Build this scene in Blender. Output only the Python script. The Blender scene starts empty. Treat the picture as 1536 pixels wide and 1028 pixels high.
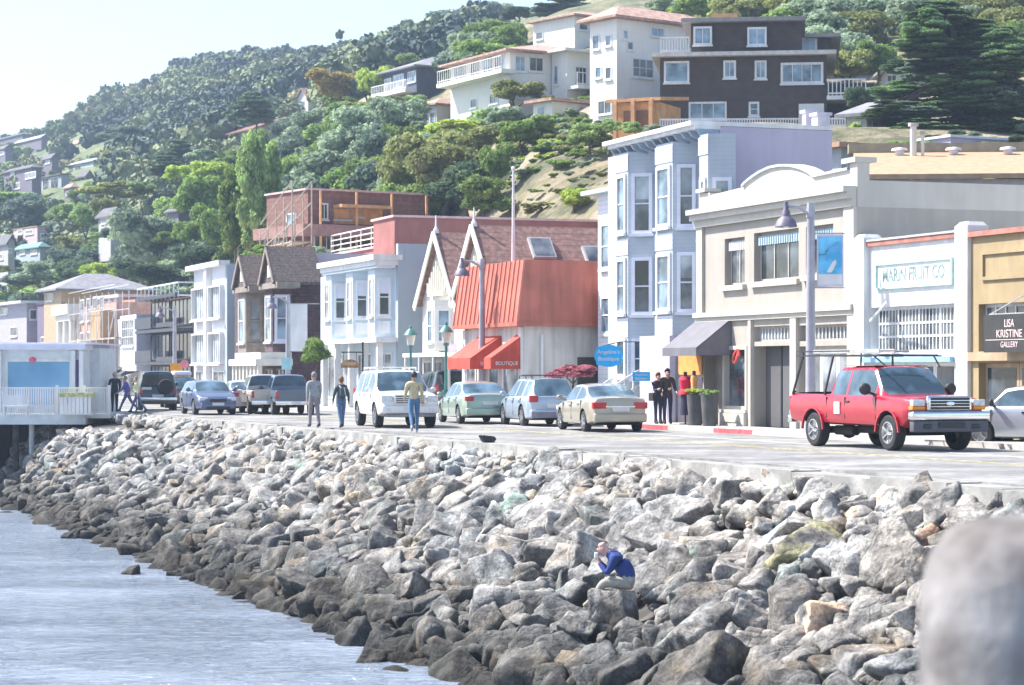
HAZE = 0.0004
import bpy, bmesh, math, random
import numpy as np
from mathutils import Vector, Matrix, noise
R = math.radians
sc = bpy.context.scene
col = sc.collection
F, PX0, HY, CH = 3500.0, 768.0, 560.0, 1.75
DV = (-0.3404, 0.9403)      # street direction, away from the viewer
NV = (0.9403, 0.3404)       # across the street, away from the water
WATER = -3.75
random.seed(7)

def P(px, py, Y):
    return Vector(((px-PX0)/F*Y, Y, CH-(py-HY)/F*Y))
def S(u, v, z=0.0):
    return Vector((DV[0]*u+NV[0]*v, DV[1]*u+NV[1]*v, z))
def YV(px, v):
    return v/(NV[0]*(px-PX0)/F+NV[1])
def UV_(px, v):
    Y = YV(px, v); X = (px-PX0)/F*Y
    return DV[0]*X+DV[1]*Y
def px_of(p):
    return PX0+p[0]/p[1]*F, HY-(p[2]-CH)/p[1]*F

# ---------------------------------------------------------------- materials
def lk(nt, a, b): nt.links.new(a, b)
def mat(name, color, rough=0.75, var=0.12, scale=3.0, metallic=0.0, bump=0.0, bscale=30.0, spec=None,
        color2=None, bands=None, band_dark=0.75, rnd=0.0, coord='Object', emit=0, streak=0.0, coat=0.0, cmix=(0.4, 0.65)):
    m = bpy.data.materials.get(name)
    if m: return m
    m = bpy.data.materials.new(name); m.use_nodes = True
    nt = m.node_tree; N = nt.nodes; b = N['Principled BSDF']
    b.inputs['Roughness'].default_value = rough; b.inputs['Metallic'].default_value = metallic
    if spec is not None: b.inputs['Specular IOR Level'].default_value = spec
    if coat: b.inputs['Coat Weight'].default_value = coat; b.inputs['Coat Roughness'].default_value = 0.05
    tc = N.new('ShaderNodeTexCoord'); co = tc.outputs[coord]
    n1 = N.new('ShaderNodeTexNoise'); n1.inputs['Scale'].default_value = scale; n1.inputs['Detail'].default_value = 6
    lk(nt, co, n1.inputs['Vector'])
    cr = N.new('ShaderNodeValToRGB'); c = color; c2 = color2 or color
    e = cr.color_ramp.elements
    e[0].position = cmix[0]; e[1].position = cmix[1]
    e[0].color = (*[max(0, x*(1-var)) for x in c], 1); e[1].color = (*[min(1, x*(1+var)) for x in c2], 1)
    lk(nt, n1.outputs['Fac'], cr.inputs['Fac']); out = cr.outputs['Color']
    bumpsrc = None
    if bands:          # horizontal boards / courses: 'bands' metres per course
        sp = N.new('ShaderNodeSeparateXYZ'); lk(nt, co, sp.inputs[0])
        mth = N.new('ShaderNodeMath'); mth.operation = 'DIVIDE'; mth.inputs[1].default_value = bands; lk(nt, sp.outputs['Z'], mth.inputs[0])
        fr = N.new('ShaderNodeMath'); fr.operation = 'FRACT'; lk(nt, mth.outputs[0], fr.inputs[0])
        rp = N.new('ShaderNodeValToRGB'); rp.color_ramp.elements[0].position = 0.0; rp.color_ramp.elements[0].color = (band_dark,)*3+(1,)
        rp.color_ramp.elements[1].position = 0.22; rp.color_ramp.elements[1].color = (1, 1, 1, 1)
        lk(nt, fr.outputs[0], rp.inputs['Fac'])
        mx = N.new('ShaderNodeMix'); mx.data_type = 'RGBA'; mx.blend_type = 'MULTIPLY'; mx.inputs[0].default_value = 1
        lk(nt, out, mx.inputs[6]); lk(nt, rp.outputs['Color'], mx.inputs[7]); out = mx.outputs[2]; bumpsrc = rp.outputs['Color']
    if streak:         # rain streaks and dirt
        mp = N.new('ShaderNodeMapping'); mp.inputs['Scale'].default_value = (2.2, 2.2, 0.25); lk(nt, co, mp.inputs[0])
        n3 = N.new('ShaderNodeTexNoise'); n3.inputs['Scale'].default_value = 1.6; n3.inputs['Detail'].default_value = 8; lk(nt, mp.outputs[0], n3.inputs['Vector'])
        r3 = N.new('ShaderNodeValToRGB'); r3.color_ramp.elements[0].position = .35; r3.color_ramp.elements[0].color = (1-streak,)*3+(1,)
        r3.color_ramp.elements[1].position = .6; r3.color_ramp.elements[1].color = (1, 1, 1, 1); lk(nt, n3.outputs['Fac'], r3.inputs['Fac'])
        mx = N.new('ShaderNodeMix'); mx.data_type = 'RGBA'; mx.blend_type = 'MULTIPLY'; mx.inputs[0].default_value = 1
        lk(nt, out, mx.inputs[6]); lk(nt, r3.outputs['Color'], mx.inputs[7]); out = mx.outputs[2]
    if rnd:
        oi = N.new('ShaderNodeObjectInfo'); mr = N.new('ShaderNodeMapRange'); mr.inputs[3].default_value = 1-rnd; mr.inputs[4].default_value = 1+rnd
        lk(nt, oi.outputs['Random'], mr.inputs[0])
        hs = N.new('ShaderNodeHueSaturation'); lk(nt, mr.outputs[0], hs.inputs['Value']); lk(nt, out, hs.inputs['Color']); out = hs.outputs[0]
    lk(nt, out, b.inputs['Base Color'])
    if bump or bands:
        bp = N.new('ShaderNodeBump'); bp.inputs['Strength'].default_value = max(bump, 0.35 if bands else 0); bp.inputs['Distance'].default_value = 0.03
        if bumpsrc: lk(nt, bumpsrc, bp.inputs['Height'])
        else:
            n2 = N.new('ShaderNodeTexNoise'); n2.inputs['Scale'].default_value = bscale; n2.inputs['Detail'].default_value = 8
            lk(nt, co, n2.inputs['Vector']); lk(nt, n2.outputs['Fac'], bp.inputs['Height'])
        lk(nt, bp.outputs[0], b.inputs['Normal'])
    if emit:
        b.inputs['Emission Color'].default_value = (*c, 1); b.inputs['Emission Strength'].default_value = emit
    return m

def glassmat(name, color=(0.05, 0.07, 0.09), rough=0.08, color2=None, scale=0.9):
    return mat(name, color, rough=rough, var=0.35, scale=scale, spec=0.8, color2=color2 or tuple(x*2.2 for x in color))

# ---------------------------------------------------------------- object helpers
def tag(o, label=None, cat=None, group=None, kind=None):
    if label: o['label'] = label
    if cat: o['category'] = cat
    if group: o['group'] = group
    if kind: o['kind'] = kind
    return o
def empty(name, loc, rz=0.0, label=None, cat=None, group=None):
    o = bpy.data.objects.new(name, None); o.empty_display_size = 0.2; col.objects.link(o)
    o.location = loc; o.rotation_euler = (0, 0, rz)
    return tag(o, label, cat, group)
def link(name, me, parent=None, mats=None, smooth=False, sharp=None):
    if mats is not None:
        for m in (mats if isinstance(mats, (list, tuple)) else [mats]): me.materials.append(m)
    if smooth: me.polygons.foreach_set('use_smooth', [True]*len(me.polygons))
    if sharp: me.set_sharp_from_angle(angle=R(sharp))
    o = bpy.data.objects.new(name, me); col.objects.link(o)
    if parent: o.parent = parent
    return o

class MB:
    """collects shapes; build() links them as one mesh object"""
    def __init__(s, M=None): s.v = []; s.f = []; s.mi = []; s.M = M; s.m = 0
    def add(s, vs, fs):
        n = len(s.v)
        if s.M is not None: vs = [tuple(s.M @ Vector(p)) for p in vs]
        s.v += [tuple(p) for p in vs]; s.f += [tuple(i+n for i in f) for f in fs]; s.mi += [s.m]*len(fs); return s
    def box(s, x0, x1, y0, y1, z0, z1, taper=0):
        if x1 < x0: x0, x1 = x1, x0
        if y1 < y0: y0, y1 = y1, y0
        if z1 < z0: z0, z1 = z1, z0
        t = taper
        return s.add([(x0, y0, z0), (x1, y0, z0), (x1, y1, z0), (x0, y1, z0), (x0+t, y0+t, z1), (x1-t, y0+t, z1), (x1-t, y1-t, z1), (x0+t, y1-t, z1)],
                     [(3, 2, 1, 0), (4, 5, 6, 7), (0, 1, 5, 4), (1, 2, 6, 5), (2, 3, 7, 6), (3, 0, 4, 7)])
    def quad(s, a, b, c, d): return s.add([a, b, c, d], [(0, 1, 2, 3)])
    def poly(s, pts, vec):
        """prism: polygon extruded by vec"""
        n = len(pts); vec = Vector(vec); q = [tuple(Vector(p)+vec) for p in pts]
        return s.add(list(pts)+q, [tuple(range(n))[::-1], tuple(range(n, 2*n))]+[(i, (i+1) % n, n+(i+1) % n, n+i) for i in range(n)])
    def cyl(s, a, b, r0, r1=None, n=10, cap=True):
        a = Vector(a); b = Vector(b); r1 = r0 if r1 is None else r1
        d = (b-a).normalized(); t = Vector((0, 0, 1)) if abs(d.z) < .9 else Vector((1, 0, 0))
        p = d.cross(t).normalized(); q = d.cross(p); vs = []; fs = []
        for c, r in ((a, r0), (b, r1)):
            for i in range(n):
                w = 2*math.pi*i/n; vs.append(c+p*math.cos(w)*r+q*math.sin(w)*r)
        fs = [(i, (i+1) % n, n+(i+1) % n, n+i) for i in range(n)]
        if cap: fs += [tuple(range(n))[::-1], tuple(range(n, 2*n))]
        return s.add(vs, fs)
    def tube(s, pts, r, n=8):
        for a, b in zip(pts[:-1], pts[1:]): s.cyl(a, b, r, n=n)
        return s
    def bar(s, a, b, w, h=None):
        h = h or w; a = Vector(a); b = Vector(b); d = (b-a).normalized(); t = Vector((0, 0, 1)) if abs(d.z) < .95 else Vector((0, 1, 0))
        p = d.cross(t).normalized()*w/2; q = d.cross(p).normalized()*h/2
        vs = [a-p-q, a+p-q, a+p+q, a-p+q, b-p-q, b+p-q, b+p+q, b-p+q]
        return s.add(vs, [(3, 2, 1, 0), (4, 5, 6, 7), (0, 1, 5, 4), (1, 2, 6, 5), (2, 3, 7, 6), (3, 0, 4, 7)])
    def lathe(s, prof, c=(0, 0, 0), axis='Z', n=20):
        vs = []; fs = []; k = len(prof)
        for i in range(n):
            w = 2*math.pi*i/n
            for r, h in prof:
                if axis == 'Z': vs.append((c[0]+r*math.cos(w), c[1]+r*math.sin(w), c[2]+h))
                elif axis == 'Y': vs.append((c[0]+r*math.cos(w), c[1]+h, c[2]+r*math.sin(w)))
                else: vs.append((c[0]+h, c[1]+r*math.cos(w), c[2]+r*math.sin(w)))
        for i in range(n):
            j = (i+1) % n
            for a in range(k-1):
                fs.append((i*k+a, j*k+a, j*k+a+1, i*k+a+1))
        return s.add(vs, fs)
    def sph(s, c, r, sx=1, sy=1, sz=1, n=10):
        prof = []; vs = []; fs = []; m = n//2+1
        for j in range(m):
            p = math.pi*j/(m-1)
            for i in range(n):
                w = 2*math.pi*i/n
                vs.append((c[0]+r*sx*math.sin(p)*math.cos(w), c[1]+r*sy*math.sin(p)*math.sin(w), c[2]+r*sz*math.cos(p)))
        for j in range(m-1):
            for i in range(n): fs.append((j*n+i, (j+1)*n+i, (j+1)*n+(i+1) % n, j*n+(i+1) % n))
        return s.add(vs, fs)
    def build(s, name, mats, parent=None, smooth=False, sharp=35, fix=True):
        me = bpy.data.meshes.new(name); me.from_pydata(s.v, [], s.f); me.validate()
        if max(s.mi or [0]) > 0 and len(me.polygons) == len(s.mi): me.polygons.foreach_set('material_index', s.mi)
        if fix:
            bm = bmesh.new(); bm.from_mesh(me); bmesh.ops.recalc_face_normals(bm, faces=bm.faces); bm.to_mesh(me); bm.free()
        return link(name, me, parent, mats, smooth, sharp if smooth else None)

class Fr:
    """a building frame: x to the viewer's right along the front, y into the building; photo pixels are only a ruler for sizes"""
    def __init__(s, O, ang): s.O = O; s.a = (math.cos(ang), math.sin(ang)); s.b = (-math.sin(ang), math.cos(ang)); s.ang = ang
    def fx(s, px, y=0.0):
        r = (px-PX0)/F; ox = s.O[0]+y*s.b[0]; oy = s.O[1]+y*s.b[1]
        return (r*oy-ox)/(s.a[0]-r*s.a[1])
    def sy(s, px, x):
        r = (px-PX0)/F; ox = s.O[0]+x*s.a[0]; oy = s.O[1]+x*s.a[1]
        return (r*oy-ox)/(s.b[0]-r*s.b[1])
    def dep(s, x, y): return s.O[1]+x*s.a[1]+y*s.b[1]
    def z(s, x, y, py): return CH-(py-HY)/F*s.dep(x, y)-s.O[2]
    def fz(s, px, py, y=0.0): return s.z(s.fx(px, y), y, py)
    def sz(s, px, py, x): return s.z(x, s.sy(px, x), py)

SA = math.atan2(-DV[1], -DV[0])     # street frame angle: x' = -DV
def street_frame(pxl, v):
    p = S(UV_(pxl, v), v); return Fr((p.x, p.y, 0.0), SA)

def text_mesh(name, body, size, material, parent, M, extrude=0.004, align='CENTER', spacing=1.0, bold=0.0):
    cu = bpy.data.curves.new('lettering', 'FONT'); cu.body = body; cu.size = size; cu.extrude = extrude; cu.align_x = align; cu.align_y = 'CENTER'
    cu.space_character = spacing; cu.offset = bold
    o = bpy.data.objects.new('tmp', cu); col.objects.link(o)
    dg = bpy.context.evaluated_depsgraph_get(); me = bpy.data.meshes.new_from_object(o.evaluated_get(dg))
    bpy.data.objects.remove(o); me.transform(M); me.name = name
    return link(name, me, parent, material)
# matrix that stands text (drawn in xy) on a front plane: x->x, y->z, facing -y
def front_M(x, y, z, sx=1.0): return Matrix.Translation((x, y, z)) @ Matrix.Rotation(math.pi/2, 4, 'X') @ Matrix.Diagonal((sx, 1, 1, 1))

def copy_thing(root, loc, rz=None, label=None, group=None, scale=None):
    r = root.copy(); col.objects.link(r); r.location = loc
    if rz is not None: r.rotation_euler = (0, 0, rz)
    if scale is not None: r.scale = scale
    if label: r['label'] = label
    if group: r['group'] = group
    for ch in list(root.children):
        c = ch.copy(); col.objects.link(c); c.parent = r
        for g in list(ch.children):
            d = g.copy(); col.objects.link(d); d.parent = c
    return r
# ---------------------------------------------------------------- camera, light, sky
cam = bpy.data.cameras.new('camera'); cam.lens = 36*F/1536; cam.sensor_width = 36; cam.clip_start = 0.5; cam.clip_end = 6000
cam.shift_y = (HY-514)/1536
cam.dof.use_dof = True; cam.dof.focus_distance = 62; cam.dof.aperture_fstop = 3.2
co_ = bpy.data.objects.new('camera', cam); col.objects.link(co_); co_.location = (0, 0, CH); co_.rotation_euler = (R(90), 0, 0)
sc.camera = co_
SUN_EL = 50.0; sun_dir = Vector((-0.93, 0.30, 0)).normalized()*math.cos(R(SUN_EL))+Vector((0, 0, math.sin(R(SUN_EL))))
sl = bpy.data.lights.new('sun', 'SUN'); sl.energy = 5.0; sl.angle = R(0.55); sl.color = (1.0, 0.95, 0.875)
so = bpy.data.objects.new('sun', sl); col.objects.link(so); so.rotation_euler = sun_dir.to_track_quat('Z', 'Y').to_euler(); so.location = (-60, 20, 90)
w = bpy.data.worlds.new('World'); sc.world = w; w.use_nodes = True
bg = w.node_tree.nodes['Background']; sky = w.node_tree.nodes.new('ShaderNodeTexSky'); sky.sky_type = 'NISHITA'; sky.sun_disc = False
sky.sun_elevation = R(SUN_EL); sky.sun_rotation = math.atan2(sun_dir.x, sun_dir.y); sky.air_density = 1.0; sky.dust_density = 1.6; sky.ozone_density = 1.6
w.node_tree.links.new(sky.outputs[0], bg.inputs[0]); bg.inputs[1].default_value = 0.13
sc.view_settings.view_transform = 'Standard'; sc.view_settings.look = 'None'; sc.view_settings.gamma = 1; sc.view_settings.exposure = 1.17
sc.cycles.use_denoising = True; sc.cycles.max_bounces = 6; sc.cycles.volume_bounces = 0; sc.cycles.caustics_reflective = False; sc.cycles.caustics_refractive = False
sc.cycles.use_adaptive_sampling = True; sc.cycles.adaptive_threshold = 0.02

# ---------------------------------------------------------------- terrain: ground, water, embankment, road
def structure(name, mb, m, **k):
    o = mb.build(name, m, **k); o['kind'] = 'structure'; return o
M_ground = mat('ground earth', (0.22, 0.19, 0.14), rough=.95, var=.3, scale=.4)
mb = MB(); mb.quad(S(-60, 28.0, -0.03), S(900, 28.0, -0.03), S(700, 500, -0.03), S(-60, 400, -0.03)); structure('ground', mb, M_ground)
M_road = mat('asphalt', (0.235, 0.232, 0.23), rough=.9, var=.2, scale=.45, bump=.25, bscale=60, streak=.3, color2=(.28, .277, .27))
mb = MB(); mb.quad(S(-60, 19.95, 0), S(900, 19.95, 0), S(900, 28.9, 0), S(-60, 28.9, 0)); mb.quad(S(-60, 19.95, 0), S(-60, 19.95, -1), S(900, 19.95, -1), S(900, 19.95, 0)); structure('road', mb, M_road)
M_conc = mat('pale concrete', (0.42, 0.41, 0.39), rough=.9, var=.15, scale=.8, bump=.2, bscale=30, streak=.15)
mb = MB(); mb.box(0, 0, 0, 0, 0, 0) if 0 else None
def strip(mb, u0, u1, v0, v1, z0, z1):
    a = [S(u0, v0, z0), S(u1, v0, z0), S(u1, v1, z0), S(u0, v1, z0), S(u0, v0, z1), S(u1, v0, z1), S(u1, v1, z1), S(u0, v1, z1)]
    mb.add(a, [(3, 2, 1, 0), (4, 5, 6, 7), (0, 1, 5, 4), (1, 2, 6, 5), (2, 3, 7, 6), (3, 0, 4, 7)])
mb = MB(); strip(mb, -60, 900, 29.05, 42.5, -.5, .13); structure('pavement', mb, M_conc)
M_kerb = mat('kerb concrete', (0.46, 0.45, 0.43), rough=.9, var=.12, scale=2)
M_redk = mat('red kerb paint', (0.55, 0.10, 0.12), rough=.7, var=.25, scale=6)
mb = MB(); strip(mb, -60, 900, 28.9, 29.05, -.5, .128); structure('kerb', mb, M_kerb)
mb = MB()
for a, b in ((1000, 955), (1126, 1075)):
    strip(mb, UV_(a, 29)-.3, UV_(b, 29), 28.894, 29.056, .01, .134)
structure('kerb_paint', mb, M_redk)
M_yel = mat('yellow road paint', (0.50, 0.45, 0.22), rough=.8, var=.4, scale=4)
M_wht = mat('white road paint', (0.75, 0.75, 0.74), rough=.8, var=.2, scale=4)
mb = MB()
for v in (24.05, 24.3): mb.quad(S(-60, v, .004), S(600, v, .004), S(600, v+.1, .004), S(-60, v+.1, .004))
structure('centre_line', mb, M_yel)
mb = MB(); mb.quad(S(-60, 26.45, .004), S(600, 26.45, .004), S(600, 26.56, .004), S(-60, 26.56, .004))
for i in range(60):
    u = 40+i*6.6; mb.quad(S(u, 26.56, .004), S(u+.1, 26.56, .004), S(u+.1, 27.6, .004), S(u, 27.6, .004))
structure('parking_line', mb, M_wht)
# low rough ledge along the water side of the road
M_ledge = mat('worn ledge concrete', (0.30, 0.295, 0.28), rough=.95, var=.25, scale=1.5, bump=.6, bscale=12)
mb = MB(); u = -40.0; rr = random.Random(3)
while u < 420:
    l = rr.uniform(1.6, 3.2); a = rr.uniform(-.06, .06); strip(mb, u, u+l-.03, 19.35+a, 19.98, -1.2, -0.01-rr.uniform(0, .05)); u += l
structure('embankment_ledge', mb, M_ledge)
def slope_zu(u, v):
    k = min(1, max(0, (u-86)/10)); return slope_z(v+k*2.5*max(0, min(1, (v-13.2)/1.8)))
def slope_z(v):
    pts = [(8, -6.5), (12.6, -4.3), (13.6, -3.6), (16, -2.45), (18.4, -0.95), (19.4, -.22), (20.4, -.1)]
    for (a, za), (b, zb) in zip(pts[:-1], pts[1:]):
        if v <= b: return za+(zb-za)*(v-a)/(b-a)
    return -.1
M_emb = mat('embankment rubble', (0.10, 0.095, 0.09), rough=.95, var=.5, scale=2.5, bump=.9, bscale=8)
mb = MB(); us = [10+4*i for i in range(80)]; vs_ = [8, 10, 12.6, 13.2, 13.6, 14.2, 15, 16, 17, 18.4, 19.4, 19.9]
g = [[S(u, v, slope_zu(u, v)-.35) for v in vs_] for u in us]; fl = [p for r in g for p in r]; k = len(vs_)
mb.add(fl, [(i*k+j, (i+1)*k+j, (i+1)*k+j+1, i*k+j+1) for i in range(len(us)-1) for j in range(k-1)]); structure('embankment', mb, M_emb)
# water
m = bpy.data.materials.new('bay water'); m.use_nodes = True; nt = m.node_tree; b = nt.nodes['Principled BSDF']
b.inputs['Base Color'].default_value = (0.33, 0.40, 0.50, 1); b.inputs['Roughness'].default_value = 0.10; b.inputs['IOR'].default_value = 1.33
tc = nt.nodes.new('ShaderNodeTexCoord'); mp = nt.nodes.new('ShaderNodeMapping'); mp.inputs['Scale'].default_value = (1.4, 2.9, 1); mp.inputs['Rotation'].default_value = (0, 0, R(6)); lk(nt, tc.outputs['Object'], mp.inputs[0])
n1 = nt.nodes.new('ShaderNodeTexNoise'); n1.inputs['Scale'].default_value = 1.1; n1.inputs['Detail'].default_value = 7; n1.inputs['Roughness'].default_value = .62; n1.inputs['Distortion'].default_value = .4; lk(nt, mp.outputs[0], n1.inputs['Vector'])
n2 = nt.nodes.new('ShaderNodeTexNoise'); n2.inputs['Scale'].default_value = .12; n2.inputs['Detail'].default_value = 3; lk(nt, mp.outputs[0], n2.inputs['Vector'])
mr = nt.nodes.new('ShaderNodeMapRange'); mr.inputs[1].default_value = .35; mr.inputs[2].default_value = .65; mr.inputs[3].default_value = .6; mr.inputs[4].default_value = 1.0; lk(nt, n2.outputs['Fac'], mr.inputs[0])
bp = nt.nodes.new('ShaderNodeBump'); bp.inputs['Distance'].default_value = .75; lk(nt, mr.outputs[0], bp.inputs['Strength']); lk(nt, n1.outputs['Fac'], bp.inputs['Height']); lk(nt, bp.outputs[0], b.inputs['Normal'])
mb = MB(); mb.quad((-690, -59, WATER), (690, -59, WATER), (690, 990, WATER), (-690, 990, WATER)); structure('water', mb, m)

# hill terrain: for each bearing a profile of (distance, height as seen angle)
HC = {-400: [(330, 545), (450, 500), (800, 330), (1000, 300), (1500, 420)],
      0: [(258, 560), (300, 470), (340, 420), (430, 315), (560, 262), (720, 226), (1000, 330)],
      60: [(258, 560), (300, 460), (340, 400), (430, 300), (560, 245), (730, 200), (1000, 300)],
      150: [(241, 560), (262, 450), (330, 340), (450, 260), (620, 182), (740, 152), (1000, 260)],
      300: [(200, 560), (217, 440), (260, 385), (330, 270), (480, 180), (640, 112), (760, 112), (1000, 200)],
      420: [(172, 560), (190, 415), (225, 350), (290, 240), (420, 165), (560, 103), (700, 103), (1000, 150)],
      560: [(150, 560), (168, 385), (192, 320), (230, 215), (300, 140), (430, 100), (600, 95), (900, 150)],
      700: [(132, 560), (146, 370), (168, 290), (190, 205), (230, 120), (320, 85), (450, 60), (800, 100)],
      800: [(122, 560), (134, 350), (155, 235), (175, 186), (215, 100), (300, 40), (450, 20), (800, 100)],
      930: [(110, 560), (122, 330), (142, 225), (158, 186), (200, 85), (260, 20), (400, -30), (800, 100)],
      1100: [(100, 560), (112, 300), (128, 205), (150, 187), (190, 70), (250, 0), (400, -60), (800, 0)],
      1300: [(90, 560), (104, 270), (125, 215), (150, 175), (190, 60), (250, -30), (400, -80), (800, 0)],
      1536: [(81, 560), (98, 260), (125, 205), (155, 130), (200, 10), (260, -60), (400, -120), (800, 0)],
      2000: [(81, 560), (98, 260), (125, 205), (155, 130), (200, 10), (260, -60), (400, -120), (800, 0)]}
HK = sorted(HC)
def prof_z(kx, Y):
    p = HC[kx]
    if Y <= p[0][0]: return -0.2
    for (a, ya), (b_, yb) in zip(p[:-1], p[1:]):
        if Y <= b_:
            za = CH-(ya-HY)/F*a if ya != 560 else -.2; zb = CH-(yb-HY)/F*b_; t = (Y-a)/(b_-a); return za+(zb-za)*t
    return CH-(p[-1][1]-HY)/F*p[-1][0]
def hill_z(X, Y):
    px = PX0+X/Y*F
    if px <= HK[0]: return prof_z(HK[0], Y)
    if px >= HK[-1]: return prof_z(HK[-1], Y)
    for a, b_ in zip(HK[:-1], HK[1:]):
        if px <= b_:
            t = (px-a)/(b_-a); return prof_z(a, Y)*(1-t)+prof_z(b_, Y)*t
def Yground(px, py, lo=80, hi=900):
    Y = lo
    while Y < hi:
        z = hill_z((px-PX0)/F*Y, Y)
        if z > 1 and HY-(z-CH)/Y*F <= py: return Y
        Y += .5
    return hi
def hill_n(X, Y):
    z = hill_z(X, Y)
    if z <= -.19 and NV[0]*X+NV[1]*Y < 31: return -8.0
    return z+(min(1, max(0, (z-2)/10))*(noise.noise(Vector((X, Y, 0))*.06)*1.6+noise.noise(Vector((X, Y, 5))*.2)*.5)) if z > 0 else z
m = bpy.data.materials.new('hillside'); m.use_nodes = True; nt = m.node_tree; b = nt.nodes['Principled BSDF']; b.inputs['Roughness'].default_value = .95
tc = nt.nodes.new('ShaderNodeTexCoord'); n1 = nt.nodes.new('ShaderNodeTexNoise'); n1.inputs['Scale'].default_value = .16; n1.inputs['Detail'].default_value = 9; n1.inputs['Roughness'].default_value = .7; lk(nt, tc.outputs['Object'], n1.inputs['Vector'])
cr = nt.nodes.new('ShaderNodeValToRGB'); cr.color_ramp.elements[0].position = .40; cr.color_ramp.elements[0].color = (.08, .085, .045, 1); cr.color_ramp.elements[1].position = .60; cr.color_ramp.elements[1].color = (.30, .26, .20, 1)
e = cr.color_ramp.elements.new(.5); e.color = (.19, .165, .10, 1); lk(nt, n1.outputs['Fac'], cr.inputs['Fac'])
# far grassy slopes are greener
sp = nt.nodes.new('ShaderNodeSeparateXYZ'); lk(nt, tc.outputs['Object'], sp.inputs[0]); mr = nt.nodes.new('ShaderNodeMapRange'); mr.inputs[1].default_value = 230; mr.inputs[2].default_value = 420; lk(nt, sp.outputs['Y'], mr.inputs[0])
mx = nt.nodes.new('ShaderNodeMix'); mx.data_type = 'RGBA'; lk(nt, mr.outputs[0], mx.inputs[0]); lk(nt, cr.outputs[0], mx.inputs[6]); 
cr2 = nt.nodes.new('ShaderNodeValToRGB'); cr2.color_ramp.elements[0].position = .4; cr2.color_ramp.elements[0].color = (.07, .11, .05, 1); cr2.color_ramp.elements[1].position = .62; cr2.color_ramp.elements[1].color = (.19, .21, .10, 1); lk(nt, n1.outputs['Fac'], cr2.inputs['Fac']); lk(nt, cr2.outputs[0], mx.inputs[7])
lk(nt, mx.outputs[2], b.inputs['Base Color'])
bp = nt.nodes.new('ShaderNodeBump'); bp.inputs['Strength'].default_value = .9; bp.inputs['Distance'].default_value = .5; n3 = nt.nodes.new('ShaderNodeTexNoise'); n3.inputs['Scale'].default_value = 1.2; n3.inputs['Detail'].default_value = 6; lk(nt, tc.outputs['Object'], n3.inputs['Vector']); lk(nt, n3.outputs['Fac'], bp.inputs['Height']); lk(nt, bp.outputs[0], b.inputs['Normal'])
NX, NY = 150, 170; vs = []; 
for j in range(NY):
    Y = 75*(960/75)**(j/(NY-1))
    for i in range(NX):
        px = -600+2700*i/(NX-1); X = (px-PX0)/F*Y; vs.append((X, Y, hill_n(X, Y)))
mb = MB(); mb.add(vs, [(j*NX+i, j*NX+i+1, (j+1)*NX+i+1, (j+1)*NX+i) for j in range(NY-1) for i in range(NX-1)])
o = structure('hill', mb, m, smooth=True, fix=False, sharp=80)

# haze: one closed box round the scene
hz = bpy.data.materials.new('haze air'); hz.use_nodes = True; nt = hz.node_tree
for n in list(nt.nodes):
    if n.type == 'BSDF_PRINCIPLED': nt.nodes.remove(n)
pv = nt.nodes.new('ShaderNodeVolumePrincipled'); pv.inputs['Color'].default_value = (.60, .76, 1.0, 1); pv.inputs['Density'].default_value = HAZE; pv.inputs['Anisotropy'].default_value = .0
lk(nt, pv.outputs[0], [n for n in nt.nodes if n.type == 'OUTPUT_MATERIAL'][0].inputs['Volume'])
if HAZE > 0:
    mb = MB(); mb.box(-700, 800, -60, 1000, WATER-6, 200); o = mb.build('haze', hz); o['kind'] = 'stuff'
# ---------------------------------------------------------------- building library
G_dark = glassmat('dark window glass', (0.035, 0.045, 0.055))
G_blue = glassmat('sky window glass', (0.08, 0.13, 0.18), color2=(.20, .29, .38))
G_pale = glassmat('pale curtained glass', (0.22, 0.25, 0.29), color2=(.34, .38, .42))
G_mid = glassmat('mid window glass', (0.07, 0.085, 0.10), color2=(.19, .21, .23))
W_white = mat('white paint', (0.72, 0.72, 0.72), rough=.6, var=.07, scale=1.2, streak=.13)
W_cream = mat('cream paint', (0.72, 0.70, 0.64), rough=.7, var=.07, scale=1.2, streak=.1)
W_grey = mat('grey trim paint', (0.42, 0.42, 0.43), rough=.7, var=.1)
W_black = mat('black paint', (0.03, 0.03, 0.035), rough=.5, var=.2)
W_lav = mat('pale lavender trim', (0.66, 0.66, 0.76), rough=.65, var=.05, streak=.06)
def M_face(fr_or_W, face, W=None):
    if face == 'F': return Matrix.Identity(4)
    return Matrix.Translation((W, 0, 0)) @ Matrix.Rotation(R(90), 4, 'Z')
def M_at(x, y, ang): return Matrix.Translation((x, y, 0)) @ Matrix.Rotation(ang, 4, 'Z')
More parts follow.
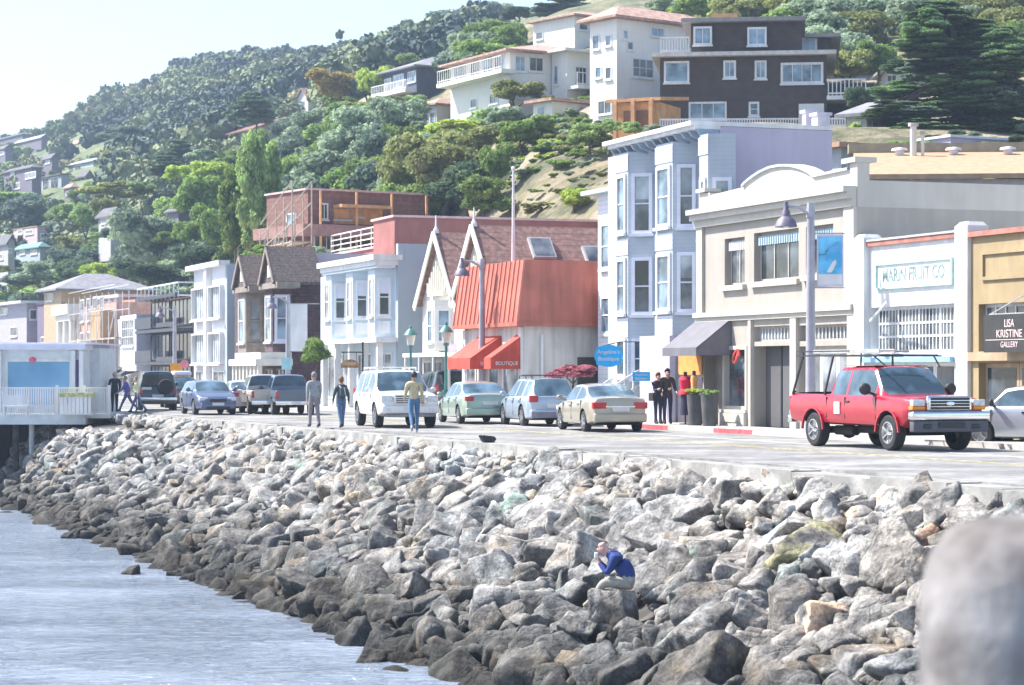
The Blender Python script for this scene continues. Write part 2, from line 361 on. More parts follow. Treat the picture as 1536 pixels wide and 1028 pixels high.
def win(parent, M, x0, x1, z0, z1, cols=1, rows=1, fm=None, gm=None, fw=.09, proud=.05, rec=0.0, sill=True, bar=.045, blind=0, bm=None, head=0.0, name='window'):
    fm = fm or W_white; gm = gm or G_dark
    if x1 < x0: x0, x1 = x1, x0
    if z1 < z0: z0, z1 = z1, z0
    b = MB(M); o0 = -proud; o1 = rec+.01
    b.box(x0, x0+fw, o0, o1, z0, z1); b.box(x1-fw, x1, o0, o1, z0, z1); b.box(x0+fw, x1-fw, o0, o1, z1-fw, z1); b.box(x0+fw, x1-fw, o0, o1, z0, z0+fw)
    gx0, gx1, gz0, gz1 = x0+fw, x1-fw, z0+fw, z1-fw; py = rec-.012
    for i in range(1, cols):
        x = gx0+(gx1-gx0)*i/cols; b.box(x-bar/2, x+bar/2, py-.03, py+.006, gz0, gz1)
    for j in range(1, rows):
        z = gz0+(gz1-gz0)*j/rows; b.box(gx0, gx1, py-.027, py+.005, z-bar/2, z+bar/2)
    if sill: b.box(x0-.06, x1+.06, o0-.08, o0+.02, z0-.09, z0+.012)
    if head: b.box(x0-.08, x1+.08, o0-.1, o0+.02, z1-.01, z1+head)
    f = b.build(name, fm, parent)
    g = MB(M); g.box(gx0, gx1, py, py+.02, gz0, gz1-(gz1-gz0)*blind); g.build('pane', gm, f)
    if blind:
        g = MB(M); g.box(gx0, gx1, py+.001, py+.02, gz1-(gz1-gz0)*blind, gz1); g.build('blind', bm or G_pale, f)
    return f
def holewall(mb, x0, x1, z0, z1, holes, y0=0.0, t=.3, M=None):
    """front wall with real openings; holes = (x0,x1,z0,z1)"""
    xs = sorted({x0, x1, *[h[0] for h in holes], *[h[1] for h in holes]}); zs = sorted({z0, z1, *[h[2] for h in holes], *[h[3] for h in holes]})
    def inh(x, z): return any(h[0] < x < h[1] and h[2] < z < h[3] for h in holes)
    for a, b in zip(xs[:-1], xs[1:]):
        for c, d in zip(zs[:-1], zs[1:]):
            if not inh((a+b)/2, (c+d)/2): mb.quad((a, y0, c), (b, y0, c), (b, y0, d), (a, y0, d))
    for h in holes:
        a, b, c, d = h; y1 = y0+t
        mb.quad((a, y0, c), (a, y1, c), (a, y1, d), (a, y0, d)); mb.quad((b, y0, c), (b, y0, d), (b, y1, d), (b, y1, c))
        mb.quad((a, y0, d), (a, y1, d), (b, y1, d), (b, y0, d)); mb.quad((a, y0, c), (b, y0, c), (b, y1, c), (a, y1, c))
        mb.quad((a, y1, c), (b, y1, c), (b, y1, d), (a, y1, d))
    mb.quad((x0, y0, z0), (x0, y0+t, z0), (x0, y0+t, z1), (x0, y0, z1)); mb.quad((x1, y0, z0), (x1, y0, z1), (x1, y0+t, z1), (x1, y0+t, z0)); mb.quad((x0, y0, z1), (x1, y0, z1), (x1, y0+t, z1), (x0, y0+t, z1))
def prism_yz(mb, pts, x0, x1): mb.poly([(x0, y, z) for y, z in pts], (x1-x0, 0, 0))
def prism_xz(mb, pts, y0, y1): mb.poly([(x, y0, z) for x, z in pts], (0, y1-y0, 0))
class Bld:
    """street or hillside building: root empty with its own frame"""
    def __init__(s, name, label, fr, W, z=0.0, cat='building', group=None):
        s.fr = fr; s.W = W; fr.O = (fr.O[0], fr.O[1], z)
        s.root = empty(name, fr.O, fr.ang, label, cat, group)
    def part(s, name, mb, m, **k): return mb.build(name, m, s.root, **k)
    def wp(s, face, px0, px1, py0, py1, **k):
        """window placed where it stands on a face, read off with the photo ruler"""
        fr = s.fr; c = (px0+px1)/2
        if face == 'F': a, b = fr.fx(px0), fr.fx(px1); z1, z0 = fr.fz(c, py0), fr.fz(c, py1); M = Matrix.Identity(4)
        else: a, b = fr.sy(px0, s.W), fr.sy(px1, s.W); z1, z0 = fr.sz(c, py0, s.W), fr.sz(c, py1, s.W); M = M_face(fr, 'S', s.W)
        return win(s.root, M, a, b, z0, z1, **k)
    def X(s, px): return s.fr.fx(px)
    def Z(s, px, py): return s.fr.fz(px, py)
    def Ys(s, px): return s.fr.sy(px, s.W)
    def Zs(s, px, py): return s.fr.sz(px, py, s.W)
def bay(B, x0, fw, d, z0, z1, wm, cl=None, name='bay'):
    """canted bay: left splay, front fw wide, right splay; returns matrices for front and right faces"""
    cl = cl if cl is not None else d
    mb = MB(); pts = [(x0-cl, .002), (x0, -d), (x0+fw, -d), (x0+fw+cl, .002)]
    mb.poly([(x, y, z0) for x, y in pts], (0, 0, z1-z0)); o = B.part(name, mb, wm)
    L = math.hypot(cl, d); a = math.atan2(d, cl)
    return o, Matrix.Translation((x0, -d, 0)), Matrix.Translation((x0+fw, -d, 0)) @ Matrix.Rotation(a, 4, 'Z'), L
def corner_frame(pxc, Y, ang, px0):
    """frame whose front runs from the px0 bearing to a right corner seen at pxc, Y metres away"""
    c = ((pxc-PX0)/F*Y, Y); a = (math.cos(ang), math.sin(ang)); r = (px0-PX0)/F
    t = (r*c[1]-c[0])/(a[0]-r*a[1])   # c + t*a on the bearing
    return Fr((c[0]+t*a[0], c[1]+t*a[1], 0.0), ang), -t
def railing(mb, a, b, h=.95, n=12, r=.025, rails=2, M=None):
    a = Vector(a); b = Vector(b)
    for i in range(n+1):
        p = a.lerp(b, i/n); mb.bar(p, p+Vector((0, 0, h)), r*1.6)
    for j in range(rails): z = h*(1-j*.85/max(1, rails-1)) if rails > 1 else h; mb.bar(a+Vector((0, 0, z)), b+Vector((0, 0, z)), r*2, r*2.2)
def roof_flat(mb, W, D, z, o=.4, t=.25): mb.box(-o, W+o, -o, D+o, z, z+t)
def roof_gx(mb, W, D, z, h, o=.5, t=.18):     # ridge parallel to the front
    for pts in ([(-o, z-h*o/(D/2)), (D/2, z+h), (D/2, z+h+t), (-o, z-h*o/(D/2)+t)], [(D/2, z+h), (D+o, z-h*o/(D/2)), (D+o, z-h*o/(D/2)+t), (D/2, z+h+t)]):
        mb.poly([(-o, y, q) for y, q in pts], (W+2*o, 0, 0))
def roof_gy(mb, W, D, z, h, o=.5, t=.18, x0=0.0, yf=0.0):      # gable to the front
    for pts in ([(x0-o, z-h*o/(W/2)), (x0+W/2, z+h), (x0+W/2, z+h+t), (x0-o, z-h*o/(W/2)+t)], [(x0+W/2, z+h), (x0+W+o, z-h*o/(W/2)), (x0+W+o, z-h*o/(W/2)+t), (x0+W/2, z+h+t)]):
        mb.poly([(x, yf-o, q) for x, q in pts], (0, D+2*o-yf, 0))
def roof_hip(mb, W, D, z, h, o=.5, t=.15):
    k = min(W, D)/2; a = [(-o, -o, z), (W+o, -o, z), (W+o, D+o, z), (-o, D+o, z)]; b = [(x, y, z-t) for x, y, _ in a]
    if W >= D: r = [(k, D/2, z+h), (W-k, D/2, z+h)]; fs = [(0, 1, 5, 4), (1, 2, 5), (2, 3, 4, 5), (3, 0, 4)]
    else: r = [(W/2, k, z+h), (W/2, D-k, z+h)]; fs = [(0, 1, 4), (1, 2, 5, 4), (2, 3, 5), (3, 0, 4, 5)]
    mb.add(a+r+b, fs+[(6, 7, 1, 0), (7, 8, 2, 1), (8, 9, 3, 2), (9, 6, 0, 3), (9, 8, 7, 6)])
def gable_wall(mb, W, y0, y1, z, h, x0=0.0): prism_xz(mb, [(x0, z), (x0+W, z), (x0+W/2, z+h)], y0, y1)
# ---------------------------------------------------------------- A: tan gallery building at the right edge
M_tan = mat('tan plaster', (0.36, 0.275, 0.155), rough=.85, var=.08, scale=1.5, streak=.1, bump=.1)
M_brownbeam = mat('light brown beam', (0.42, 0.31, 0.20), rough=.7, var=.12)
fr = street_frame(1457, 31); W = fr.fx(1640); B = Bld('gallery_building', 'tan fronted shop at the right edge with a dark hanging gallery signboard over its windows', fr, W)
zt = B.Z(1500, 352); z1 = B.Z(1500, 452); z2 = B.Z(1500, 528); z3 = B.Z(1500, 541)
hs = [(.35, W-.3, z2+.02, z1-.05), (.35, W-.3, .45, z3-.05)]
mb = MB(); holewall(mb, 0, W, .13, zt, hs, t=.35); mb.box(0, W, .35, 16, 0, zt-.5); mb.box(0, W, .35, .6, zt-.5, zt); B.part('wall', mb, M_tan)
mb = MB(); mb.box(.002, W, -.12, .4, zt+.002, zt+.13); B.part('coping', mb, mat('red brown coping', (.38, .16, .12), var=.2))
mb = MB(); a, b = B.X(1474), W-.8; q0, q1 = B.Z(1490, 420), B.Z(1490, 376)
for x0_, x1_, z0_, z1_ in ((a, b, q0, q0+.09), (a, b, q1-.09, q1), (a, a+.09, q0+.09, q1-.09), (b-.09, b, q0+.09, q1-.09)): mb.box(x0_, x1_, -.06, .01, z0_, z1_)
B.part('moulding', mb, M_tan)
mb = MB(); mb.box(0, W, -.12, .36, z2-.22, z2); B.part('beam', mb, M_brownbeam)
win(B.root, M_at(0, .2, 0), hs[0][0], hs[0][1], hs[0][2], hs[0][3], cols=10, rows=2, gm=G_mid, sill=False, proud=.0)
for i in range(3):
    w3 = (W-.65)/3; win(B.root, M_at(0, .2, 0), .35+i*w3, .35+(i+1)*w3-.02, .45, z3-.06, gm=G_dark, fm=M_brownbeam, sill=False, proud=0, fw=.12, name='shop_window')
# hanging signboard (held by the wall, a thing of its own)
y_ = -.55; a = fr.fx(1478, y_); zc = fr.fz(1510, 500, y_); zh = .42
sg = empty('shop_sign', Vector(fr.O)+Vector((fr.a[0]*a+fr.b[0]*y_, fr.a[1]*a+fr.b[1]*y_, zc)), SA, 'black hanging gallery signboard with pale lettering on the tan shop', 'sign')
mb = MB(); mb.box(0, 2.35, -.05, .05, -.46, .46); mb.build('board', mat('charcoal sign board', (.035, .033, .032), rough=.5, var=.2), sg)
M_sgl = mat('pale pink lettering', (.75, .60, .60), rough=.5, var=.05)
text_mesh('lettering', 'LISA', .27, M_sgl, sg, front_M(1.17, -.056, .23, .9)); text_mesh('lettering', 'KRISTINE', .27, M_sgl, sg, front_M(1.17, -.056, -.02, 1.05)); text_mesh('lettering', 'GALLERY', .20, M_sgl, sg, front_M(1.17, -.056, -.28, .95))
mb = MB(); mb.box(.1, 2.25, -.058, -.05, -.165, -.15); mb.build('rule', M_sgl, sg)
mb = MB(); mb.bar((.2, 0, .46), (1.6, .55, 1.15), .03); mb.bar((2.2, 0, .46), (2.3, .55, 1.15), .03); mb.bar((.2, 0, .46), (2.2, 0, .46), .05); mb.build('bracket', W_grey, sg)

# ---------------------------------------------------------------- B: white fruit company building
fr = street_frame(1286, 31); W = fr.fx(1457); B = Bld('fruit_company_building', 'white single storey shop with a framed fruit company panel under its parapet', fr, W)
xa, xb = fr.fx(1301), fr.fx(1438)
zt = B.Z(1370, 356); zw1 = B.Z(1370, 458); zw0 = B.Z(1370, 530); zs1 = B.Z(1370, 545)
hs = [(xa+.1, xb-.05, zw0, zw1), (xa+.1, xb-.05, .5, zs1)]
mb = MB(); holewall(mb, xa, xb, .13, zt, hs, y0=.06, t=.35); mb.box(0.01, W-.01, .41, 16, 0, zt-.5); B.part('wall', mb, W_white)
for x0_, x1_, py_, px_ in ((0, xa, 352, 1292), (xb, W, 333, 1447)):
    z = B.Z(px_, py_); mb = MB(); mb.box(x0_, x1_, -.12, .5, .13, z-.1); mb.box(x0_+.02, x1_-.02, -.1, .48, z-.1, z, taper=.08); B.part('pilaster', mb, W_white)
mb = MB(); mb.box(xa, xb, -.06, .4, zt+.002, zt+.06); mb.m = 1; mb.box(xa, xb, -.03, .4, zt-.13, zt+.002)
B.part('coping', mb, [W_grey, mat('red brown coping', (.38, .16, .12))])
a, b = fr.fx(1313), fr.fx(1428); q0, q1 = B.Z(1370, 431), B.Z(1370, 391)
M_aqua = mat('faded aqua edging', (.45, .68, .66), rough=.7, var=.2)
mb = MB()
for x0_, x1_, z0_, z1_ in ((a, b, q0, q0+.05), (a, b, q1-.05, q1), (a, a+.05, q0+.05, q1-.05), (b-.05, b, q0+.05, q1-.05)): mb.box(x0_, x1_, -.02, .07, z0_, z1_)
pn = B.part('name_panel', mb, M_aqua)
mb = MB(); mb.box(a+.05, b-.05, .035, .07, q0+.05, q1-.05); mb.build('panel_field', mat('panel white', (.74, .76, .74), var=.06), pn)
text_mesh('lettering', 'MARIN FRUIT CO.', .50, mat('faded grey green lettering', (.20, .30, .31), var=.3, scale=5), pn, front_M((a+b)/2, .03, (q0+q1)/2, (b-a)*.86/4.1), bold=.008)
win(B.root, M_at(0, .26, 0), *hs[0], cols=4, rows=3, gm=G_mid, sill=False, proud=0, fw=.1, bar=.06)
mb = MB(); n = 26
for i in range(1, n):
    x = xa+.1+(xb-xa-.15)*i/n; mb.box(x-.012, x+.012, .215, .228, zw0+.1, zw1-.1)
B.part('glazing_bars', mb, W_white)
for i in range(3):
    w3 = (xb-xa-.15)/3; win(B.root, M_at(0, .26, 0), xa+.1+i*w3, xa+.1+(i+1)*w3-.02, .5, zs1, gm=G_dark, sill=False, proud=0, name='shop_window')
mb = MB(); mb.box(xa+.02, xb-.02, -.25, .06, zs1+.03, zs1+.16); B.part('sunshade', mb, mat('sky blue canvas', (.25, .48, .66), var=.1))
mb = MB(); mb.bar((xa+.2, -.02, zw0+.9), (xa+2.2, -.6, zw1+.1), .05); B.part('bracket', mb, W_white)

# ---------------------------------------------------------------- C: grey cream shop with curved parapet
M_cg = mat('warm grey stucco', (0.38, 0.35, 0.31), rough=.85, var=.05, scale=.9, streak=.08, bump=.08, bscale=40)
M_ct = mat('light grey stucco trim', (0.51, 0.48, 0.43), rough=.8, var=.05, scale=1, streak=.06)
fr = street_frame(1048, 31); W = fr.fx(1285); B = Bld('curved_parapet_building', 'two storey grey cream shop building with an arched parapet and triple upper windows', fr, W)
zc = B.Z(1165, 327); zlow = B.Z(1165, 470)
def H(p0, p1, t, b_): c = (p0+p1)/2; return (B.X(p0), B.X(p1), B.Z(c, b_), B.Z(c, t))
h_up = [H(1087, 1117, 357, 428), H(1131, 1198, 346, 421), H(1209, 1250, 338, 412)]
h_tr = [H(1131, 1187, 489, 512), H(1199, 1273, 487, 511)]
h_dr = [(B.X(1131), B.X(1187), .13, B.Z(1160, 519)), (B.X(1199), B.X(1273), .6, B.Z(1236, 519)), (B.X(1088), B.X(1124), .62, B.Z(1106, 519)), (B.X(1056), B.X(1083), .13, B.Z(1070, 522))]
mb = MB(); holewall(mb, 0, W, .13, zc, h_up+h_tr+h_dr, t=.45); mb.box(0, W, .45, 15, 0, zc); wl = B.part('wall', mb, M_cg)
pts = [(1048, 290), (1064, 289), (1064, 293), (1114, 281), (1117, 277), (1128, 268), (1140, 260), (1155, 253), (1170, 250), (1186, 250), (1202, 254), (1214, 260), (1221, 266), (1273, 255), (1273, 246), (1285, 243)]
pr = [(fr.fx(p), fr.fz(p, q)) for p, q in pts]; pr = [(0, pr[0][1])]+pr[1:-1]+[(W, pr[-1][1])]
mb = MB(); prism_xz(mb, [(0, zc)]+pr[:]+[(W, zc)], 0.02, .4); zp = pr[-1][1]
mb.box(W-.35, W, .4, 15, zc, zp-.5); mb.box(0, .3, .4, 15, zc, pr[2][1]-.1); B.part('parapet', mb, M_ct)
mb = MB()
for (x0_, z0_), (x1_, z1_) in zip(pr[3:-2], pr[4:-1]): mb.add([(x0_, -.06, z0_), (x1_, -.06, z1_), (x1_, .46, z1_), (x0_, .46, z0_), (x0_, -.06, z0_+.07), (x1_, -.06, z1_+.07), (x1_, .46, z1_+.07), (x0_, .46, z0_+.07)], [(3, 2, 1, 0), (4, 5, 6, 7), (0, 1, 5, 4), (1, 2, 6, 5), (2, 3, 7, 6), (3, 0, 4, 7)])
B.part('coping', mb, mat('pale blue grey flashing', (.50, .56, .60), var=.1)); mb = MB(); mb.box(-.06, .62, -.08, .5, pr[0][1], pr[0][1]+.12); B.part('pier_cap', mb, M_ct); mb = MB(); mb.box(W-.75, W+.05, -.08, .6, zp, zp+.14); B.part('pier_cap', mb, M_ct)
zk = B.Z(1165, 305)
mb = MB(); mb.box(-.1, W, -.42, .0, zk-.02, zk+.14); mb.box(-.06, W, -.3, 0, zk-.2, zk-.02); mb.box(-.03, W, -.16, 0, zk-.42, zk-.2); B.part('cornice', mb, M_ct)
mb = MB(); z = zlow; mb.box(-.05, W, -.2, 0, z-.02, z+.13); mb.box(-.03, W, -.12, 0, z-.16, z-.02); B.part('string_course', mb, M_ct)
for x0_, x1_, za_, zb__ in ((.02, .45, zlow+.13, zk-.42), (W-.6, W, zlow+.13, zk-.42), (B.X(1189), B.X(1198), .13, zlow-.17), (B.X(1275), W, .13, zlow-.17), (B.X(1126), B.X(1130), .13, zlow-.17)):
    mb = MB(); mb.box(x0_, x1_, -.1, 0, za_, zb__); B.part('pilaster', mb, M_ct)
M_val = mat('blue grey striped valance', (.30, .40, .46), var=.1)
for i, h in enumerate(h_up):
    f = win(B.root, M_at(0, .22, 0), *h, cols=(2, 3, 2)[i], gm=(G_mid, G_dark, G_mid)[i], fm=M_ct, sill=False, proud=0.0, fw=.1)
    mb = MB(); mb.box(h[0]-.12, h[1]+.12, -.14, .02, h[2]-.16, h[2]); mb.build('sill', M_ct, f)
    v = MB(); n = int((h[1]-h[0])/.16)
    for k in range(n):
        a = h[0]+.1+(h[1]-h[0]-.2)*k/n; v.box(a, a+.10, .1, .13, h[3]-.38, h[3]-.1)
    v.box(h[0]+.1, h[1]-.1, .11, .125, h[3]-.16, h[3]-.1); v.build('valance', M_val if i else W_lav, f)
for h in h_tr:
    win(B.root, M_at(0, .18, 0), *h, cols=max(8, int((h[1]-h[0])/.22)), gm=G_blue, fm=M_ct, sill=False, proud=0.0, fw=.08, bar=.06, name='transom')
h = h_dr[0]; mb = MB(); mb.box(h[0], h[1], .40, .44, h[2], h[3]); dd = B.part('door', mb, mat('charcoal door', (.10, .10, .105), var=.1, scale=.6))
mb = MB(); mb.box(h[0]+(h[1]-h[0])*.42, h[0]+(h[1]-h[0])*.45, .37, .40, h[2], h[3]); mb.build('door_edge', W_black, dd)
h = h_dr[1]
for k in range(3):
    w3 = (h[1]-h[0])/3; win(B.root, M_at(0, .2, 0), h[0]+k*w3, h[0]+(k+1)*w3, h[2], h[3], gm=(G_mid, G_pale, G_mid)[k], fm=M_ct, sill=False, proud=0, fw=.12, name='shop_window')
h = h_dr[2]; win(B.root, M_at(0, .1, 0), h[0], h[1], h[2], h[3], gm=G_mid, fm=M_ct, proud=.2, sill=True, fw=.12, name='display_window')
mb = MB(); mb.box(h[0]-.05, h[1]+.05, -.22, -.02, .13, h[2]-.1); mb.box(h[0]+.2, h[1]-.2, -.25, -.22, .25, h[2]-.22); B.part('stall_riser', mb, M_ct)
h = h_dr[3]; mb = MB(); mb.box(h[0], h[1], .36, .42, h[2], h[3]); B.part('side_door', mb, mat('grey brown door', (.25, .24, .23), var=.1))
# red script ornament behind the display glass edge
mb = MB(); hx = (h_dr[2][0]+h_dr[2][1])/2+.2
for k in range(26):
    t0_, t1_ = k/26*5.6, (k+1)/26*5.6
    f_ = lambda t: (hx+.34*math.cos(t*1.7)*(.6+.2*math.sin(t)), -.115, h_dr[2][3]-.32+.2*math.sin(t*2.1))
    mb.bar(f_(t0_), f_(t1_), .05)
B.part('window_ornament', mb, mat('red neon tube off', (.75, .10, .08), rough=.3))
# grey awning
x0_, x1_ = B.X(1040), B.X(1098); x0_ = -.1; zt_ = B.Z(1095, 478); zb_ = zt_-.9; o_ = 1.2
mb = MB(); mb.poly([(x0_, -.02, zt_), (x0_, -o_, zb_), (x0_, -o_, zb_-.04), (x0_, -.02, zt_-.05)], (x1_-x0_, 0, 0)); mb.box(x0_, x1_, -o_-.02, -o_, zb_-.26, zb_)
mb.add([(x1_, -.02, zt_), (x1_, -o_, zb_), (x1_, -o_, zb_-.24), (x1_, -.02, zb_-.24)], [(0, 1, 2, 3)]); mb.add([(x0_, -.02, zt_), (x0_, -o_, zb_), (x0_, -o_, zb_-.24), (x0_, -.02, zb_-.24)], [(0, 1, 2, 3)])
B.part('awning', mb, mat('grey awning canvas', (.15, .145, .17), var=.1, scale=2))
# rooftop ducts standing on the roof behind
mb = MB(); fx1, fx2 = 1207, 1222
for k, (p_, w_) in enumerate(((1206, .28), (1222, .45))):
    y_ = 5.0; x_ = fr.fx(p_, y_); zz = fr.z(x_, y_, 170+k*4); mb = MB(); mb.box(x_-w_/2, x_+w_/2, y_, y_+w_, zc, zz); mb.box(x_-w_/2-.06, x_+w_/2+.06, y_-.06, y_+w_+.06, zz, zz+.1); B.part('chimney', mb, mat('lilac flue metal', (.50, .48, .58), rough=.5, var=.08))

# ---------------------------------------------------------------- D: pale blue Victorian apartment house
M_lb = mat('pale blue lap siding', (0.40, 0.445, 0.50), rough=.7, var=.05, scale=1, bands=.14, band_dark=.86, streak=.05)
M_sh = mat('white lap siding', (0.72, 0.73, 0.78), rough=.7, var=.04, scale=1, bands=.17, band_dark=.72)
M_lavw = mat('lavender stucco', (0.47, 0.44, 0.55), rough=.85, var=.05, scale=.5, streak=.06)
M_bl = mat('pale blue trim', (0.62, 0.68, 0.74), rough=.65, var=.05)
fr = street_frame(912, 32); W = fr.fx(1080); B = Bld('victorian_apartment_house', 'tall pale blue bay windowed house with a bracketed cornice and plain lavender flank', fr, W)
zt = 9.55
mb = MB(); mb.box(0, W-.251, 0, fr.sy(1246, W), 0, zt); B.part('wall', mb, M_lb)
mb = MB(); mb.box(W-.25, W, -.0, fr.sy(1248, W), 0, zt+.18); B.part('side_wall', mb, M_lavw)
mb = MB(); xl_ = fr.fx(903, -1.05); mb.box(xl_, W+.02, -1.05, fr.sy(1249, W), zt+.19, zt+.33); mb.box(xl_+.15, W, -.9, 0, zt+.07, zt+.19); B.part('cornice', mb, W_white)
mb = MB(); k = 13
for i in range(k):
    x = xl_+.3+(W-xl_-.3)*i/(k-1); mb.poly([(x-.06, -.05, zt+.05), (x-.06, -.85, zt+.05), (x-.06, -.72, zt-.12), (x-.06, -.25, zt-.25), (x-.06, -.05, zt-.6)], (.12, 0, 0))
B.part('bracket', mb, mat('blue grey bracket', (.30, .36, .44), var=.1))
bx = [(fr.fx(a, -.78), fr.fx(b_, -.78)-fr.fx(a, -.78), min(1.3, max(.4, fr.fx(c, 0)-fr.fx(b_, -.78)))) for a, b_, c in ((924, 942, 984), (984, 1009, 1049), (1049, 1062, 1092))]
for bi, (x0_, w_, cl_) in enumerate(bx):
    d = .78; ztop = zt-.15; o, Mf, Mr, L = bay(B, x0_, w_, d, .13, ztop, M_lb, cl=cl_)
    zz = [(6.0, 8.0), (3.1, 5.1)]
    if bi == 0: zz = [(6.55, 8.65), (3.75, 5.75), (1.55, 2.95)]
    elif bi == 1: zz = [(6.55, 8.65), (3.75, 5.75)]
    for j, (za, zb) in enumerate(zz):
        win(B.root, Mr, .14, L-.12, za, zb, rows=2, gm=(G_mid, G_dark, G_dark)[j] if bi == 0 else G_mid, fm=W_lav, proud=.07, fw=.12, blind=.42 if (bi+j) % 2 == 0 and j < 2 else 0)
        win(B.root, Mf, .12, w_-.12, za+.05, zb, rows=2, gm=G_blue, fm=W_white, proud=.07, fw=.12)
    for za, zb in ((8.75, 9.3), (5.85, 6.4), (3.0, 3.65)): mb = MB(); mb.box(x0_-.02, x0_+w_+.02, -d-.03, -d, za, zb); B.part('belt_siding', mb, M_sh)
# steps and shop front below
mb = MB(); mb.box(fr.fx(1000), fr.fx(1046), -1.0, -.79, .13, 3.0); B.part('shop_front', mb, M_lavw)
a, b = fr.fx(1019, -1.0), fr.fx(1041, -1.0)
mb = MB(); mb.box(a, b, -1.03, -1.0, 1.75, 3.0); mb.box(a+.1, b+.7, -1.05, -1.03, 1.7, 2.3); B.part('transom_panel', mb, mat('orange panel', (.65, .27, .06), var=.15))
mb = MB(); mb.box(fr.fx(1018, -1.), fr.fx(1046, -1.)+.4, -1.02, -1.0, .15, 1.62); B.part('doorway', mb, mat('dark doorway', (.07, .06, .08)))
mb = MB(); 
for i in range(7): mb.box(2.9, 3.9, -1.9+.28*i, -1.9+.28*(i+1), .13, .3+.17*i)
B.part('steps', mb, M_conc)
mb = MB()
for x_ in (2.75, 4.0):
    mb.bar((x_, -2.0, .95), (x_, -.05, 2.1), .06, .08); mb.bar((x_, -2.0, .45), (x_, -.05, 1.6), .04)
    for i in range(7): t = i/6; mb.bar((x_, -2.0+1.95*t, .13+1.0*t), (x_, -2.0+1.95*t, .98+1.13*t), .04)
B.part('stair_rail', mb, W_white)
D_fr, D_W = fr, W
# annex
fr = street_frame(897, 32.7); W2 = UV_(897, 32.7)-UV_(912, 32)-.03; B = Bld('annex_house', 'narrow white clapboard annex squeezed left of the pale blue bay windowed house', fr, W2)
zt = B.Z(905, 292)
mb = MB(); mb.box(0, W2, 0, 9, 0, zt); B.part('wall', mb, M_sh)
mb = MB(); mb.box(-.5, W2, -.5, 9, zt, zt+.16); B.part('roof', mb, mat('green grey fascia', (.40, .55, .55), var=.1))
for za, zb in ((5.6, 7.3), (3.2, 4.6)): win(B.root, Matrix.Identity(4), .35, W2-.55, za, zb, rows=2, gm=G_blue)

# ---------------------------------------------------------------- E: white shop with the red mansard
M_rr = mat('red standing seam metal', (0.48, 0.14, 0.095), rough=.5, var=.16, scale=.8, streak=.22)
M_rseam = mat('light red seam', (0.62, 0.20, 0.15), rough=.45, var=.06)
M_ww = mat('white rendered wall', (0.62, 0.60, 0.56), rough=.85, var=.10, scale=.7, streak=.22, bump=.08)
fr = street_frame(697, 30.0); W = fr.fx(785); B = Bld('red_mansard_shop', 'white rendered shop with a tall red seamed metal mansard roof and red awnings', fr, W)
zb, zt = B.Z(785, 483), B.Z(770, 392); s_ = .32
mb = MB(); mb.box(0, W, .0, 9, 0, zb+.2)
B.part('wall', mb, M_ww)
mb = MB(); mb.add([(-.35, -.35, zb), (W+.3, -.35, zb), (W+.3, 9.3, zb), (-.35, 9.3, zb), (-.28, s_-.35, zt), (W+.2, s_-.35, zt), (W+.2, 9.3, zt), (-.28, 9.3, zt)], [(3, 2, 1, 0), (4, 5, 6, 7), (0, 1, 5, 4), (1, 2, 6, 5), (2, 3, 7, 6), (3, 0, 4, 7)])
mb.box(-.38, W+.33, -.38, 9.3, zb-.16, zb-.002); rf = B.part('roof', mb, M_rr)
mb = MB(); n = 15
for i in range(n+1):
    t = i/n; mb.bar((-.35+(W+.65)*t, -.36, zb), (-.28+(W+.48)*t, s_-.36, zt), .05, .07)
mb.build('seam', M_rseam, rf)
for (p0, p1, ob) in ((707, 727, 0), (741, 770, 1)):
    o_ = 1.25; x0_ = fr.fx((672, 727)[ob], -o_); x1_ = fr.fx((706, 738)[ob], -o_); x1_ = max(x1_, x0_+(2.6, 1.5)[ob]); x1_ = min(x1_, W-.05); zt_ = B.Z(750, 504); zb_ = zt_-.85
    mb = MB(); mb.poly([(x0_, -.01, zt_), (x0_, -o_, zb_), (x0_, -o_, zb_-.05), (x0_, -.01, zt_-.06)], (x1_-x0_, 0, 0)); mb.box(x0_, x1_, -o_-.03, -o_, zb_-.42, zb_)
    for x_ in (x0_, x1_-.02): mb.poly([(x_, -.01, zt_-.06), (x_, -o_, zb_-.05), (x_, -o_, zb_-.42), (x_, -.01, zb_-.42)], (.02, 0, 0))
    aw = B.part('awning', mb, mat('red awning canvas', (.55, .07, .045), rough=.75, var=.15, scale=1.5, streak=.18))
    # lettering on the side flap and the front valance
    Ms = Matrix.Translation((x1_+.012, -.64, zb_-.22)) @ Matrix.Rotation(R(90), 4, 'Z') @ Matrix.Rotation(R(90), 4, 'X') @ Matrix.Diagonal((.9, 1, 1, 1))
    text_mesh('lettering', 'BOUTIQUE' if ob else 'SHOP', .20, W_white, aw, Ms)
for x0_, x1_, gm_ in ((.3, 1.5, G_mid), (1.9, 2.7, G_dark), (3.0, 4.2, G_blue), (4.6, W-.35, G_mid)): win(B.root, Matrix.Identity(4), x0_, x1_, .45, 2.35, gm=gm_, sill=False, fw=.1, name='shop_window')
for x_ in (.05, W-.3): mb = MB(); mb.box(x_, x_+.28, -.1, 0, .1, zb-.2); B.part('pilaster', mb, W_white)
mb = MB(); y0_ = B.Ys(866); mb.box(W, W+.03, y0_, y0_+1.9, .1, B.Zs(866, 536)); B.part('garden_door', mb, mat('dark brown gate', (.06, .055, .05)))
mb = MB(); y0_ = B.Ys(812); mb.cyl((W+.08, y0_, .1), (W+.08, y0_, 3.2), .06); B.part('drainpipe', mb, W_white)
mb = MB(); mb.cyl((1.6, 1.0, 5.6), (1.6, 1.0, fr.z(1.6, 1.0, 250)), .07, .035, n=10)
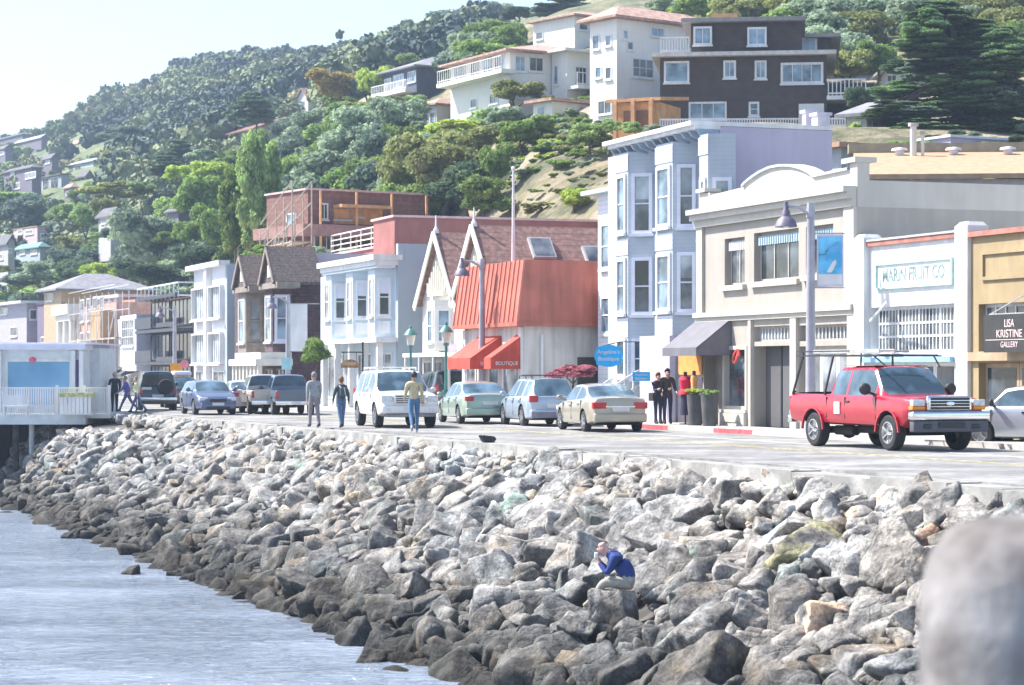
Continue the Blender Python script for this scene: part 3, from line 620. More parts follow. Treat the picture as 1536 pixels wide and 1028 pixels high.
# flagpole (its own thing)
q = fr.fx(770, 2.2); zz = fr.z(q, 2.2, 255); p = Vector((fr.O[0]+fr.a[0]*q+fr.b[0]*2.2, fr.O[1]+fr.a[1]*q+fr.b[1]*2.2, zt))
fp = empty('flagpole', p, SA, 'tall bare white flagpole standing on the red mansard roof', 'flagpole')
mb = MB(); mb.cyl((0, 0, 0), (0, 0, zz-zt), .085, .045, n=10); mb.build('pole', W_white, fp, smooth=True); mb = MB(); mb.sph((0, 0, zz-zt+.06), .09); mb.build('finial', W_white, fp)
mb = MB(); mb.cyl((0, 0, 0), (0, 0, .12), .16); mb.build('base', W_grey, fp)

# ---------------------------------------------------------------- F: white Victorian with twin gables
M_shg = mat('red brown roof shingles', (0.27, 0.16, 0.135), rough=.9, var=.25, scale=5, bands=.26, band_dark=.68)
M_crm = mat('ivory clapboard', (0.70, 0.68, 0.62), rough=.7, var=.05, bands=.15, band_dark=.85)
v_ = 31.5; fr = street_frame(634, v_); W = UV_(634, v_)-88.55; B = Bld('twin_gable_house', 'white gingerbread house with two steep front gables and red brown shingled roofs', fr, W)
ze = 4.95; hz_ = 2.75; gw = W/2; D_ = 11.5
mb = MB(); mb.box(0, W, 0, D_, 0, ze)
for i in range(2): gable_wall(mb, gw, 0, D_, ze, hz_, x0=i*gw)
B.part('wall', mb, M_crm)
for i in range(2):
    mb = MB(); roof_gy(mb, gw, D_, ze+.02, hz_, o=.25, t=.14, x0=i*gw); rf = B.part('roof', mb, M_shg)
    xm = (i+.5)*gw; mb = MB(); mb.lathe([(0, 0), (.16, .0), (.12, .15), (.05, .3), (.03, .75), (0, .8)], (xm, -.2, ze+hz_+.1), n=8); mb.build('finial', W_white, rf)
    mb = MB()
    for sgn in (-1, 1): mb.bar((xm+sgn*(gw/2+.25), -.33, ze-.35), (xm, -.33, ze+hz_+.1), .07, .3)
    mb.box(xm-1.1, xm+1.1, -.25, -.05, ze+.15, ze+.3)
    for k in range(9): x_ = xm-1.2+.3*k; mb.box(x_-.04, x_+.04, -.22, -.05, ze+.3, ze+.35+1.3*(1-abs(x_-xm)/1.7))
    B.part('gable_trim', mb, W_cream)
    win(B.root, M_at(0, 0, 0), xm-.55, xm+.55, 3.0, 4.5, rows=2, gm=G_mid, head=.2, proud=.08)
    win(B.root, M_at(0, 0, 0), xm-1.6, xm-.75, 3.0, 4.4, rows=2, gm=G_mid, proud=.06)
    o, Mf, Mr, L = bay(B, xm+.3, 1.0, .7, 2.7, ze-.1, M_crm, cl=.5); win(B.root, Mr, .12, L-.12, 3.05, 4.5, rows=2, gm=G_blue); win(B.root, Mf, .12, .88, 3.05, 4.5, rows=2, gm=G_blue)
    for k in range(3): win(B.root, M_at(0, 0, 0), xm-2.3+k*1.5, xm-1.1+k*1.5, .6, 2.3, gm=G_mid, name='shop_window')
mb = MB(); mb.box(-.1, W, -.9, -.02, 2.45, 2.62); B.part('porch_roof', mb, W_white)
for k in range(6): mb = MB(); x_ = .05+k*(W-.15)/5; mb.cyl((x_+.05, -.8, .13), (x_+.05, -.8, 2.45), .08); B.part('porch_post', mb, W_white, smooth=True)
for (p, q) in ((812, 376), (893, 380)):   # skylights on the camera-side slope
    # solve the point on the slope plane z = ze+hz_ - (x-xr)*hz_/(gw/2)
    xr = 1.5*gw; best = None
    for k in range(400):
        y_ = k*.03
        for x_ in (xr+.6, xr+.9, xr+1.2):
            X_ = fr.O[0]+fr.a[0]*x_+fr.b[0]*y_; Y_ = fr.O[1]+fr.a[1]*x_+fr.b[1]*y_; pp = PX0+X_/Y_*F; e = abs(pp-p)
            if best is None or e < best[0]: best = (e, x_, y_)
    e, x_, y_ = best; sl_ = hz_/(gw/2); z_ = ze+hz_+.16-(x_-xr)*sl_
    Mx = Matrix.Translation((x_, y_, z_)) @ Matrix.Rotation(math.atan(sl_), 4, 'Y'); mb = MB(Mx); mb.box(-.55, .6, -.5, .5, 0, .14); f = B.part('skylight', mb, W_grey); mb = MB(Mx); mb.box(-.47, .52, -.42, .42, .14, .155); mb.build('pane', G_mid, f)

# ---------------------------------------------------------------- G: blue grey bay windowed house
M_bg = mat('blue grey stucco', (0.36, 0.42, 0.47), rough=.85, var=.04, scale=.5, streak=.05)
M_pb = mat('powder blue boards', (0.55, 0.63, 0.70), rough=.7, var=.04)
fr = street_frame(481, 31); W = fr.fx(597); B = Bld('bracketed_blue_house', 'powder blue two storey house with three upper bays and a white dentilled cornice', fr, W)
zt = 6.6; zf = B.Z(560, 508)
mb = MB(); mb.box(0, W-.31, 0, 14, 0, zt); B.part('wall', mb, M_pb)
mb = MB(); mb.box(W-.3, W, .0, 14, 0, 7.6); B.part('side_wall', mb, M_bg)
xl_ = fr.fx(475, -1.2); mb = MB(); mb.box(xl_, W+.1, -1.2, .2, zt+.25, zt+.5); mb.box(xl_+.1, W, -1.05, .0, zt+.02, zt+.25); B.part('cornice', mb, W_white)
mb = MB(); n = 46
for i in range(n): x = xl_+.3+(W-xl_-.4)*i/(n-1); mb.box(x-.05, x+.05, -1.0, -.1, zt-.1, zt+.018)
B.part('dentils', mb, M_pb)
for i in range(3):
    a_, b_, c_ = ((486, 497, 518), (519, 529, 551), (552, 562, 591))[i]; d = .8; x0_ = fr.fx(a_, -d); w_ = fr.fx(b_, -d)-x0_; o, Mf, Mr, L = bay(B, x0_, w_, d, zf, zt-.1, M_pb, cl=min(1.6, max(.4, fr.fx(c_, 0)-x0_-w_)))
    win(B.root, Mr, .14, L-.14, zf+.95, zt-.5, rows=2, gm=G_dark, fm=W_white, blind=.4, bm=W_lav, fw=.11); win(B.root, Mf, .2, w_-.2, zf+.95, zt-.5, rows=2, gm=G_pale, fm=W_white, fw=.11)
    mb = MB(Mr); mb.box(.16, L-.16, -.05, 0, zf+.2, zf+.75); B.part('bay_panel', mb, W_white)
mb = MB(); mb.box(fr.fx(482, -1.0), W-.1, -1.0, .0, zf-.22, zf); B.part('string_course', mb, W_white)
for i in range(5): mb = MB(); x_ = fr.fx(484, -.8)+i*(W-.6-fr.fx(484, -.8))/4; mb.box(x_, x_+.25, -.85, -.6, .13, zf-.23); B.part('post', mb, W_white)
for i in range(4):
    x_ = .5+i*(W-.5)/4; win(B.root, Matrix.Identity(4), x_, x_+2.3, .5, 2.7, cols=2, gm=G_pale if i % 2 else G_mid, sill=False, name='shop_window')

# ---------------------------------------------------------------- H: brown gabled Victorian
M_br = mat('brown shingle wall', (0.10, 0.065, 0.075), rough=.9, var=.25, scale=4, bands=.2, band_dark=.6)
M_lr = mat('lilac grey wall', (0.44, 0.41, 0.48), rough=.85, var=.05, scale=.5)
M_bt = mat('brown grey trim', (0.25, 0.21, 0.18), rough=.75, var=.15, scale=3)
M_fs = mat('fishscale gable shingle', (0.13, 0.10, 0.09), rough=.85, var=.3, scale=8, bands=.15, band_dark=.6)
fr = street_frame(352, 31); W = fr.fx(432); B = Bld('brown_gabled_house', 'dark brown house with two steep pointed gables and a columned porch', fr, W)
zt = 6.55
mb = MB(); mb.box(0, W, 0, 12, 0, zt); B.part('wall', mb, M_br)
mb = MB(); mb.box(.5, W-.01, 1.2, 12, zt+.001, 8.15); B.part('upper_storey', mb, M_lr)
for i in range(2):
    d = .95; a_, b_, c_ = ((357, 369, 391), (397, 409, 432))[i]; x0_ = fr.fx(a_, -d); w_ = fr.fx(b_, -d)-x0_; o, Mf, Mr, L = bay(B, x0_, w_, d, 2.9, 6.2, M_bt if i == 0 else M_br, cl=min(2.0, max(.4, fr.fx(c_, 0)-x0_-w_)))
    win(B.root, Mr, .1, L-.1, 3.4, 5.9, rows=2, gm=G_mid if i == 0 else G_blue, fm=M_bt if i == 0 else W_lav, fw=.16, blind=.45 if i == 0 else 0); win(B.root, Mf, .2, w_-.2, 3.4, 5.9, rows=2, gm=G_blue, fm=W_cream, fw=.13)
    # pointed hat over the bay
    xc = fr.fx((362, 403)[i], -1.2); hw = 1.9; mb = MB(); zb_ = 6.2; zp_ = (8.1, 8.25)[i]
    mb.box(xc-hw-.1, xc+hw+.1, -1.25, .0, zb_, zb_+.3); B.part('eave', mb, M_bt)
    h2 = zp_-zb_-.3; w2 = hw*.8; mb = MB(); prism_xz(mb, [(xc-w2, zb_+.3), (xc+w2, zb_+.3), (xc, zp_)], -1.15, 1.3); g_ = B.part('gable', mb, M_fs)
    mb = MB()
    for sg_ in (-1, 1): mb.add([(xc+sg_*(w2+.12), -1.35, zb_+.18), (xc, -1.35, zp_+.02), (xc, 1.3, zp_+.02), (xc+sg_*(w2+.12), 1.3, zb_+.18), (xc+sg_*(w2+.12), -1.35, zb_+.34), (xc, -1.35, zp_+.2), (xc, 1.3, zp_+.2), (xc+sg_*(w2+.12), 1.3, zb_+.34)], [(3, 2, 1, 0), (4, 5, 6, 7), (0, 1, 5, 4), (1, 2, 6, 5), (2, 3, 7, 6), (3, 0, 4, 7)])
    mb.build('gable_roof', M_fs, g_)
    mb = MB(); ap = Vector((xc, -1.37, zp_+.08)); mb.bar((xc+w2+.1, -1.37, zb_+.25), ap, .06, .2); mb.bar((xc-w2-.1, -1.37, zb_+.25), ap, .06, .2); mb.cyl((xc, -1.37, zp_), (xc, -1.37, zp_+.5), .05, .02); mb.build('bargeboard', M_bt, g_)
    mb = MB(); mb.box(xc-.3, xc+.3, -1.2, -1.14, zb_+.6, zb_+1.25); mb.build('gable_ornament', W_cream, g_)
mb = MB(); xl_ = fr.fx(343, -2.0); mb.box(xl_, W+1.0, -2.0, 0, 2.15, 2.5); mb.box(xl_+.2, W+.8, -1.7, 0, 2.5, 2.85); B.part('porch_roof', mb, W_cream)
for i in range(8): mb = MB(); x_ = xl_+.2+i*(W+.5-xl_)/7; mb.box(x_, x_+.22, -1.85, -1.63, .13, 2.15); B.part('porch_post', mb, W_cream)
for i in range(5): x_ = .5+i*2.4; win(B.root, Matrix.Identity(4), x_, x_+1.6, .4, 2.0, cols=2, gm=G_dark, fm=M_bt, sill=False, name='shop_window')
# white banner board on the flank


# ---------------------------------------------------------------- I: white three storey
M_wc = mat('white cement', (0.68, 0.68, 0.72), rough=.8, var=.05, streak=.08)
fr = street_frame(291, 31); W = fr.fx(340); B = Bld('white_three_storey_block', 'narrow white three storey block with tall striped window bands and a grey flank', fr, W)
zt = B.Z(320, 402)
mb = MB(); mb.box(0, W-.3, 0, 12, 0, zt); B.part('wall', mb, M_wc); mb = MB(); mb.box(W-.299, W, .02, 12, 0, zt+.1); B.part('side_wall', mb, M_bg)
mb = MB(); mb.box(-.3, W, -.5, .2, zt+.001, zt+.3); B.part('cornice', mb, W_white)
for z0_, z1_ in ((5.0, 7.0), (2.3, 4.2)):
    for a, b in ((.5, 4.2), (5.2, W-.6)): win(B.root, Matrix.Identity(4), a, b, z0_, z1_, cols=6, gm=G_pale, fw=.1, proud=.3, bar=.1)
for a, b in ((.6, 2.5), (3.4, 4.6), (5.6, 8.6)): win(B.root, Matrix.Identity(4), a, b, .3, 1.9, cols=2, gm=G_mid, sill=False, name='shop_window')
mb = MB(); mb.box(4.4, 5.0, -.35, 0, .13, zt); B.part('pilaster', mb, W_white)
# ---------------------------------------------------------------- J: dark balconied block
M_dk = mat('charcoal panel', (0.055, 0.06, 0.075), rough=.6, var=.2)
fr = street_frame(226, 31); W = fr.fx(289); B = Bld('dark_balcony_block', 'charcoal balconied block with pale glass railings left of the white three storey block', fr, W)
zt = B.Z(260, 430)
mb = MB(); mb.box(0, W, 0, 12, 0, zt-.9); B.part('wall', mb, M_dk)
mb = MB(); railing(mb, (0, -.9, zt-.9), (W, -.9, zt-.9), h=.95, n=10, r=.04); railing(mb, (W, -.9, zt-.9), (W, 6, zt-.9), h=.95, n=5, r=.04); B.part('roof_railing', mb, M_bl)
for i, z in enumerate((.4, 2.5, 4.7)):
    mb = MB(); mb.box(.1, W-.1, -1.1, 0, z+1.9, z+2.1); mb.box(.1, W*.42, -1.12, -1.06, z+.0, z+.75) if i else None; mb.box(W*.55, W-.1, -1.12, -1.06, z, z+.3); s_ = B.part('balcony', mb, M_dk)
    for k in range(2):
        a = .3+k*(W/2); win(B.root, Matrix.Identity(4), a, a+W/2-.6, z+.1, z+1.85, cols=5, gm=G_mid if k == 0 or i != 1 else G_dark, fm=W_black, fw=.08, sill=False, name='balcony_door')
# ---------------------------------------------------------------- K: small white block
fr = street_frame(176, 31); W = fr.fx(224); B = Bld('small_white_block', 'small white two storey block with a projecting lilac bay beside the dark balconied block', fr, W)
zt = B.Z(190, 478)
mb = MB(); mb.box(0, W-2.5, 0, 10, 0, zt); B.part('wall', mb, W_white); mb = MB(); mb.box(0+W-6, W, -.9, .0, 1.9, zt+.1); mb.box(W-2.49, W, .0, 10, 0, zt+.1); B.part('bay', mb, W_lav)
win(B.root, M_at(0, -.9, 0), W-5.2, W-.8, 3.6, 5.5, cols=6, rows=3, gm=G_mid); win(B.root, Matrix.Identity(4), 1.4, 2.8, 2.4, 4.1, gm=G_mid)
mb = MB(); mb.poly([(5, -.02, 2.5), (5, -1.3, 1.7), (5, -1.3, 1.5), (5, -.02, 1.9)], (3.5, 0, 0)); B.part('awning', mb, M_dk)
for a, b in ((.6, 3.6), (5, 8)): win(B.root, Matrix.Identity(4), a, b, .3, 1.5, gm=G_pale, name='shop_window')
# ---------------------------------------------------------------- M: building under repair with scaffolding
M_sal = mat('salmon plaster', (0.50, 0.30, 0.24), rough=.85, var=.15, streak=.15); M_or = mat('ochre render', (0.42, 0.27, 0.15), rough=.85, var=.12)
fr = street_frame(97, 31); W = fr.fx(175); B = Bld('scaffolded_building', 'salmon and ochre three storey building with a white columned corner, under repair', fr, W)
zt = B.Z(130, 460); Wc = fr.fx(118)
mb = MB(); mb.box(Wc, W, .0, 11, 0, zt); mb.m = 1; mb.box(fr.fx(160), W-.01, -1.2, 0, 0, zt-.6); B.part('wall', mb, [M_sal, M_or])
mb = MB(); mb.box(0, Wc-.01, .3, 10, 0, zt-.5); mb.box(-.7, Wc+.5, -1, .3, zt-.5, zt+.3); mb.box(-.4, Wc+.2, -.7, .3, zt-1, zt-.5); B.part('portico', mb, W_cream)
for x_ in (.3, Wc*.5, Wc-.4): mb = MB(); mb.cyl((x_, -.4, 0), (x_, -.4, zt-1), .35, .3, n=14); B.part('column', mb, W_cream, smooth=True)
for i in range(3):
    for k in range(4): win(B.root, Matrix.Identity(4), Wc+1+k*3, Wc+2.6+k*3, .6+i*2.6, 2.4+i*2.6, cols=2, rows=2, gm=G_mid, fw=.1)
fs = empty('scaffolding', S(UV_(150, 29.6), 29.6), SA, 'white pipe scaffolding along the salmon building under repair', 'scaffold')
mb = MB()
for i in range(9):
    for y_ in (0, 1.0): mb.cyl((-14+i*2.5, y_, 0), (-14+i*2.5, y_, zt+.6), .028, n=6)
for z in (2.1, 4.2, 6.3, 8.0):
    for y_ in (0, 1.0): mb.cyl((-14, y_, z), (6, y_, z), .024, n=6)
for i in range(8):
    for j, z in enumerate((0.1, 2.1, 4.2)):
        if (i+j) % 2: mb.cyl((-14+i*2.5, 0, z), (-11.5+i*2.5, 0, z+2.1), .035, n=6)
mb.build('frame', mat('white pipe', (.6, .6, .62), rough=.5), fs)
mb = MB()
for z in (2.15, 4.25): mb.box(-14, 6, 0, 1.0, z, z+.05)
mb.build('deck_board', mat('scaffold plank', (.4, .33, .24), var=.2), fs)
# second row roofs behind the left end
KEEP = []
def box_house(name, label, px0, pxc, px1, pyt, pyb, Y, ang, wm, roof='flat', rm=None, wins=(), oh=.4, rh=1.5, cat='house', D=None, group=None, down=4.0, fm=None, trim=None, name2='window'):
    if Y is None: Y = Yground(pxc, pyb)
    fr, W = corner_frame(pxc, Y, ang, px0); zb = CH-(pyb-HY)/F*Y; B = Bld(name, label, fr, W, zb, cat, group)
    KEEP.append((px0-4, px1+2, pyt-10, pyt+(pyb-pyt)*.62, Y))
    if D is None: D = fr.sy(px1, W)
    zt = fr.z(W, 0, pyt)
    mb = MB(); mb.box(0, W, 0, D, -down, zt)
    if roof == 'gy': gable_wall(mb, W, 0, D, zt, rh)
    if roof == 'gx': mb.poly([(0, 0, zt), (0, D, zt), (0, D/2, zt+rh)], (W, 0, 0))
    B.part('wall', mb, wm); mb = MB()
    if roof == 'flat': roof_flat(mb, W, D, zt+.001, oh, .22)
    elif roof == 'hip': roof_hip(mb, W, D, zt+.16, rh, oh)
    elif roof == 'gx': roof_gx(mb, W, D, zt+.01, rh, oh)
    elif roof == 'gy': roof_gy(mb, W, D, zt+.01, rh, oh)
    elif roof == 'shed': mb.poly([(-oh, -oh, zt+.002), (-oh, D+oh, zt+rh), (-oh, D+oh, zt+rh+.2), (-oh, -oh, zt+.2)], (W+2*oh, 0, 0))
    elif roof == 'par': mb.box(-.12, W+.12, -.12, D+.12, zt+.001, zt+.12)
    B.part('roof', mb, rm or W_grey)
    for w_ in wins:
        f, p0, p1, q0, q1 = w_[:5]; k = dict(w_[5]) if len(w_) > 5 else {}
        k.setdefault('fm', fm or W_white); B.wp(f, p0, p1, q0, q1, **k)
    B.D = D; B.zt = zt; return B
# ---------------------------------------------------------------- buildings on the hillside and behind the street
HA = SA
M_dbr = mat('dark brown shingles', (0.068, 0.05, 0.043), rough=.85, var=.18, scale=2, bands=.22, band_dark=.82)
M_wh = mat('white stucco', (0.74, 0.73, 0.70), rough=.85, var=.04, scale=.4, streak=.06)
M_tile = mat('faded clay tiles', (0.42, 0.27, 0.22), rough=.9, var=.25, scale=3, bands=.3, band_dark=.75)
M_slate = mat('grey composition roof', (0.24, 0.24, 0.27), rough=.9, var=.15, scale=2)
M_navy = mat('slate blue siding', (0.07, 0.08, 0.12), rough=.8, var=.1, bands=.25, band_dark=.85)
M_redw = mat('brick red stucco', (0.33, 0.125, 0.11), rough=.85, var=.1, scale=1, streak=.08)
M_brick = mat('red brown boards', (0.21, 0.105, 0.085), rough=.85, var=.15, bands=.3, band_dark=.75)
M_orw = mat('fresh orange timber', (0.60, 0.33, 0.15), rough=.8, var=.15, scale=2)
# --- dark brown house (front faces the viewer)
ang = R(-7); Y = 146; s_ = Y/F
fr, W = corner_frame(1240, Y, ang, 990); zb = CH-(190-HY)/F*Y; B = Bld('brown_shingle_house', 'large dark brown shingled house with white framed windows high above the street', fr, W, zb, 'house')
z1 = B.Z(1100, 85); zt = B.Z(1100, 33); D_ = 11
xa = fr.fx(1012)
mb = MB(); mb.box(0, W, 0, D_, -4, z1); mb.box(fr.fx(1036), fr.fx(1203), .4, D_, z1+.25, zt); mb.box(fr.fx(1203), W+.3, 1.6, D_, z1+.25, zt-.9); B.part('wall', mb, M_dbr)
mb = MB(); mb.box(-.5, W+.6, -.6, D_+.3, z1, z1+.248); B.part('lower_eave', mb, mat('pale fascia', (.55, .53, .5)))
mb = MB(); mb.box(fr.fx(1022), fr.fx(1208), -.3, D_+.5, zt+.002, zt+.25); mb.box(fr.fx(1209), W+.9, .9, D_+.5, zt-.9, zt-.68); B.part('roof', mb, mat('tar roof', (.25, .24, .24)))
for w_ in ((1040, 1068, 40, 68, 2), (1121, 1150, 41, 69, 2), (996, 1034, 92, 125, 1), (1085, 1104, 91, 118, 2), (1132, 1150, 91, 119, 2), (1123, 1139, 153, 175, 1)):
    B.wp('F', *w_[:4], cols=w_[4], rows=2 if w_[0] == 1123 else 1, gm=G_blue, fw=.13, proud=.06)
win(B.root, M_at(0, 1.6, 0), fr.fx(1203), fr.fx(1226), B.Z(1215, 74), B.Z(1215, 51), cols=2, gm=G_blue, fw=.13)
B.wp('F', 1171, 1235, 94, 126, cols=4, gm=G_blue, fw=.15); f = B.wp('F', 1033, 1090, 153, 180, cols=3, gm=G_blue, fw=.12, name='terrace_door'); mb = MB(); mb.box(fr.fx(1198), fr.fx(1236), -.08, 0, 0, B.Z(1217, 156)); B.part('garage_door', mb, W_white)
mb = MB(); mb.box(fr.fx(1065), fr.fx(1104), 3, 5.2, zt+.25, zt+1.0); B.part('chimney', mb, M_orw)
mb = MB(); railing(mb, (fr.fx(992), -.5, B.Z(1000, 75)-.3), (fr.fx(1034), -.5, B.Z(1000, 75)-.3), h=1.0, n=10, r=.04); B.part('balcony_rail', mb, W_white)
mb = MB(); railing(mb, (W+.1, -.4, B.Z(1240, 145)), (W+2.4, -.4, B.Z(1240, 145)), h=1.0, n=9, r=.04); mb.box(W, W+2.5, -.5, 3, B.Z(1240, 145)-.25, B.Z(1240, 145)); B.part('side_balcony', mb, W_white)
mb = MB(); mb.box(W+.002, W+3.0, 2.5, D_, -4, z1-1.5); B.part('side_wing', mb, mat('very dark boards', (.035, .033, .038), var=.2))
# white picket fence in front of it, above the lavender house
fz = Vector(((990-PX0)/F*132, 132, CH-(192-HY)/F*132)); L_ = (1266-990)/F*132
fe = empty('picket_fence', fz, R(-3), 'long white picket railing below the dark brown shingled house', 'fence')
mb = MB()
for i in range(73): x = L_*i/72; mb.box(x-.035, x+.035, -.02, .02, -1.2 if i % 8 == 0 else 0, .52)
mb.build('pickets', W_lav, fe); mb = MB(); mb.box(0, L_, -.04, -.021, .42, .5); mb.box(0, L_, -.04, -.021, .05, .13); mb.build('rail', W_white, fe)
# --- orange timber structure
B = box_house('timber_carport', 'open orange timber carport under construction left of the dark brown house', 922, 985, 1000, 152, 192, 139, R(-25), M_orw, 'shed', M_orw, rh=.5, cat='carport', D=4, wins=())
mb = MB(); mb.box(fr.fx(0) if 0 else .6, B.W-.4, -.06, 0, .1, B.zt-.5); B.part('shade_panel', mb, mat('shaded timber bay', (.20, .10, .05)))  # flat panel in darkened timber colour, painted as the bay's shade
for x_ in (.2, B.W*.5, B.W-.2): mb = MB(); mb.box(x_-.12, x_+.12, -.5, -.25, -2, B.zt+.1); B.part('post', mb, M_orw)
# --- white houses, right to left
box_house('white_tower_house', 'tall plain white stucco house with a dark gridded corner window beside the brown house', 885, 925, 1040, 28, 185, None, R(-52), M_wh, 'hip', M_tile, rh=1.0, oh=.7, D=9, down=2,
    wins=(('S', 948, 980, 88, 117, dict(cols=3, rows=2, gm=G_dark)), ('S', 975, 996, 41, 56, dict(cols=2, gm=G_blue)), ('F', 893, 903, 100, 118, dict(cols=1, gm=G_blue)), ('F', 897, 918, 150, 172, dict(cols=2, gm=G_dark)), ('F', 889, 900, 52, 75, dict(gm=G_blue)), ('S', 934, 942, 45, 60, dict(gm=G_pale)), ('S', 940, 950, 62, 76, dict(gm=G_blue)), ('S', 1000, 1015, 88, 104, dict(cols=2, gm=G_mid)), ('F', 908, 918, 52, 70, dict(gm=G_blue)), ('F', 908, 918, 100, 120, dict(gm=G_mid)), ('S', 935, 950, 146, 166, dict(cols=2, gm=G_mid))))
box_house('upper_white_house', 'white house with two blue windows on the crest above the tile roofed terrace house', 800, 862, 905, 24, 90, None, R(-52), M_wh, 'hip', M_tile, rh=.9, oh=.5, D=8,
    wins=(('S', 868, 882, 30, 46, dict(gm=G_blue)), ('S', 887, 902, 30, 44, dict(gm=G_blue)), ('F', 804, 815, 48, 60, dict(gm=G_dark))))
B = box_house('balcony_villa', 'white villa with a verandah, squeezed between the tile roofed villa and the tower house', 828, 850, 890, 78, 150, None, R(-52), M_wh, 'flat', W_cream, oh=.8, D=8,
    wins=(('S', 862, 880, 100, 128, dict(cols=3, gm=G_mid)), ('F', 831, 838, 98, 128, dict(gm=G_blue, fw=.1))))
mb = MB(); z_ = B.Zs(870, 132); railing(mb, (B.W+1.3, 0, z_), (B.W+1.3, B.D, z_), h=1.0, n=14, r=.03); mb.box(B.W, B.W+1.4, 0, B.D, z_-.25, z_); B.part('balcony', mb, W_white)
box_house('garden_cottage', 'low white cottage with a curved roof line just above the shrubby slope', 800, 828, 900, 152, 186, None, R(-52), M_wh, 'flat', M_tile, oh=.5, D=9,
    wins=(('F', 806, 818, 160, 176, dict(gm=G_blue)), ('S', 868, 880, 160, 172, dict(gm=G_blue))))
B = box_house('tile_roof_villa', 'long white villa with a pink tiled roof and glazed balcony on the hillside', 676, 765, 835, 78, 190, None, R(-62), M_wh, 'hip', M_tile, rh=1.4, oh=.8, D=11,
    wins=(('S', 772, 788, 84, 108, dict(cols=2, gm=G_blue)), ('S', 793, 815, 86, 108, dict(cols=2, gm=G_dark)), ('F', 724, 740, 84, 112, dict(cols=2, gm=G_blue)), ('F', 742, 757, 82, 108, dict(cols=2, gm=G_blue)), ('F', 706, 720, 90, 118, dict(cols=2, gm=G_mid)), ('F', 682, 700, 98, 128, dict(cols=3, gm=G_blue)), ('F', 706, 716, 148, 162, dict(cols=1, gm=G_dark)), ('S', 776, 790, 130, 148, dict(cols=2, gm=G_mid)), ('F', 735, 748, 140, 156, dict(cols=2, gm=G_mid))))
mb = MB(); z_ = B.Z(740, 112); railing(mb, (0, -1.2, z_), (B.W+.8, -1.2, z_), h=1.0, n=30, r=.025); mb.box(0, B.W+1, -1.3, 0, z_-.35, z_-.02); B.part('balcony', mb, W_cream)
box_house('lower_villa_wing', 'low cream wing with arched white windows at the left end of the tile roofed villa', 632, 655, 760, 158, 192, None, R(-52), M_wh, 'hip', M_tile, rh=.7, oh=.5, D=8,
    wins=(('F', 635, 643, 168, 188, dict(gm=G_blue)), ('F', 645, 653, 168, 188, dict(gm=G_blue)), ('S', 690, 706, 166, 180, dict(gm=G_mid))))
B = box_house('slate_blue_house', 'slate blue gabled house with a grey roof and white railings above grey green trees', 574, 625, 684, 100, 150, None, R(-60), M_navy, 'hip', M_slate, rh=1.6, oh=.6, D=12,
    wins=(('F', 612, 624, 107, 124, dict(cols=2, gm=G_blue)), ('F', 590, 606, 112, 132, dict(cols=3, gm=G_blue)), ('F', 577, 587, 118, 140, dict(cols=2, gm=G_pale))))
mb = MB(); z_ = B.Z(600, 140); railing(mb, (-.2, -1.3, z_), (B.W, -1.3, z_), h=1.0, n=20, r=.04); mb.box(-.2, B.W, -1.4, 0, z_-.3, z_); B.part('balcony', mb, W_white)
box_house('red_trim_cottage', 'brown eaved cottage with pinkish trim half way up the wooded hill', 347, 385, 420, 192, 226, None, R(-60), mat('pinkish grey boards', (.42, .33, .34), var=.1), 'gx', M_brick, rh=1.6, oh=.9, D=9,
    wins=(('F', 352, 362, 200, 216, dict(cols=3, gm=G_pale)), ('F', 366, 376, 198, 214, dict(cols=2, gm=G_pale)), ('S', 390, 402, 196, 212, dict(cols=2, gm=G_mid))))
box_house('white_gable_cottage', 'small white gabled cottage beside the golden brown tree', 446, 462, 474, 146, 168, None, R(-50), M_wh, 'gy', M_tile, rh=1.4, oh=.4, D=8, wins=(('F', 450, 457, 152, 162, dict(gm=G_blue)),))
# --- right hand houses among the cypress
box_house('white_chalet', 'small white chalet with wide eaves seen between the cypress branches', 1322, 1362, 1412, 108, 132, None, R(-35), M_wh, 'gy', W_cream, rh=.8, oh=.5, D=6, wins=(('F', 1330, 1346, 112, 124, dict(cols=2, gm=G_mid)), ('S', 1375, 1388, 112, 124, dict(cols=2, gm=G_blue))))
box_house('pale_green_cottage', 'pale green cottage under the lowest cypress branches', 1270, 1300, 1340, 172, 212, None, R(-35), mat('pale green boards', (.45, .52, .48), var=.08, bands=.2, band_dark=.85), 'gx', M_slate, rh=.9, oh=.5, D=7, wins=(('F', 1280, 1292, 182, 200, dict(rows=2, gm=G_mid)), ('S', 1308, 1318, 182, 200, dict(rows=2, gm=G_blue))))
box_house('top_corner_house', 'dark eaved white house at the top right corner of the hill', 1485, 1510, 1580, 8, 28, None, R(-35), W_lav, 'flat', M_dbr, oh=1.0, D=8, wins=(('S', 1518, 1534, 10, 22, dict(cols=2, gm=G_blue)),))
# --- roofs directly behind the shops
M_tr = mat('tan gravel roof', (0.40, 0.265, 0.165), rough=.95, var=.12, scale=3)
B = box_house('tan_roof_hall', 'broad low hall with a tan gravel roof rising behind the shop parapets', 1312, 1590, 1600, 268, 330, 92, R(-5), W_grey, 'shed', M_tr, rh=1.75, oh=.3, D=9, down=8, cat='building')
mb = MB(); mb.box(-.5, B.W+.5, 9.25, 10.2, B.zt+1.95, B.zt+2.35); B.part('ridge_board', mb, mat('olive fascia', (.28, .25, .18)))
for k in range(3): mb = MB(); mb.lathe([(.02, .35), (.32, .3), (.36, .2), (.2, .18), (.18, 0)], (1.6+k*2.3, 8.0, B.zt+1.7), n=12); B.part('roof_vent', mb, W_lav, smooth=True)
box_house('lilac_parapet_building', 'lilac grey parapet block standing behind the tan roofed hall', 1380, 1426, 1640, 206, 250, 112, R(-60), M_lavw, 'par', W_lav, D=16, down=10, cat='building', wins=())
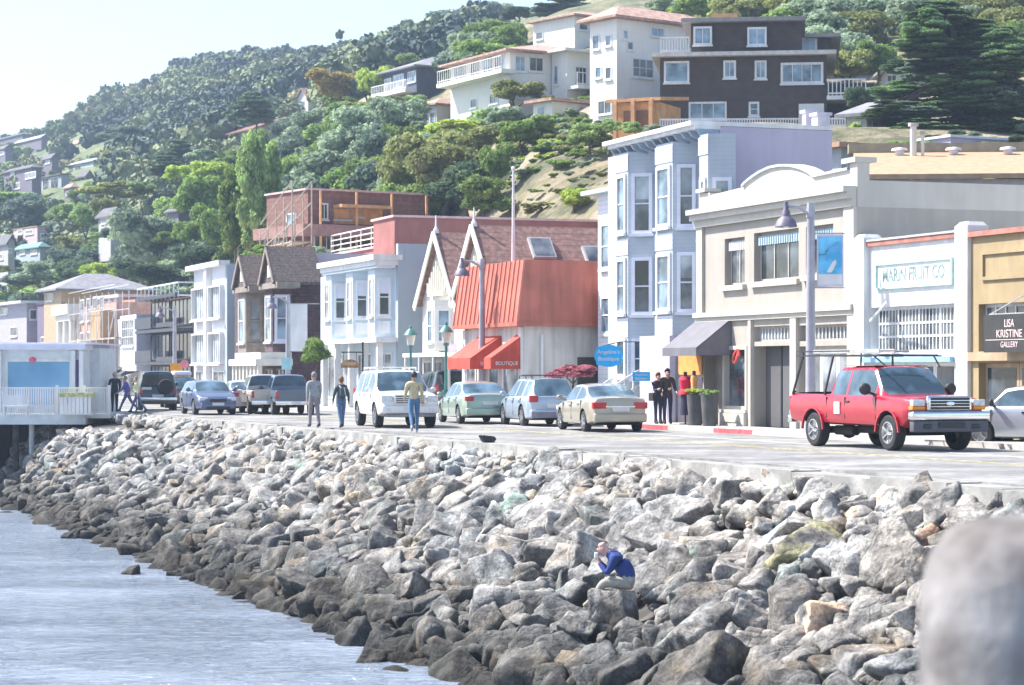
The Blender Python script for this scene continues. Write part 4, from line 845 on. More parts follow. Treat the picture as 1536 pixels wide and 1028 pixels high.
box_house('brown_roof_block', 'long low block with a brown fascia behind the arched parapet', 1246, 1262, 1385, 222, 250, 104, R(-60), M_bg, 'flat', mat('brown fascia', (.36, .22, .15), var=.15), oh=.5, D=13, down=8, cat='building', wins=())
# pipes on the roofs
for px_, pyt_, Yp, r_, lab in ((1370, 190, 100, .14, 'thick pale vent pipe standing on the roofs left of the lilac parapet'), (1384, 202, 100, .07, 'thin vent pipe right beside the thick pale one on the roofs')):
    p = P(px_, 248, Yp); t = empty('vent_pipe', p, 0, lab, 'vent pipe'); mb = MB(); mb.cyl((0, 0, -3), (0, 0, (248-pyt_)/F*Yp), r_, n=10); mb.build('pipe', W_cream, t, smooth=True); mb = MB(); mb.cyl((0, 0, (248-pyt_)/F*Yp), (0, 0, (248-pyt_)/F*Yp+.15), r_*1.6, n=10); mb.build('cap', W_grey, t)
# --- red group behind the bays
B = box_house('red_balcony_block', 'brick red stucco block with a railed roof deck behind the powder blue house', 497, 590, 660, 368, 420, 128, SA, M_redw, 'par', mat('pink coping', (.62, .42, .40)), D=10, down=14, cat='building', wins=())
mb = MB(); railing(mb, (0, 0, B.zt+.12), (B.W, 0, B.zt+.12), h=1.1, n=6, r=.03, rails=4); B.part('railing', mb, W_cream)
mb = MB(); mb.box(.3, B.W-.3, -.03, 0, -.5, B.zt-.9); B.part('carport_opening', mb, W_black)
B = box_house('red_wall_block', 'long brick red upper wall behind the twin gabled roofs', 560, 592, 900, 326, 380, 124, SA, M_redw, 'par', mat('pink coping', (.62, .42, .40)), D=16, down=10, cat='building', wins=())
B = box_house('red_board_house', 'red brown boarded house with a roof canopy and green shutter on the slope', 400, 462, 576, 285, 380, 150, R(-58), M_brick, 'par', mat('pink coping', (.62, .42, .40)), D=9, down=6,
    wins=(('S', 500, 526, 312, 330, dict(cols=2, gm=mat('sage shutter', (.35, .42, .36), var=.1))), ('S', 532, 545, 310, 326, dict(cols=1, gm=G_blue)), ('S', 480, 492, 305, 330, dict(cols=2, gm=G_dark)), ('S', 470, 500, 346, 376, dict(cols=3, gm=G_mid)), ('F', 430, 445, 320, 350, dict(cols=2, gm=G_blue)), ('F', 408, 425, 352, 378, dict(cols=3, gm=G_pale))))
mb = MB(); y0_ = B.Ys(500); mb.box(B.W, B.W+1.2, y0_, y0_+3.6, B.zt-1.1, B.zt-.9); mb.m = 1; mb.box(B.W, B.W+.05, y0_, y0_+3.6, B.zt-2.1, B.zt-1.1); B.part('canopy', mb, [M_orw, M_orw])
for zz_ in (B.zt-2.25, B.zt-5.0): mb = MB(); mb.box(B.W-.2, B.W+1.1, .2, B.D-.6, zz_-.75, zz_); mb.box(-.2, B.W+1.1, -.9, .19, zz_-.75, zz_); B.part('terrace', mb, mat('terrace red', (.32, .17, .15), var=.12))
for k in range(4): mb = MB(); y_ = .4+k*(B.D-1.2)/3; mb.bar((B.W+1.0, y_, B.zt-5.6), (B.W+1.0, y_, B.zt-.1), .12); B.part('post', mb, M_orw)
mb = MB(); mb.box(B.W+.01, B.W+.04, .6, B.D-1, B.zt-4.9, B.zt-3.2); B.part('recess_shade_panel', mb, mat('dark brown recess shade', (.06, .045, .035)))  # flat dark panel, the shade of a recess put into its colour
fs = empty('scaffolding', P(432, 372, 140), SA, 'timber scaffold poles and rails on the left of the red brown boarded house', 'scaffold'); mb = MB()
for i in range(5):
    for y_ in (0, 1.2): mb.cyl((-7+i*2, y_, -4), (-7+i*2, y_, 1.2+.65*i), .05, n=6)
for k in range(4): mb.cyl((-7, 0, -.6+k*.8), (1, 0, .2+k*1.25), .04, n=6); mb.cyl((-7, 1.2, -.6+k*.8), (1, 1.2, .2+k*1.25), .04, n=6)
for k in range(3): mb.cyl((-7+k*2.4, 0, -.5), (-5+k*2.4, 0, 1.3), .04, n=6)
mb.build('pole', mat('weathered timber', (.38, .33, .27), var=.2), fs)
mb = MB(); mb.box(-7, 1, 0, 1.2, .3, .36); mb.build('deck_board', M_brownbeam, fs)
# --- left side: second row by the water and far houses
box_house('terracotta_roof_row', 'orange fronted building with a long terracotta roof behind the small white block', 196, 252, 270, 450, 480, 172, R(-64), M_or, 'flat', mat('terracotta edge', (.55, .26, .18), var=.15), oh=.5, D=8, down=5, cat='building', wins=(('F', 205, 220, 456, 470, dict(gm=G_dark)), ('S', 256, 264, 452, 462, dict(gm=G_dark))))
box_house('open_porch_block', 'grey block with an open upper porch left of the terracotta roofed building', 150, 184, 206, 446, 480, 182, R(-64), M_bg, 'flat', M_bl, oh=.5, D=8, down=6, cat='building', wins=(('F', 156, 168, 452, 472, dict(gm=G_blue)), ('S', 188, 194, 452, 476, dict(gm=W_cream)), ('S', 196, 204, 450, 476, dict(gm=G_dark))))
box_house('deck_canopy_house', 'small building with a striped umbrella deck left of the open porch block', 66, 92, 128, 436, 470, 205, R(-64), M_brownbeam, 'hip', M_slate, oh=.7, D=8, down=8, wins=(('F', 70, 80, 440, 452, dict(gm=G_mid)),))
box_house('grey_flat_building', 'grey flat roofed building with a pale roof behind the pier restaurant at the left edge', -40, 40, 62, 455, 545, 215, R(-64), mat('lilac grey render', (.36, .34, .40), var=.1), 'flat', W_white, oh=.8, D=12, down=3, cat='building', wins=(('F', 2, 12, 462, 472, dict(gm=G_pale)), ('F', 16, 26, 490, 505, dict(gm=G_dark)), ('F', -20, -6, 490, 505, dict(gm=G_mid)), ('S', 44, 56, 464, 480, dict(gm=G_mid))))
box_house('plum_block', 'plum coloured blank block between the grey flat building and the columned corner', 56, 82, 92, 455, 545, 208, R(-64), mat('plum render', (.16, .13, .20), var=.1), 'par', M_dk, D=8, down=3, cat='building', wins=(('F', 62, 72, 505, 515, dict(gm=G_mid)),))
M_mut = mat('muted grey plaster', (.19, .18, .19), rough=.9, var=.1)
M_mv = mat('dim violet boards', (.17, .15, .20), rough=.9, var=.12); M_dsl = mat('dark slate roof', (.13, .13, .15), rough=.9, var=.2, scale=2)
M_pbl = mat('pale bluish roof', (.40, .43, .48), rough=.8, var=.1); M_tl = mat('teal roof', (.14, .26, .27), rough=.8, var=.12); M_pl = mat('pale grey plaster', (.42, .42, .41), rough=.9, var=.1)
far = [
       ('slope_cottage', 'small violet cottage highest in the far left cluster of houses', 64, 78, 88, 236, 250, 470, M_mv, 'gx', M_dsl, ((68, 75, 240, 246),)),
       ('slope_cottage', 'small grey walled cottage between the violet terrace and the tawny umbrella tree', 96, 108, 116, 282, 300, 400, M_mut, 'hip', M_tile, ((99, 106, 286, 294),)),
       ('slope_cottage', 'little grey cottage under the far blue roofed house', 118, 130, 138, 262, 276, 440, M_mut, 'gx', M_dsl, ((121, 128, 266, 272),)),
       ('slope_cottage', 'small grey cottage directly below the far ridge grey roofed house', -6, 8, 18, 222, 238, 560, M_mv, 'gx', M_dsl, ((-2, 6, 227, 233),)),
       ('slope_cottage', 'tiny tan cottage at the edge of the grassy spur on the left', 108, 118, 126, 214, 226, 560, M_tan, 'gx', M_tile, ((111, 117, 218, 223),)),
       ('slope_cottage', 'small dark red cottage under the violet terrace', 30, 46, 54, 296, 308, 400, M_brick, 'gx', M_dsl, ((34, 42, 299, 305),)),('grey_hip_house', 'grey roofed house on the far ridge at the left edge', -10, 34, 48, 202, 214, 640, M_mv, 'hip', M_dsl, ()),
       ('white_roof_house', 'house with a long pale roof at the foot of the far ridge', 22, 62, 74, 206, 220, 620, M_mv, 'gx', M_pbl, ()),
       ('violet_terrace', 'violet grey two storey house with small white windows on the far left slope', 6, 48, 62, 252, 290, 430, M_mv, 'hip', M_dsl, ((16, 22, 258, 268), (38, 54, 258, 268), (20, 30, 274, 284))),
       ('glass_front_house', 'glass fronted house right of the violet grey one on the far slope', 60, 92, 104, 262, 292, 440, M_bg, 'flat', M_dsl, ((64, 74, 266, 286), (76, 88, 266, 286))),
       ('blue_roof_house', 'low house with a pale blue roof edge amid the far trees', 104, 140, 156, 242, 262, 470, M_bg, 'hip', M_pbl, ((112, 122, 248, 258),)),
       ('salmon_house', 'salmon pink house with a tan block beside it on the left slope', 20, 56, 74, 340, 364, 330, mat('salmon wall', (.55, .40, .40), var=.1), 'par', M_tan, ((26, 34, 344, 352), (38, 50, 344, 352), (60, 70, 350, 360))),
       ('pale_house', 'pale grey house with white windows at the left edge below the salmon pink one', -20, 12, 22, 362, 400, 300, M_pl, 'gx', M_dsl, ((-2, 5, 380, 390), (12, 18, 372, 380))),
       ('white_dormer_house', 'small white house with a dark gable half hidden by the grey green tree', 148, 166, 184, 322, 345, 260, M_pl, 'gx', M_dsl, ((152, 160, 326, 336),)),
       ('teal_cottage', 'teal roofed cottage between trees below the salmon pink house', 24, 60, 72, 372, 392, 310, M_bg, 'hip', M_tl, ((30, 38, 374, 382), (46, 56, 374, 382))),
       ('chimney_house', 'house with a square tan chimney showing over the round grey green tree', 252, 268, 284, 318, 350, 235, M_mv, 'hip', M_dsl, ())]
for n_, l_, a, b, c, t_, b_, Y_, wm_, rt, rm_, ws in far:
    H_ = box_house(n_, l_, a, b, c, t_, b_+6, Y_, R(-58), wm_, rt, rm_, oh=.35, rh=.7, down=3, wins=tuple(('F' if (w_[0]+w_[1])/2 < b else 'S', *w_, dict(gm=G_mid, fw=.2)) for w_ in ws))
    if n_ == 'chimney_house': mb = MB(); mb.box(1, 2.6, 2, 3.6, H_.zt, H_.zt+3.2); H_.part('chimney', mb, M_tan)
# retaining wall on the bare slope
rw = empty('retaining_wall', P(770, 262, 162), R(-20), 'low grey stone retaining wall crossing the dry shrubby slope', 'wall')
mb = MB(); mb.box(0, 5.5, 0, .4, -.8, .35); mb.build('wall', M_conc, rw)
# ---------------------------------------------------------------- vegetation
def leafmat(name, c, c2, trans=.0):
    m = bpy.data.materials.new(name); m.use_nodes = True; nt = m.node_tree; N = nt.nodes; b = N['Principled BSDF']; b.inputs['Roughness'].default_value = .75; b.inputs['Specular IOR Level'].default_value = .25
    tc = N.new('ShaderNodeTexCoord'); n1 = N.new('ShaderNodeTexNoise'); n1.inputs['Scale'].default_value = 3.2; n1.inputs['Detail'].default_value = 5; lk(nt, tc.outputs['Object'], n1.inputs['Vector'])
    cr = N.new('ShaderNodeValToRGB'); e = cr.color_ramp.elements; e[0].position = .38; e[0].color = (*c, 1); e[1].position = .64; e[1].color = (*c2, 1); lk(nt, n1.outputs['Fac'], cr.inputs['Fac'])
    oi = N.new('ShaderNodeObjectInfo'); mr = N.new('ShaderNodeMapRange'); mr.inputs[3].default_value = .8; mr.inputs[4].default_value = 1.22; lk(nt, oi.outputs['Random'], mr.inputs[0])
    hs = N.new('ShaderNodeHueSaturation'); lk(nt, mr.outputs[0], hs.inputs['Value']); lk(nt, cr.outputs[0], hs.inputs['Color'])
    lk(nt, hs.outputs[0], b.inputs['Base Color'])
    tl = N.new('ShaderNodeBsdfTranslucent'); ms = N.new('ShaderNodeMixShader'); ms.inputs[0].default_value = .38; hs2 = N.new('ShaderNodeHueSaturation'); hs2.inputs['Value'].default_value = 1.6; hs2.inputs['Saturation'].default_value = 1.1
    lk(nt, hs.outputs[0], hs2.inputs['Color']); lk(nt, hs2.outputs[0], tl.inputs['Color']); lk(nt, b.outputs[0], ms.inputs[1]); lk(nt, tl.outputs[0], ms.inputs[2]); lk(nt, ms.outputs[0], N['Material Output'].inputs['Surface'])
    return m
L = dict(dk=leafmat('dark foliage', (0.041, 0.074, 0.047), (0.112, 0.165, 0.083)), md=leafmat('mid green foliage', (0.092, 0.160, 0.051), (0.281, 0.375, 0.112)),
         gr=leafmat('grey green foliage', (0.126, 0.177, 0.126), (0.375, 0.459, 0.309)), yg=leafmat('yellow green foliage', (0.186, 0.270, 0.051), (0.525, 0.619, 0.150)),
         tw=leafmat('olive tawny foliage', (.125, .15, .05), (.34, .36, .15)), og=leafmat('golden foliage', (.26, .20, .06), (.52, .40, .13)),
         bl=leafmat('blue dark foliage', (0.059, 0.101, 0.085), (0.179, 0.235, 0.169)), lg=leafmat('light green foliage', (0.144, 0.220, 0.085), (0.431, 0.562, 0.225)),
         pu=leafmat('purple foliage', (0.186, 0.059, 0.085), (0.469, 0.188, 0.225)))
L['cy'] = leafmat('cypress foliage', (.06, .11, .06), (.17, .26, .11))
M_bark = mat('bark', (.14, .11, .085), rough=.95, var=.35, scale=6, bump=.5)
ICO = {}
def ico(n):
    if n not in ICO:
        bm = bmesh.new(); bmesh.ops.create_icosphere(bm, subdivisions=n, radius=1); v = np.array([x.co[:] for x in bm.verts]); f = np.array([[q.index for q in p.verts] for p in bm.faces]); bm.free(); ICO[n] = (v, f)
    return ICO[n]
def np_mesh(name, v, tri=None, quad=None):
    me = bpy.data.meshes.new(name); me.vertices.add(len(v)); me.vertices.foreach_set('co', np.asarray(v, dtype=np.float32).ravel())
    idx = []; st = []; n = 0
    if tri is not None and len(tri): idx.append(tri.ravel()); st.append(np.arange(len(tri))*3); n = len(tri)*3
    if quad is not None and len(quad): idx.append(quad.ravel()); st.append(np.arange(len(quad))*4+n)
    idx = np.concatenate(idx).astype(np.int32); st = np.concatenate(st).astype(np.int32)
    me.loops.add(len(idx)); me.loops.foreach_set('vertex_index', idx); me.polygons.add(len(st)); me.polygons.foreach_set('loop_start', st); me.update(calc_edges=True); return me
def crown_geo(kind, seed, nl=14, nleaf=4200, ls=.055):
    """unit crown (roughly -1..1 wide, 0..1.. high): lobes of small leaf clumps round sparse cores"""
    g = np.random.default_rng(seed); lob = []
    if kind == 'round':
        for i in range(nl):
            a = g.uniform(0, 2*np.pi); r = g.uniform(.15, .66); z = g.uniform(-.35, .62)*(1-.3*r); lob.append((r*np.cos(a), r*np.sin(a), z, g.uniform(.24, .42), .8))
        lob.append((0, 0, .1, .55, .8))
    elif kind == 'flat':
        for i in range(nl):
            a = g.uniform(0, 2*np.pi); r = g.uniform(.1, .78); z = g.uniform(-.5, .55)*(1-.5*r); lob.append((r*np.cos(a), r*np.sin(a), z, g.uniform(.22, .36), .9))
    elif kind == 'layer':
        for k in range(7):
            z = -.85+k*.29; R0 = (.95, 1.0, .92, .85, .7, .5, .28)[k]
            for i in range(max(3, int(11*R0))):
                a = g.uniform(0, 2*np.pi); r = R0*g.uniform(.25, .85); lob.append((r*np.cos(a), r*np.sin(a), z+g.uniform(-.07, .07), g.uniform(.2, .34), .55))
    elif kind == 'tall':
        for k in range(nl):
            z = -.9+1.8*k/(nl-1); r = .5*np.sqrt(max(.08, 1-(z*.95)**2))
            for i in range(2): a = g.uniform(0, 2*np.pi); lob.append((r*.6*np.cos(a), r*.6*np.sin(a), z, .28*g.uniform(.7, 1.1), 1.2))
    elif kind == 'bush':
        for i in range(nl): a = g.uniform(0, 2*np.pi); r = g.uniform(0, .7); lob.append((r*np.cos(a), r*np.sin(a), g.uniform(-.3, .3), g.uniform(.3, .42), .8))
    lob = np.array(lob); wgt = lob[:, 3]**2; k = g.choice(len(lob), nleaf, p=wgt/wgt.sum())
    d = g.normal(size=(nleaf, 3)); d /= np.linalg.norm(d, axis=1)[:, None]; d[:, 2] = np.where(d[:, 2] < -.3, -d[:, 2]*.6, d[:, 2])
    rad = lob[k, 3]*g.uniform(.78, 1.12, nleaf); q = lob[k, :3]+d*rad[:, None]*np.stack([np.ones(nleaf), np.ones(nleaf), lob[k, 4]], 1)
    # quads facing roughly outward
    nrm = d+g.normal(size=(nleaf, 3))*.55; nrm /= np.linalg.norm(nrm, axis=1)[:, None]
    t = np.cross(nrm, g.normal(size=(nleaf, 3))); t /= np.linalg.norm(t, axis=1)[:, None]; u = np.cross(nrm, t)
    s = ls*g.uniform(.5, 1.35, nleaf)[:, None]; v = np.stack([q-t*s-u*s*.6, q+t*s*.9-u*s*.5, q+t*s+u*s*.7, q-t*s*.8+u*s*.6], 1).reshape(-1, 3)
    quads = np.arange(nleaf*4).reshape(-1, 4)
    iv, if_ = ico(2); cv = []; cf = []; n = len(v)
    for l in lob:
        jit = 1+g.normal(size=(len(iv), 1))*.10; w = iv*jit*l[3]*.66*np.array([1, 1, l[4]])+l[:3]; cf.append(if_+n); n += len(w); cv.append(w)
    return np.concatenate([v]+cv), np.concatenate(cf), quads
KINDS = {}
def crown_mesh(kind, variant):
    key = (kind, variant)
    if key not in KINDS:
        nl, nf, ls = dict(round=(20, 8000, .044), flat=(22, 7000, .045), layer=(0, 12000, .038), tall=(15, 7000, .04), bush=(9, 2200, .08))[kind]
        v, t, q = crown_geo(kind, hash(kind) % 1 + variant*17+{'round': 1, 'flat': 2, 'layer': 3, 'tall': 4, 'bush': 5}[kind], nl, nf, ls); me = np_mesh('crown', v, t, q); me.materials.append(L['md']); KINDS[key] = me
    return KINDS[key]
TR = random.Random(5)
def trunk_mesh(h, r, lim=9.0):
    """tapered, slightly bent trunk with limbs reaching into the crown"""
    mb = MB(); pts = [Vector((0, 0, 0))]; 
    for i in range(1, 5): pts.append(Vector((TR.uniform(-.06, .06)*h, TR.uniform(-.06, .06)*h, h*i/4)))
    for i, (a, b) in enumerate(zip(pts[:-1], pts[1:])): mb.cyl(a, b, r*(1-.16*i), r*(1-.16*(i+1)), n=8)
    for k in range(5):
        a = pts[2+k % 2]; w = TR.uniform(0, 6.28); q = min(h*.35, lim*.55); mb.cyl(a, a+Vector((math.cos(w)*q, math.sin(w)*q, min(h-a.z, q*TR.uniform(.7, 1.2)))), r*.45, r*.15, n=6)
    me = bpy.data.meshes.new('trunk'); me.from_pydata(mb.v, [], mb.f); me.materials.append(M_bark); return me
def plant(name, label, cat, px, py, w, h, Y, kind, lm, group=None, trunk=True, base=None, variant=None, world=None):
    """a tree whose crown centre is seen at px,py with crown size w,h (photo px) at distance Y"""
    c = P(px, py, Y) if world is None else Vector(world); s = Y/F; cw = w*s/2; ch = h*s/2
    if kind == 'tall': cw *= 1.6
    g = hill_z(c.x, c.y) if base is None else base
    g = min(g, c.z-ch*.8)
    if c.z-g > 14: g = c.z-14
    root = empty(name, (c.x, c.y, g), 0, label, cat, group)
    cr = bpy.data.objects.new('crown', crown_mesh(kind, TR.randrange(3) if variant is None else variant)); col.objects.link(cr); cr.parent = root
    cr.location = (0, 0, c.z-g); cr.scale = (cw, cw, ch); cr.rotation_euler = (0, 0, TR.uniform(0, 6.28)); cr.material_slots[0].link = 'OBJECT'; cr.material_slots[0].material = L[lm]
    if trunk:
        t = link('trunk', trunk_mesh(max(.5, c.z-g), max(.06, cw*.07), min(cw, ch)), root)
    return root
cols_ = dict(dk='dark green', md='mid green', gr='grey green', yg='yellow green', tw='tawny olive', og='golden', bl='blue dark', lg='light green', pu='purple')
def blocks(px, pyt, pyb, hw, Y):
    return any(a < px+hw*.4 and b > px-hw*.4 and t < pyb and b2 > pyt and Y < Yh+6 for a, b, t, b2, Yh in KEEP)
T_ = [  # px py w h Y kind colour label
 (690, 38, 165, 78, 400, 'flat', 'bl', 'big spreading dark pine crowning the ridge against the sky'),
 (742, 22, 70, 50, 420, 'round', 'gr', 'pale feathery tree right of the big dark pine on the ridge'),
 (590, 72, 90, 62, 360, 'round', 'bl', 'blue grey tree left of the big ridge pine'), (545, 84, 60, 50, 390, 'round', 'bl', 'smaller blue grey tree at the left of the ridge pine group'), (635, 82, 60, 44, 350, 'round', 'bl', 'blue grey tree just under the ridge pine'),
 (510, 52, 16, 26, 520, 'flat', 'dk', 'lone little umbrella shaped pine on the skyline'),
 (648, 72, 70, 42, 310, 'round', 'yg', 'bright lime tree above the slate blue house'), (700, 66, 80, 46, 300, 'round', 'lg', 'light green tree in the middle of the lime band on the hill'), (745, 58, 56, 40, 290, 'round', 'yg', 'lime tree at the right end of the bright band'),
 (612, 92, 50, 34, 300, 'round', 'lg', 'light green tree at the left end of the bright band'),
 (508, 132, 84, 62, 255, 'round', 'og', 'golden brown tree on the mid slope'), (560, 128, 48, 62, 262, 'round', 'yg', 'yellow green tree right of the golden brown one'), (530, 165, 90, 36, 250, 'flat', 'tw', 'low tawny tree under the golden brown one'),
 (380, 162, 76, 46, 300, 'layer', 'dk', 'dark layered cypress above the brown eaved cottage'),
 (478, 192, 84, 70, 235, 'round', 'gr', 'grey green tree below the golden brown one'), (540, 205, 100, 90, 215, 'round', 'gr', 'large grey green tree left of the slate blue house'), (600, 180, 84, 84, 205, 'round', 'gr', 'grey green tree in front of the slate blue house balcony'),
 (575, 240, 90, 80, 190, 'round', 'bl', 'shadowy blue green tree in the middle of the grey green grove'), (500, 262, 110, 84, 195, 'round', 'gr', 'broad grey green tree above the red brown boarded house'), (450, 235, 70, 80, 210, 'round', 'bl', 'dark grey green tree left of the broad one'), (440, 285, 60, 60, 195, 'round', 'gr', 'grey green tree behind the timber scaffold'),
 (635, 230, 50, 60, 180, 'round', 'gr', 'grey green tree under the cream villa wing'),
 (378, 290, 58, 160, 178, 'tall', 'lg', 'tallest light green poplar above the lilac wall'), (405, 285, 44, 130, 182, 'tall', 'lg', 'right hand light green poplar'), (348, 315, 44, 120, 180, 'tall', 'md', 'left hand mid green poplar'), (390, 225, 40, 60, 200, 'round', 'lg', 'light green tree on top of the poplars'),
 (300, 300, 70, 90, 200, 'round', 'md', 'mid green tree left of the poplars'), (322, 345, 60, 90, 180, 'round', 'md', 'mid green tree behind the white three storey block'), (318, 262, 60, 50, 220, 'round', 'yg', 'yellow green tree above the mid green ones'), (350, 240, 60, 40, 230, 'flat', 'md', 'flat green tree below the brown eaved cottage'),
 (272, 262, 44, 32, 235, 'round', 'yg', 'small lime tree between dark cypress and poplars'), (300, 235, 60, 34, 270, 'flat', 'gr', 'flat grey green tree at the foot of the dark cypress'),
 (225, 368, 126, 118, 205, 'round', 'gr', 'big round grey green tree above the terracotta roofs'), (262, 320, 60, 60, 215, 'round', 'lg', 'light green tree behind the big round grey green one'), (300, 392, 80, 60, 185, 'round', 'dk', 'dark shaded tree right of the big round grey green one'), (228, 412, 110, 44, 196, 'round', 'dk', 'dark thicket at the foot of the big round grey green tree'), (278, 352, 40, 50, 195, 'round', 'md', 'small mid green tree under the chimney house'),
 (170, 288, 136, 44, 290, 'flat', 'tw', 'wide tawny umbrella tree on the left slope'), (215, 282, 50, 34, 285, 'flat', 'lg', 'green topped umbrella tree right of the wide tawny one'), (160, 318, 40, 50, 270, 'round', 'tw', 'small tawny tree beside the dark gabled house'), (105, 322, 60, 50, 300, 'round', 'lg', 'light green tree left of the wide tawny one'), (130, 330, 50, 46, 280, 'round', 'lg', 'light green tree under the wide tawny one'),
 (268, 232, 84, 40, 320, 'layer', 'dk', 'dark layered cypress in the middle of the left slope'), (250, 250, 70, 30, 300, 'layer', 'dk', 'low dark cypress under the layered one'),
 (35, 322, 106, 68, 345, 'round', 'bl', 'large blue dark tree at the left edge'), (30, 298, 110, 26, 350, 'flat', 'lg', 'green sunlit crown over the blue dark tree at the left edge'), (95, 348, 40, 34, 320, 'round', 'gr', 'little grey green tree right of the salmon pink house'),
 (112, 366, 90, 44, 250, 'flat', 'tw', 'tawny flat tree below the salmon pink house'), (112, 392, 90, 50, 240, 'round', 'bl', 'dark green tree under the tawny flat one'), (60, 412, 70, 40, 250, 'round', 'gr', 'grey green tree above the flat roofed left building'), (112, 410, 76, 50, 225, 'round', 'dk', 'dark rounded tree above the plum coloured block'), (148, 412, 50, 44, 218, 'round', 'yg', 'yellow green tree above the open porch block'), (30, 422, 70, 30, 260, 'round', 'bl', 'blue dark tree at the left edge above the pale roof'), (52, 436, 46, 22, 228, 'bush', 'lg', 'light green shrub over the pale roof at the left'),
 (200, 205, 110, 40, 420, 'flat', 'bl', 'blue grey umbrella tree on the far middle slope'), (195, 232, 90, 30, 400, 'flat', 'tw', 'pinkish tawny tree under the blue grey umbrella tree'),
 (640, 250, 120, 120, 158, 'round', 'tw', 'big tawny oak above the red wall'), (700, 222, 100, 70, 162, 'round', 'tw', 'tawny oak top below the white villa'), (602, 268, 64, 110, 152, 'round', 'tw', 'olive oak on the left of the big tawny one'), (700, 285, 110, 80, 150, 'round', 'dk', 'dark shaded oak over the twin gabled roofs'), (640, 300, 90, 50, 146, 'round', 'dk', 'dark oak low behind the red wall'), (745, 250, 50, 80, 156, 'round', 'md', 'mid green oak at the edge of the bare slope'),
 (668, 262, 120, 110, 152, 'round', 'tw', 'broad tawny oak in the middle of the oak grove'), (612, 312, 70, 50, 145, 'round', 'yg', 'yellowish oak at the foot of the oak grove'), (725, 300, 80, 70, 148, 'round', 'md', 'green oak at the right foot of the oak grove'), (668, 205, 80, 50, 165, 'round', 'yg', 'sunlit yellow green crown on top of the oak grove'),
 (812, 190, 60, 36, 168, 'round', 'lg', 'light green tree below the garden cottage'), (760, 176, 60, 40, 172, 'round', 'gr', 'grey green tree at the wall of the tile roofed villa'), (725, 182, 60, 34, 175, 'round', 'lg', 'light green tree before the tall white villa wall'),
 (860, 300, 60, 50, 134, 'round', 'yg', 'yellow green bush tree low on the dry slope'), (885, 205, 60, 40, 150, 'round', 'lg', 'light green bush tree under the timber carport'),
 (780, 202, 62, 54, 152, 'round', 'md', 'bright green rounded bush tree below the white villa'), (772, 140, 96, 56, 146, 'flat', 'tw', 'tawny umbrella tree with bare stems before the white villa'), (690, 185, 70, 24, 158, 'bush', 'yg', 'yellow green hedge at the foot of the white villa'),
 (840, 8, 110, 38, 300, 'layer', 'dk', 'dark cypress behind the white houses at the top'), (780, 22, 60, 34, 310, 'flat', 'dk', 'dark flat pine left of the cypress at the top'), (1012, 14, 76, 34, 240, 'round', 'gr', 'grey green tree left of the brown house roof'),
 (1130, 14, 50, 26, 215, 'round', 'pu', 'purple leaved tree over the brown house roof'), (1085, 12, 60, 26, 220, 'round', 'lg', 'light green tree over the brown house chimney'), (1180, 10, 60, 34, 215, 'round', 'tw', 'tawny tree over the right end of the brown house roof'),
 (1235, 14, 80, 44, 205, 'round', 'yg', 'yellow green tree right of the brown house roof'), (1290, 52, 100, 70, 192, 'round', 'tw', 'olive tree on the slope right of the brown house'), (1275, 100, 70, 66, 180, 'round', 'tw', 'tawny tree beside the dark side balcony'), (1318, 92, 60, 70, 176, 'round', 'md', 'mid green tree left of the great cypress'), (1322, 22, 60, 50, 200, 'flat', 'bl', 'bare branched tree at the top left of the great cypress'), (1285, 150, 50, 60, 160, 'round', 'dk', 'dark green tree above the pale green cottage'),
 (1500, 112, 90, 50, 160, 'round', 'yg', 'sunny yellow green tree behind the great cypress'), (1520, 60, 90, 70, 170, 'round', 'md', 'mid green tree at the top right edge'), (1510, 195, 80, 40, 130, 'round', 'md', 'green tree at the right edge over the lilac parapet'), (1460, 12, 120, 50, 180, 'round', 'bl', 'dark tree behind the top of the great cypress'),
 (1280, 192, 24, 30, 125, 'bush', 'yg', 'little lime shrub left of the pale green cottage'),
]
for i, (px, py, w, h, Y, k, c, lab) in enumerate(T_):
    if 140 < Y < 262 and k in ('round', 'flat'): Y = min(Yground(px, py+h*.75), Y+25) if k == 'round' else min(Yground(px, py+h*.9), Y+40)
    if k == 'round' and 140 < Y < 300: w *= 1.22; h *= 1.18
    plant('shrub' if k == 'bush' else {'layer': 'cypress_tree', 'flat': 'pine_tree', 'tall': 'poplar_tree'}.get(k, 'broadleaf_tree'), lab, 'shrub' if k == 'bush' else 'tree', px, py, w, h, Y, k, c, trunk=k != 'bush')
# planting at the feet of the hillside houses
fr_k = random.Random(77)
for (a, b2, t_, q_, Yh) in list(KEEP):
    if Yh < 125 or q_ > 405: continue
    pb = t_+10+(q_-t_-10)/.62; x = a
    while x < b2:
        w_ = fr_k.uniform(22, 44)*(1 if Yh < 300 else .75); c_ = fr_k.choice(['md', 'gr', 'lg', 'bl', 'tw'] if Yh > 250 else ['md', 'gr', 'lg', 'tw', 'md'])
        plant('shrub', f'one of the {cols_[c_]} bushes at the feet of the hillside houses', 'shrub', x, pb+fr_k.uniform(-2, 7), w_, w_*.62, Yh-fr_k.uniform(4, 9), 'round', c_, group=f'{cols_[c_]} bushes by the hillside houses', trunk=False); x += w_*.72
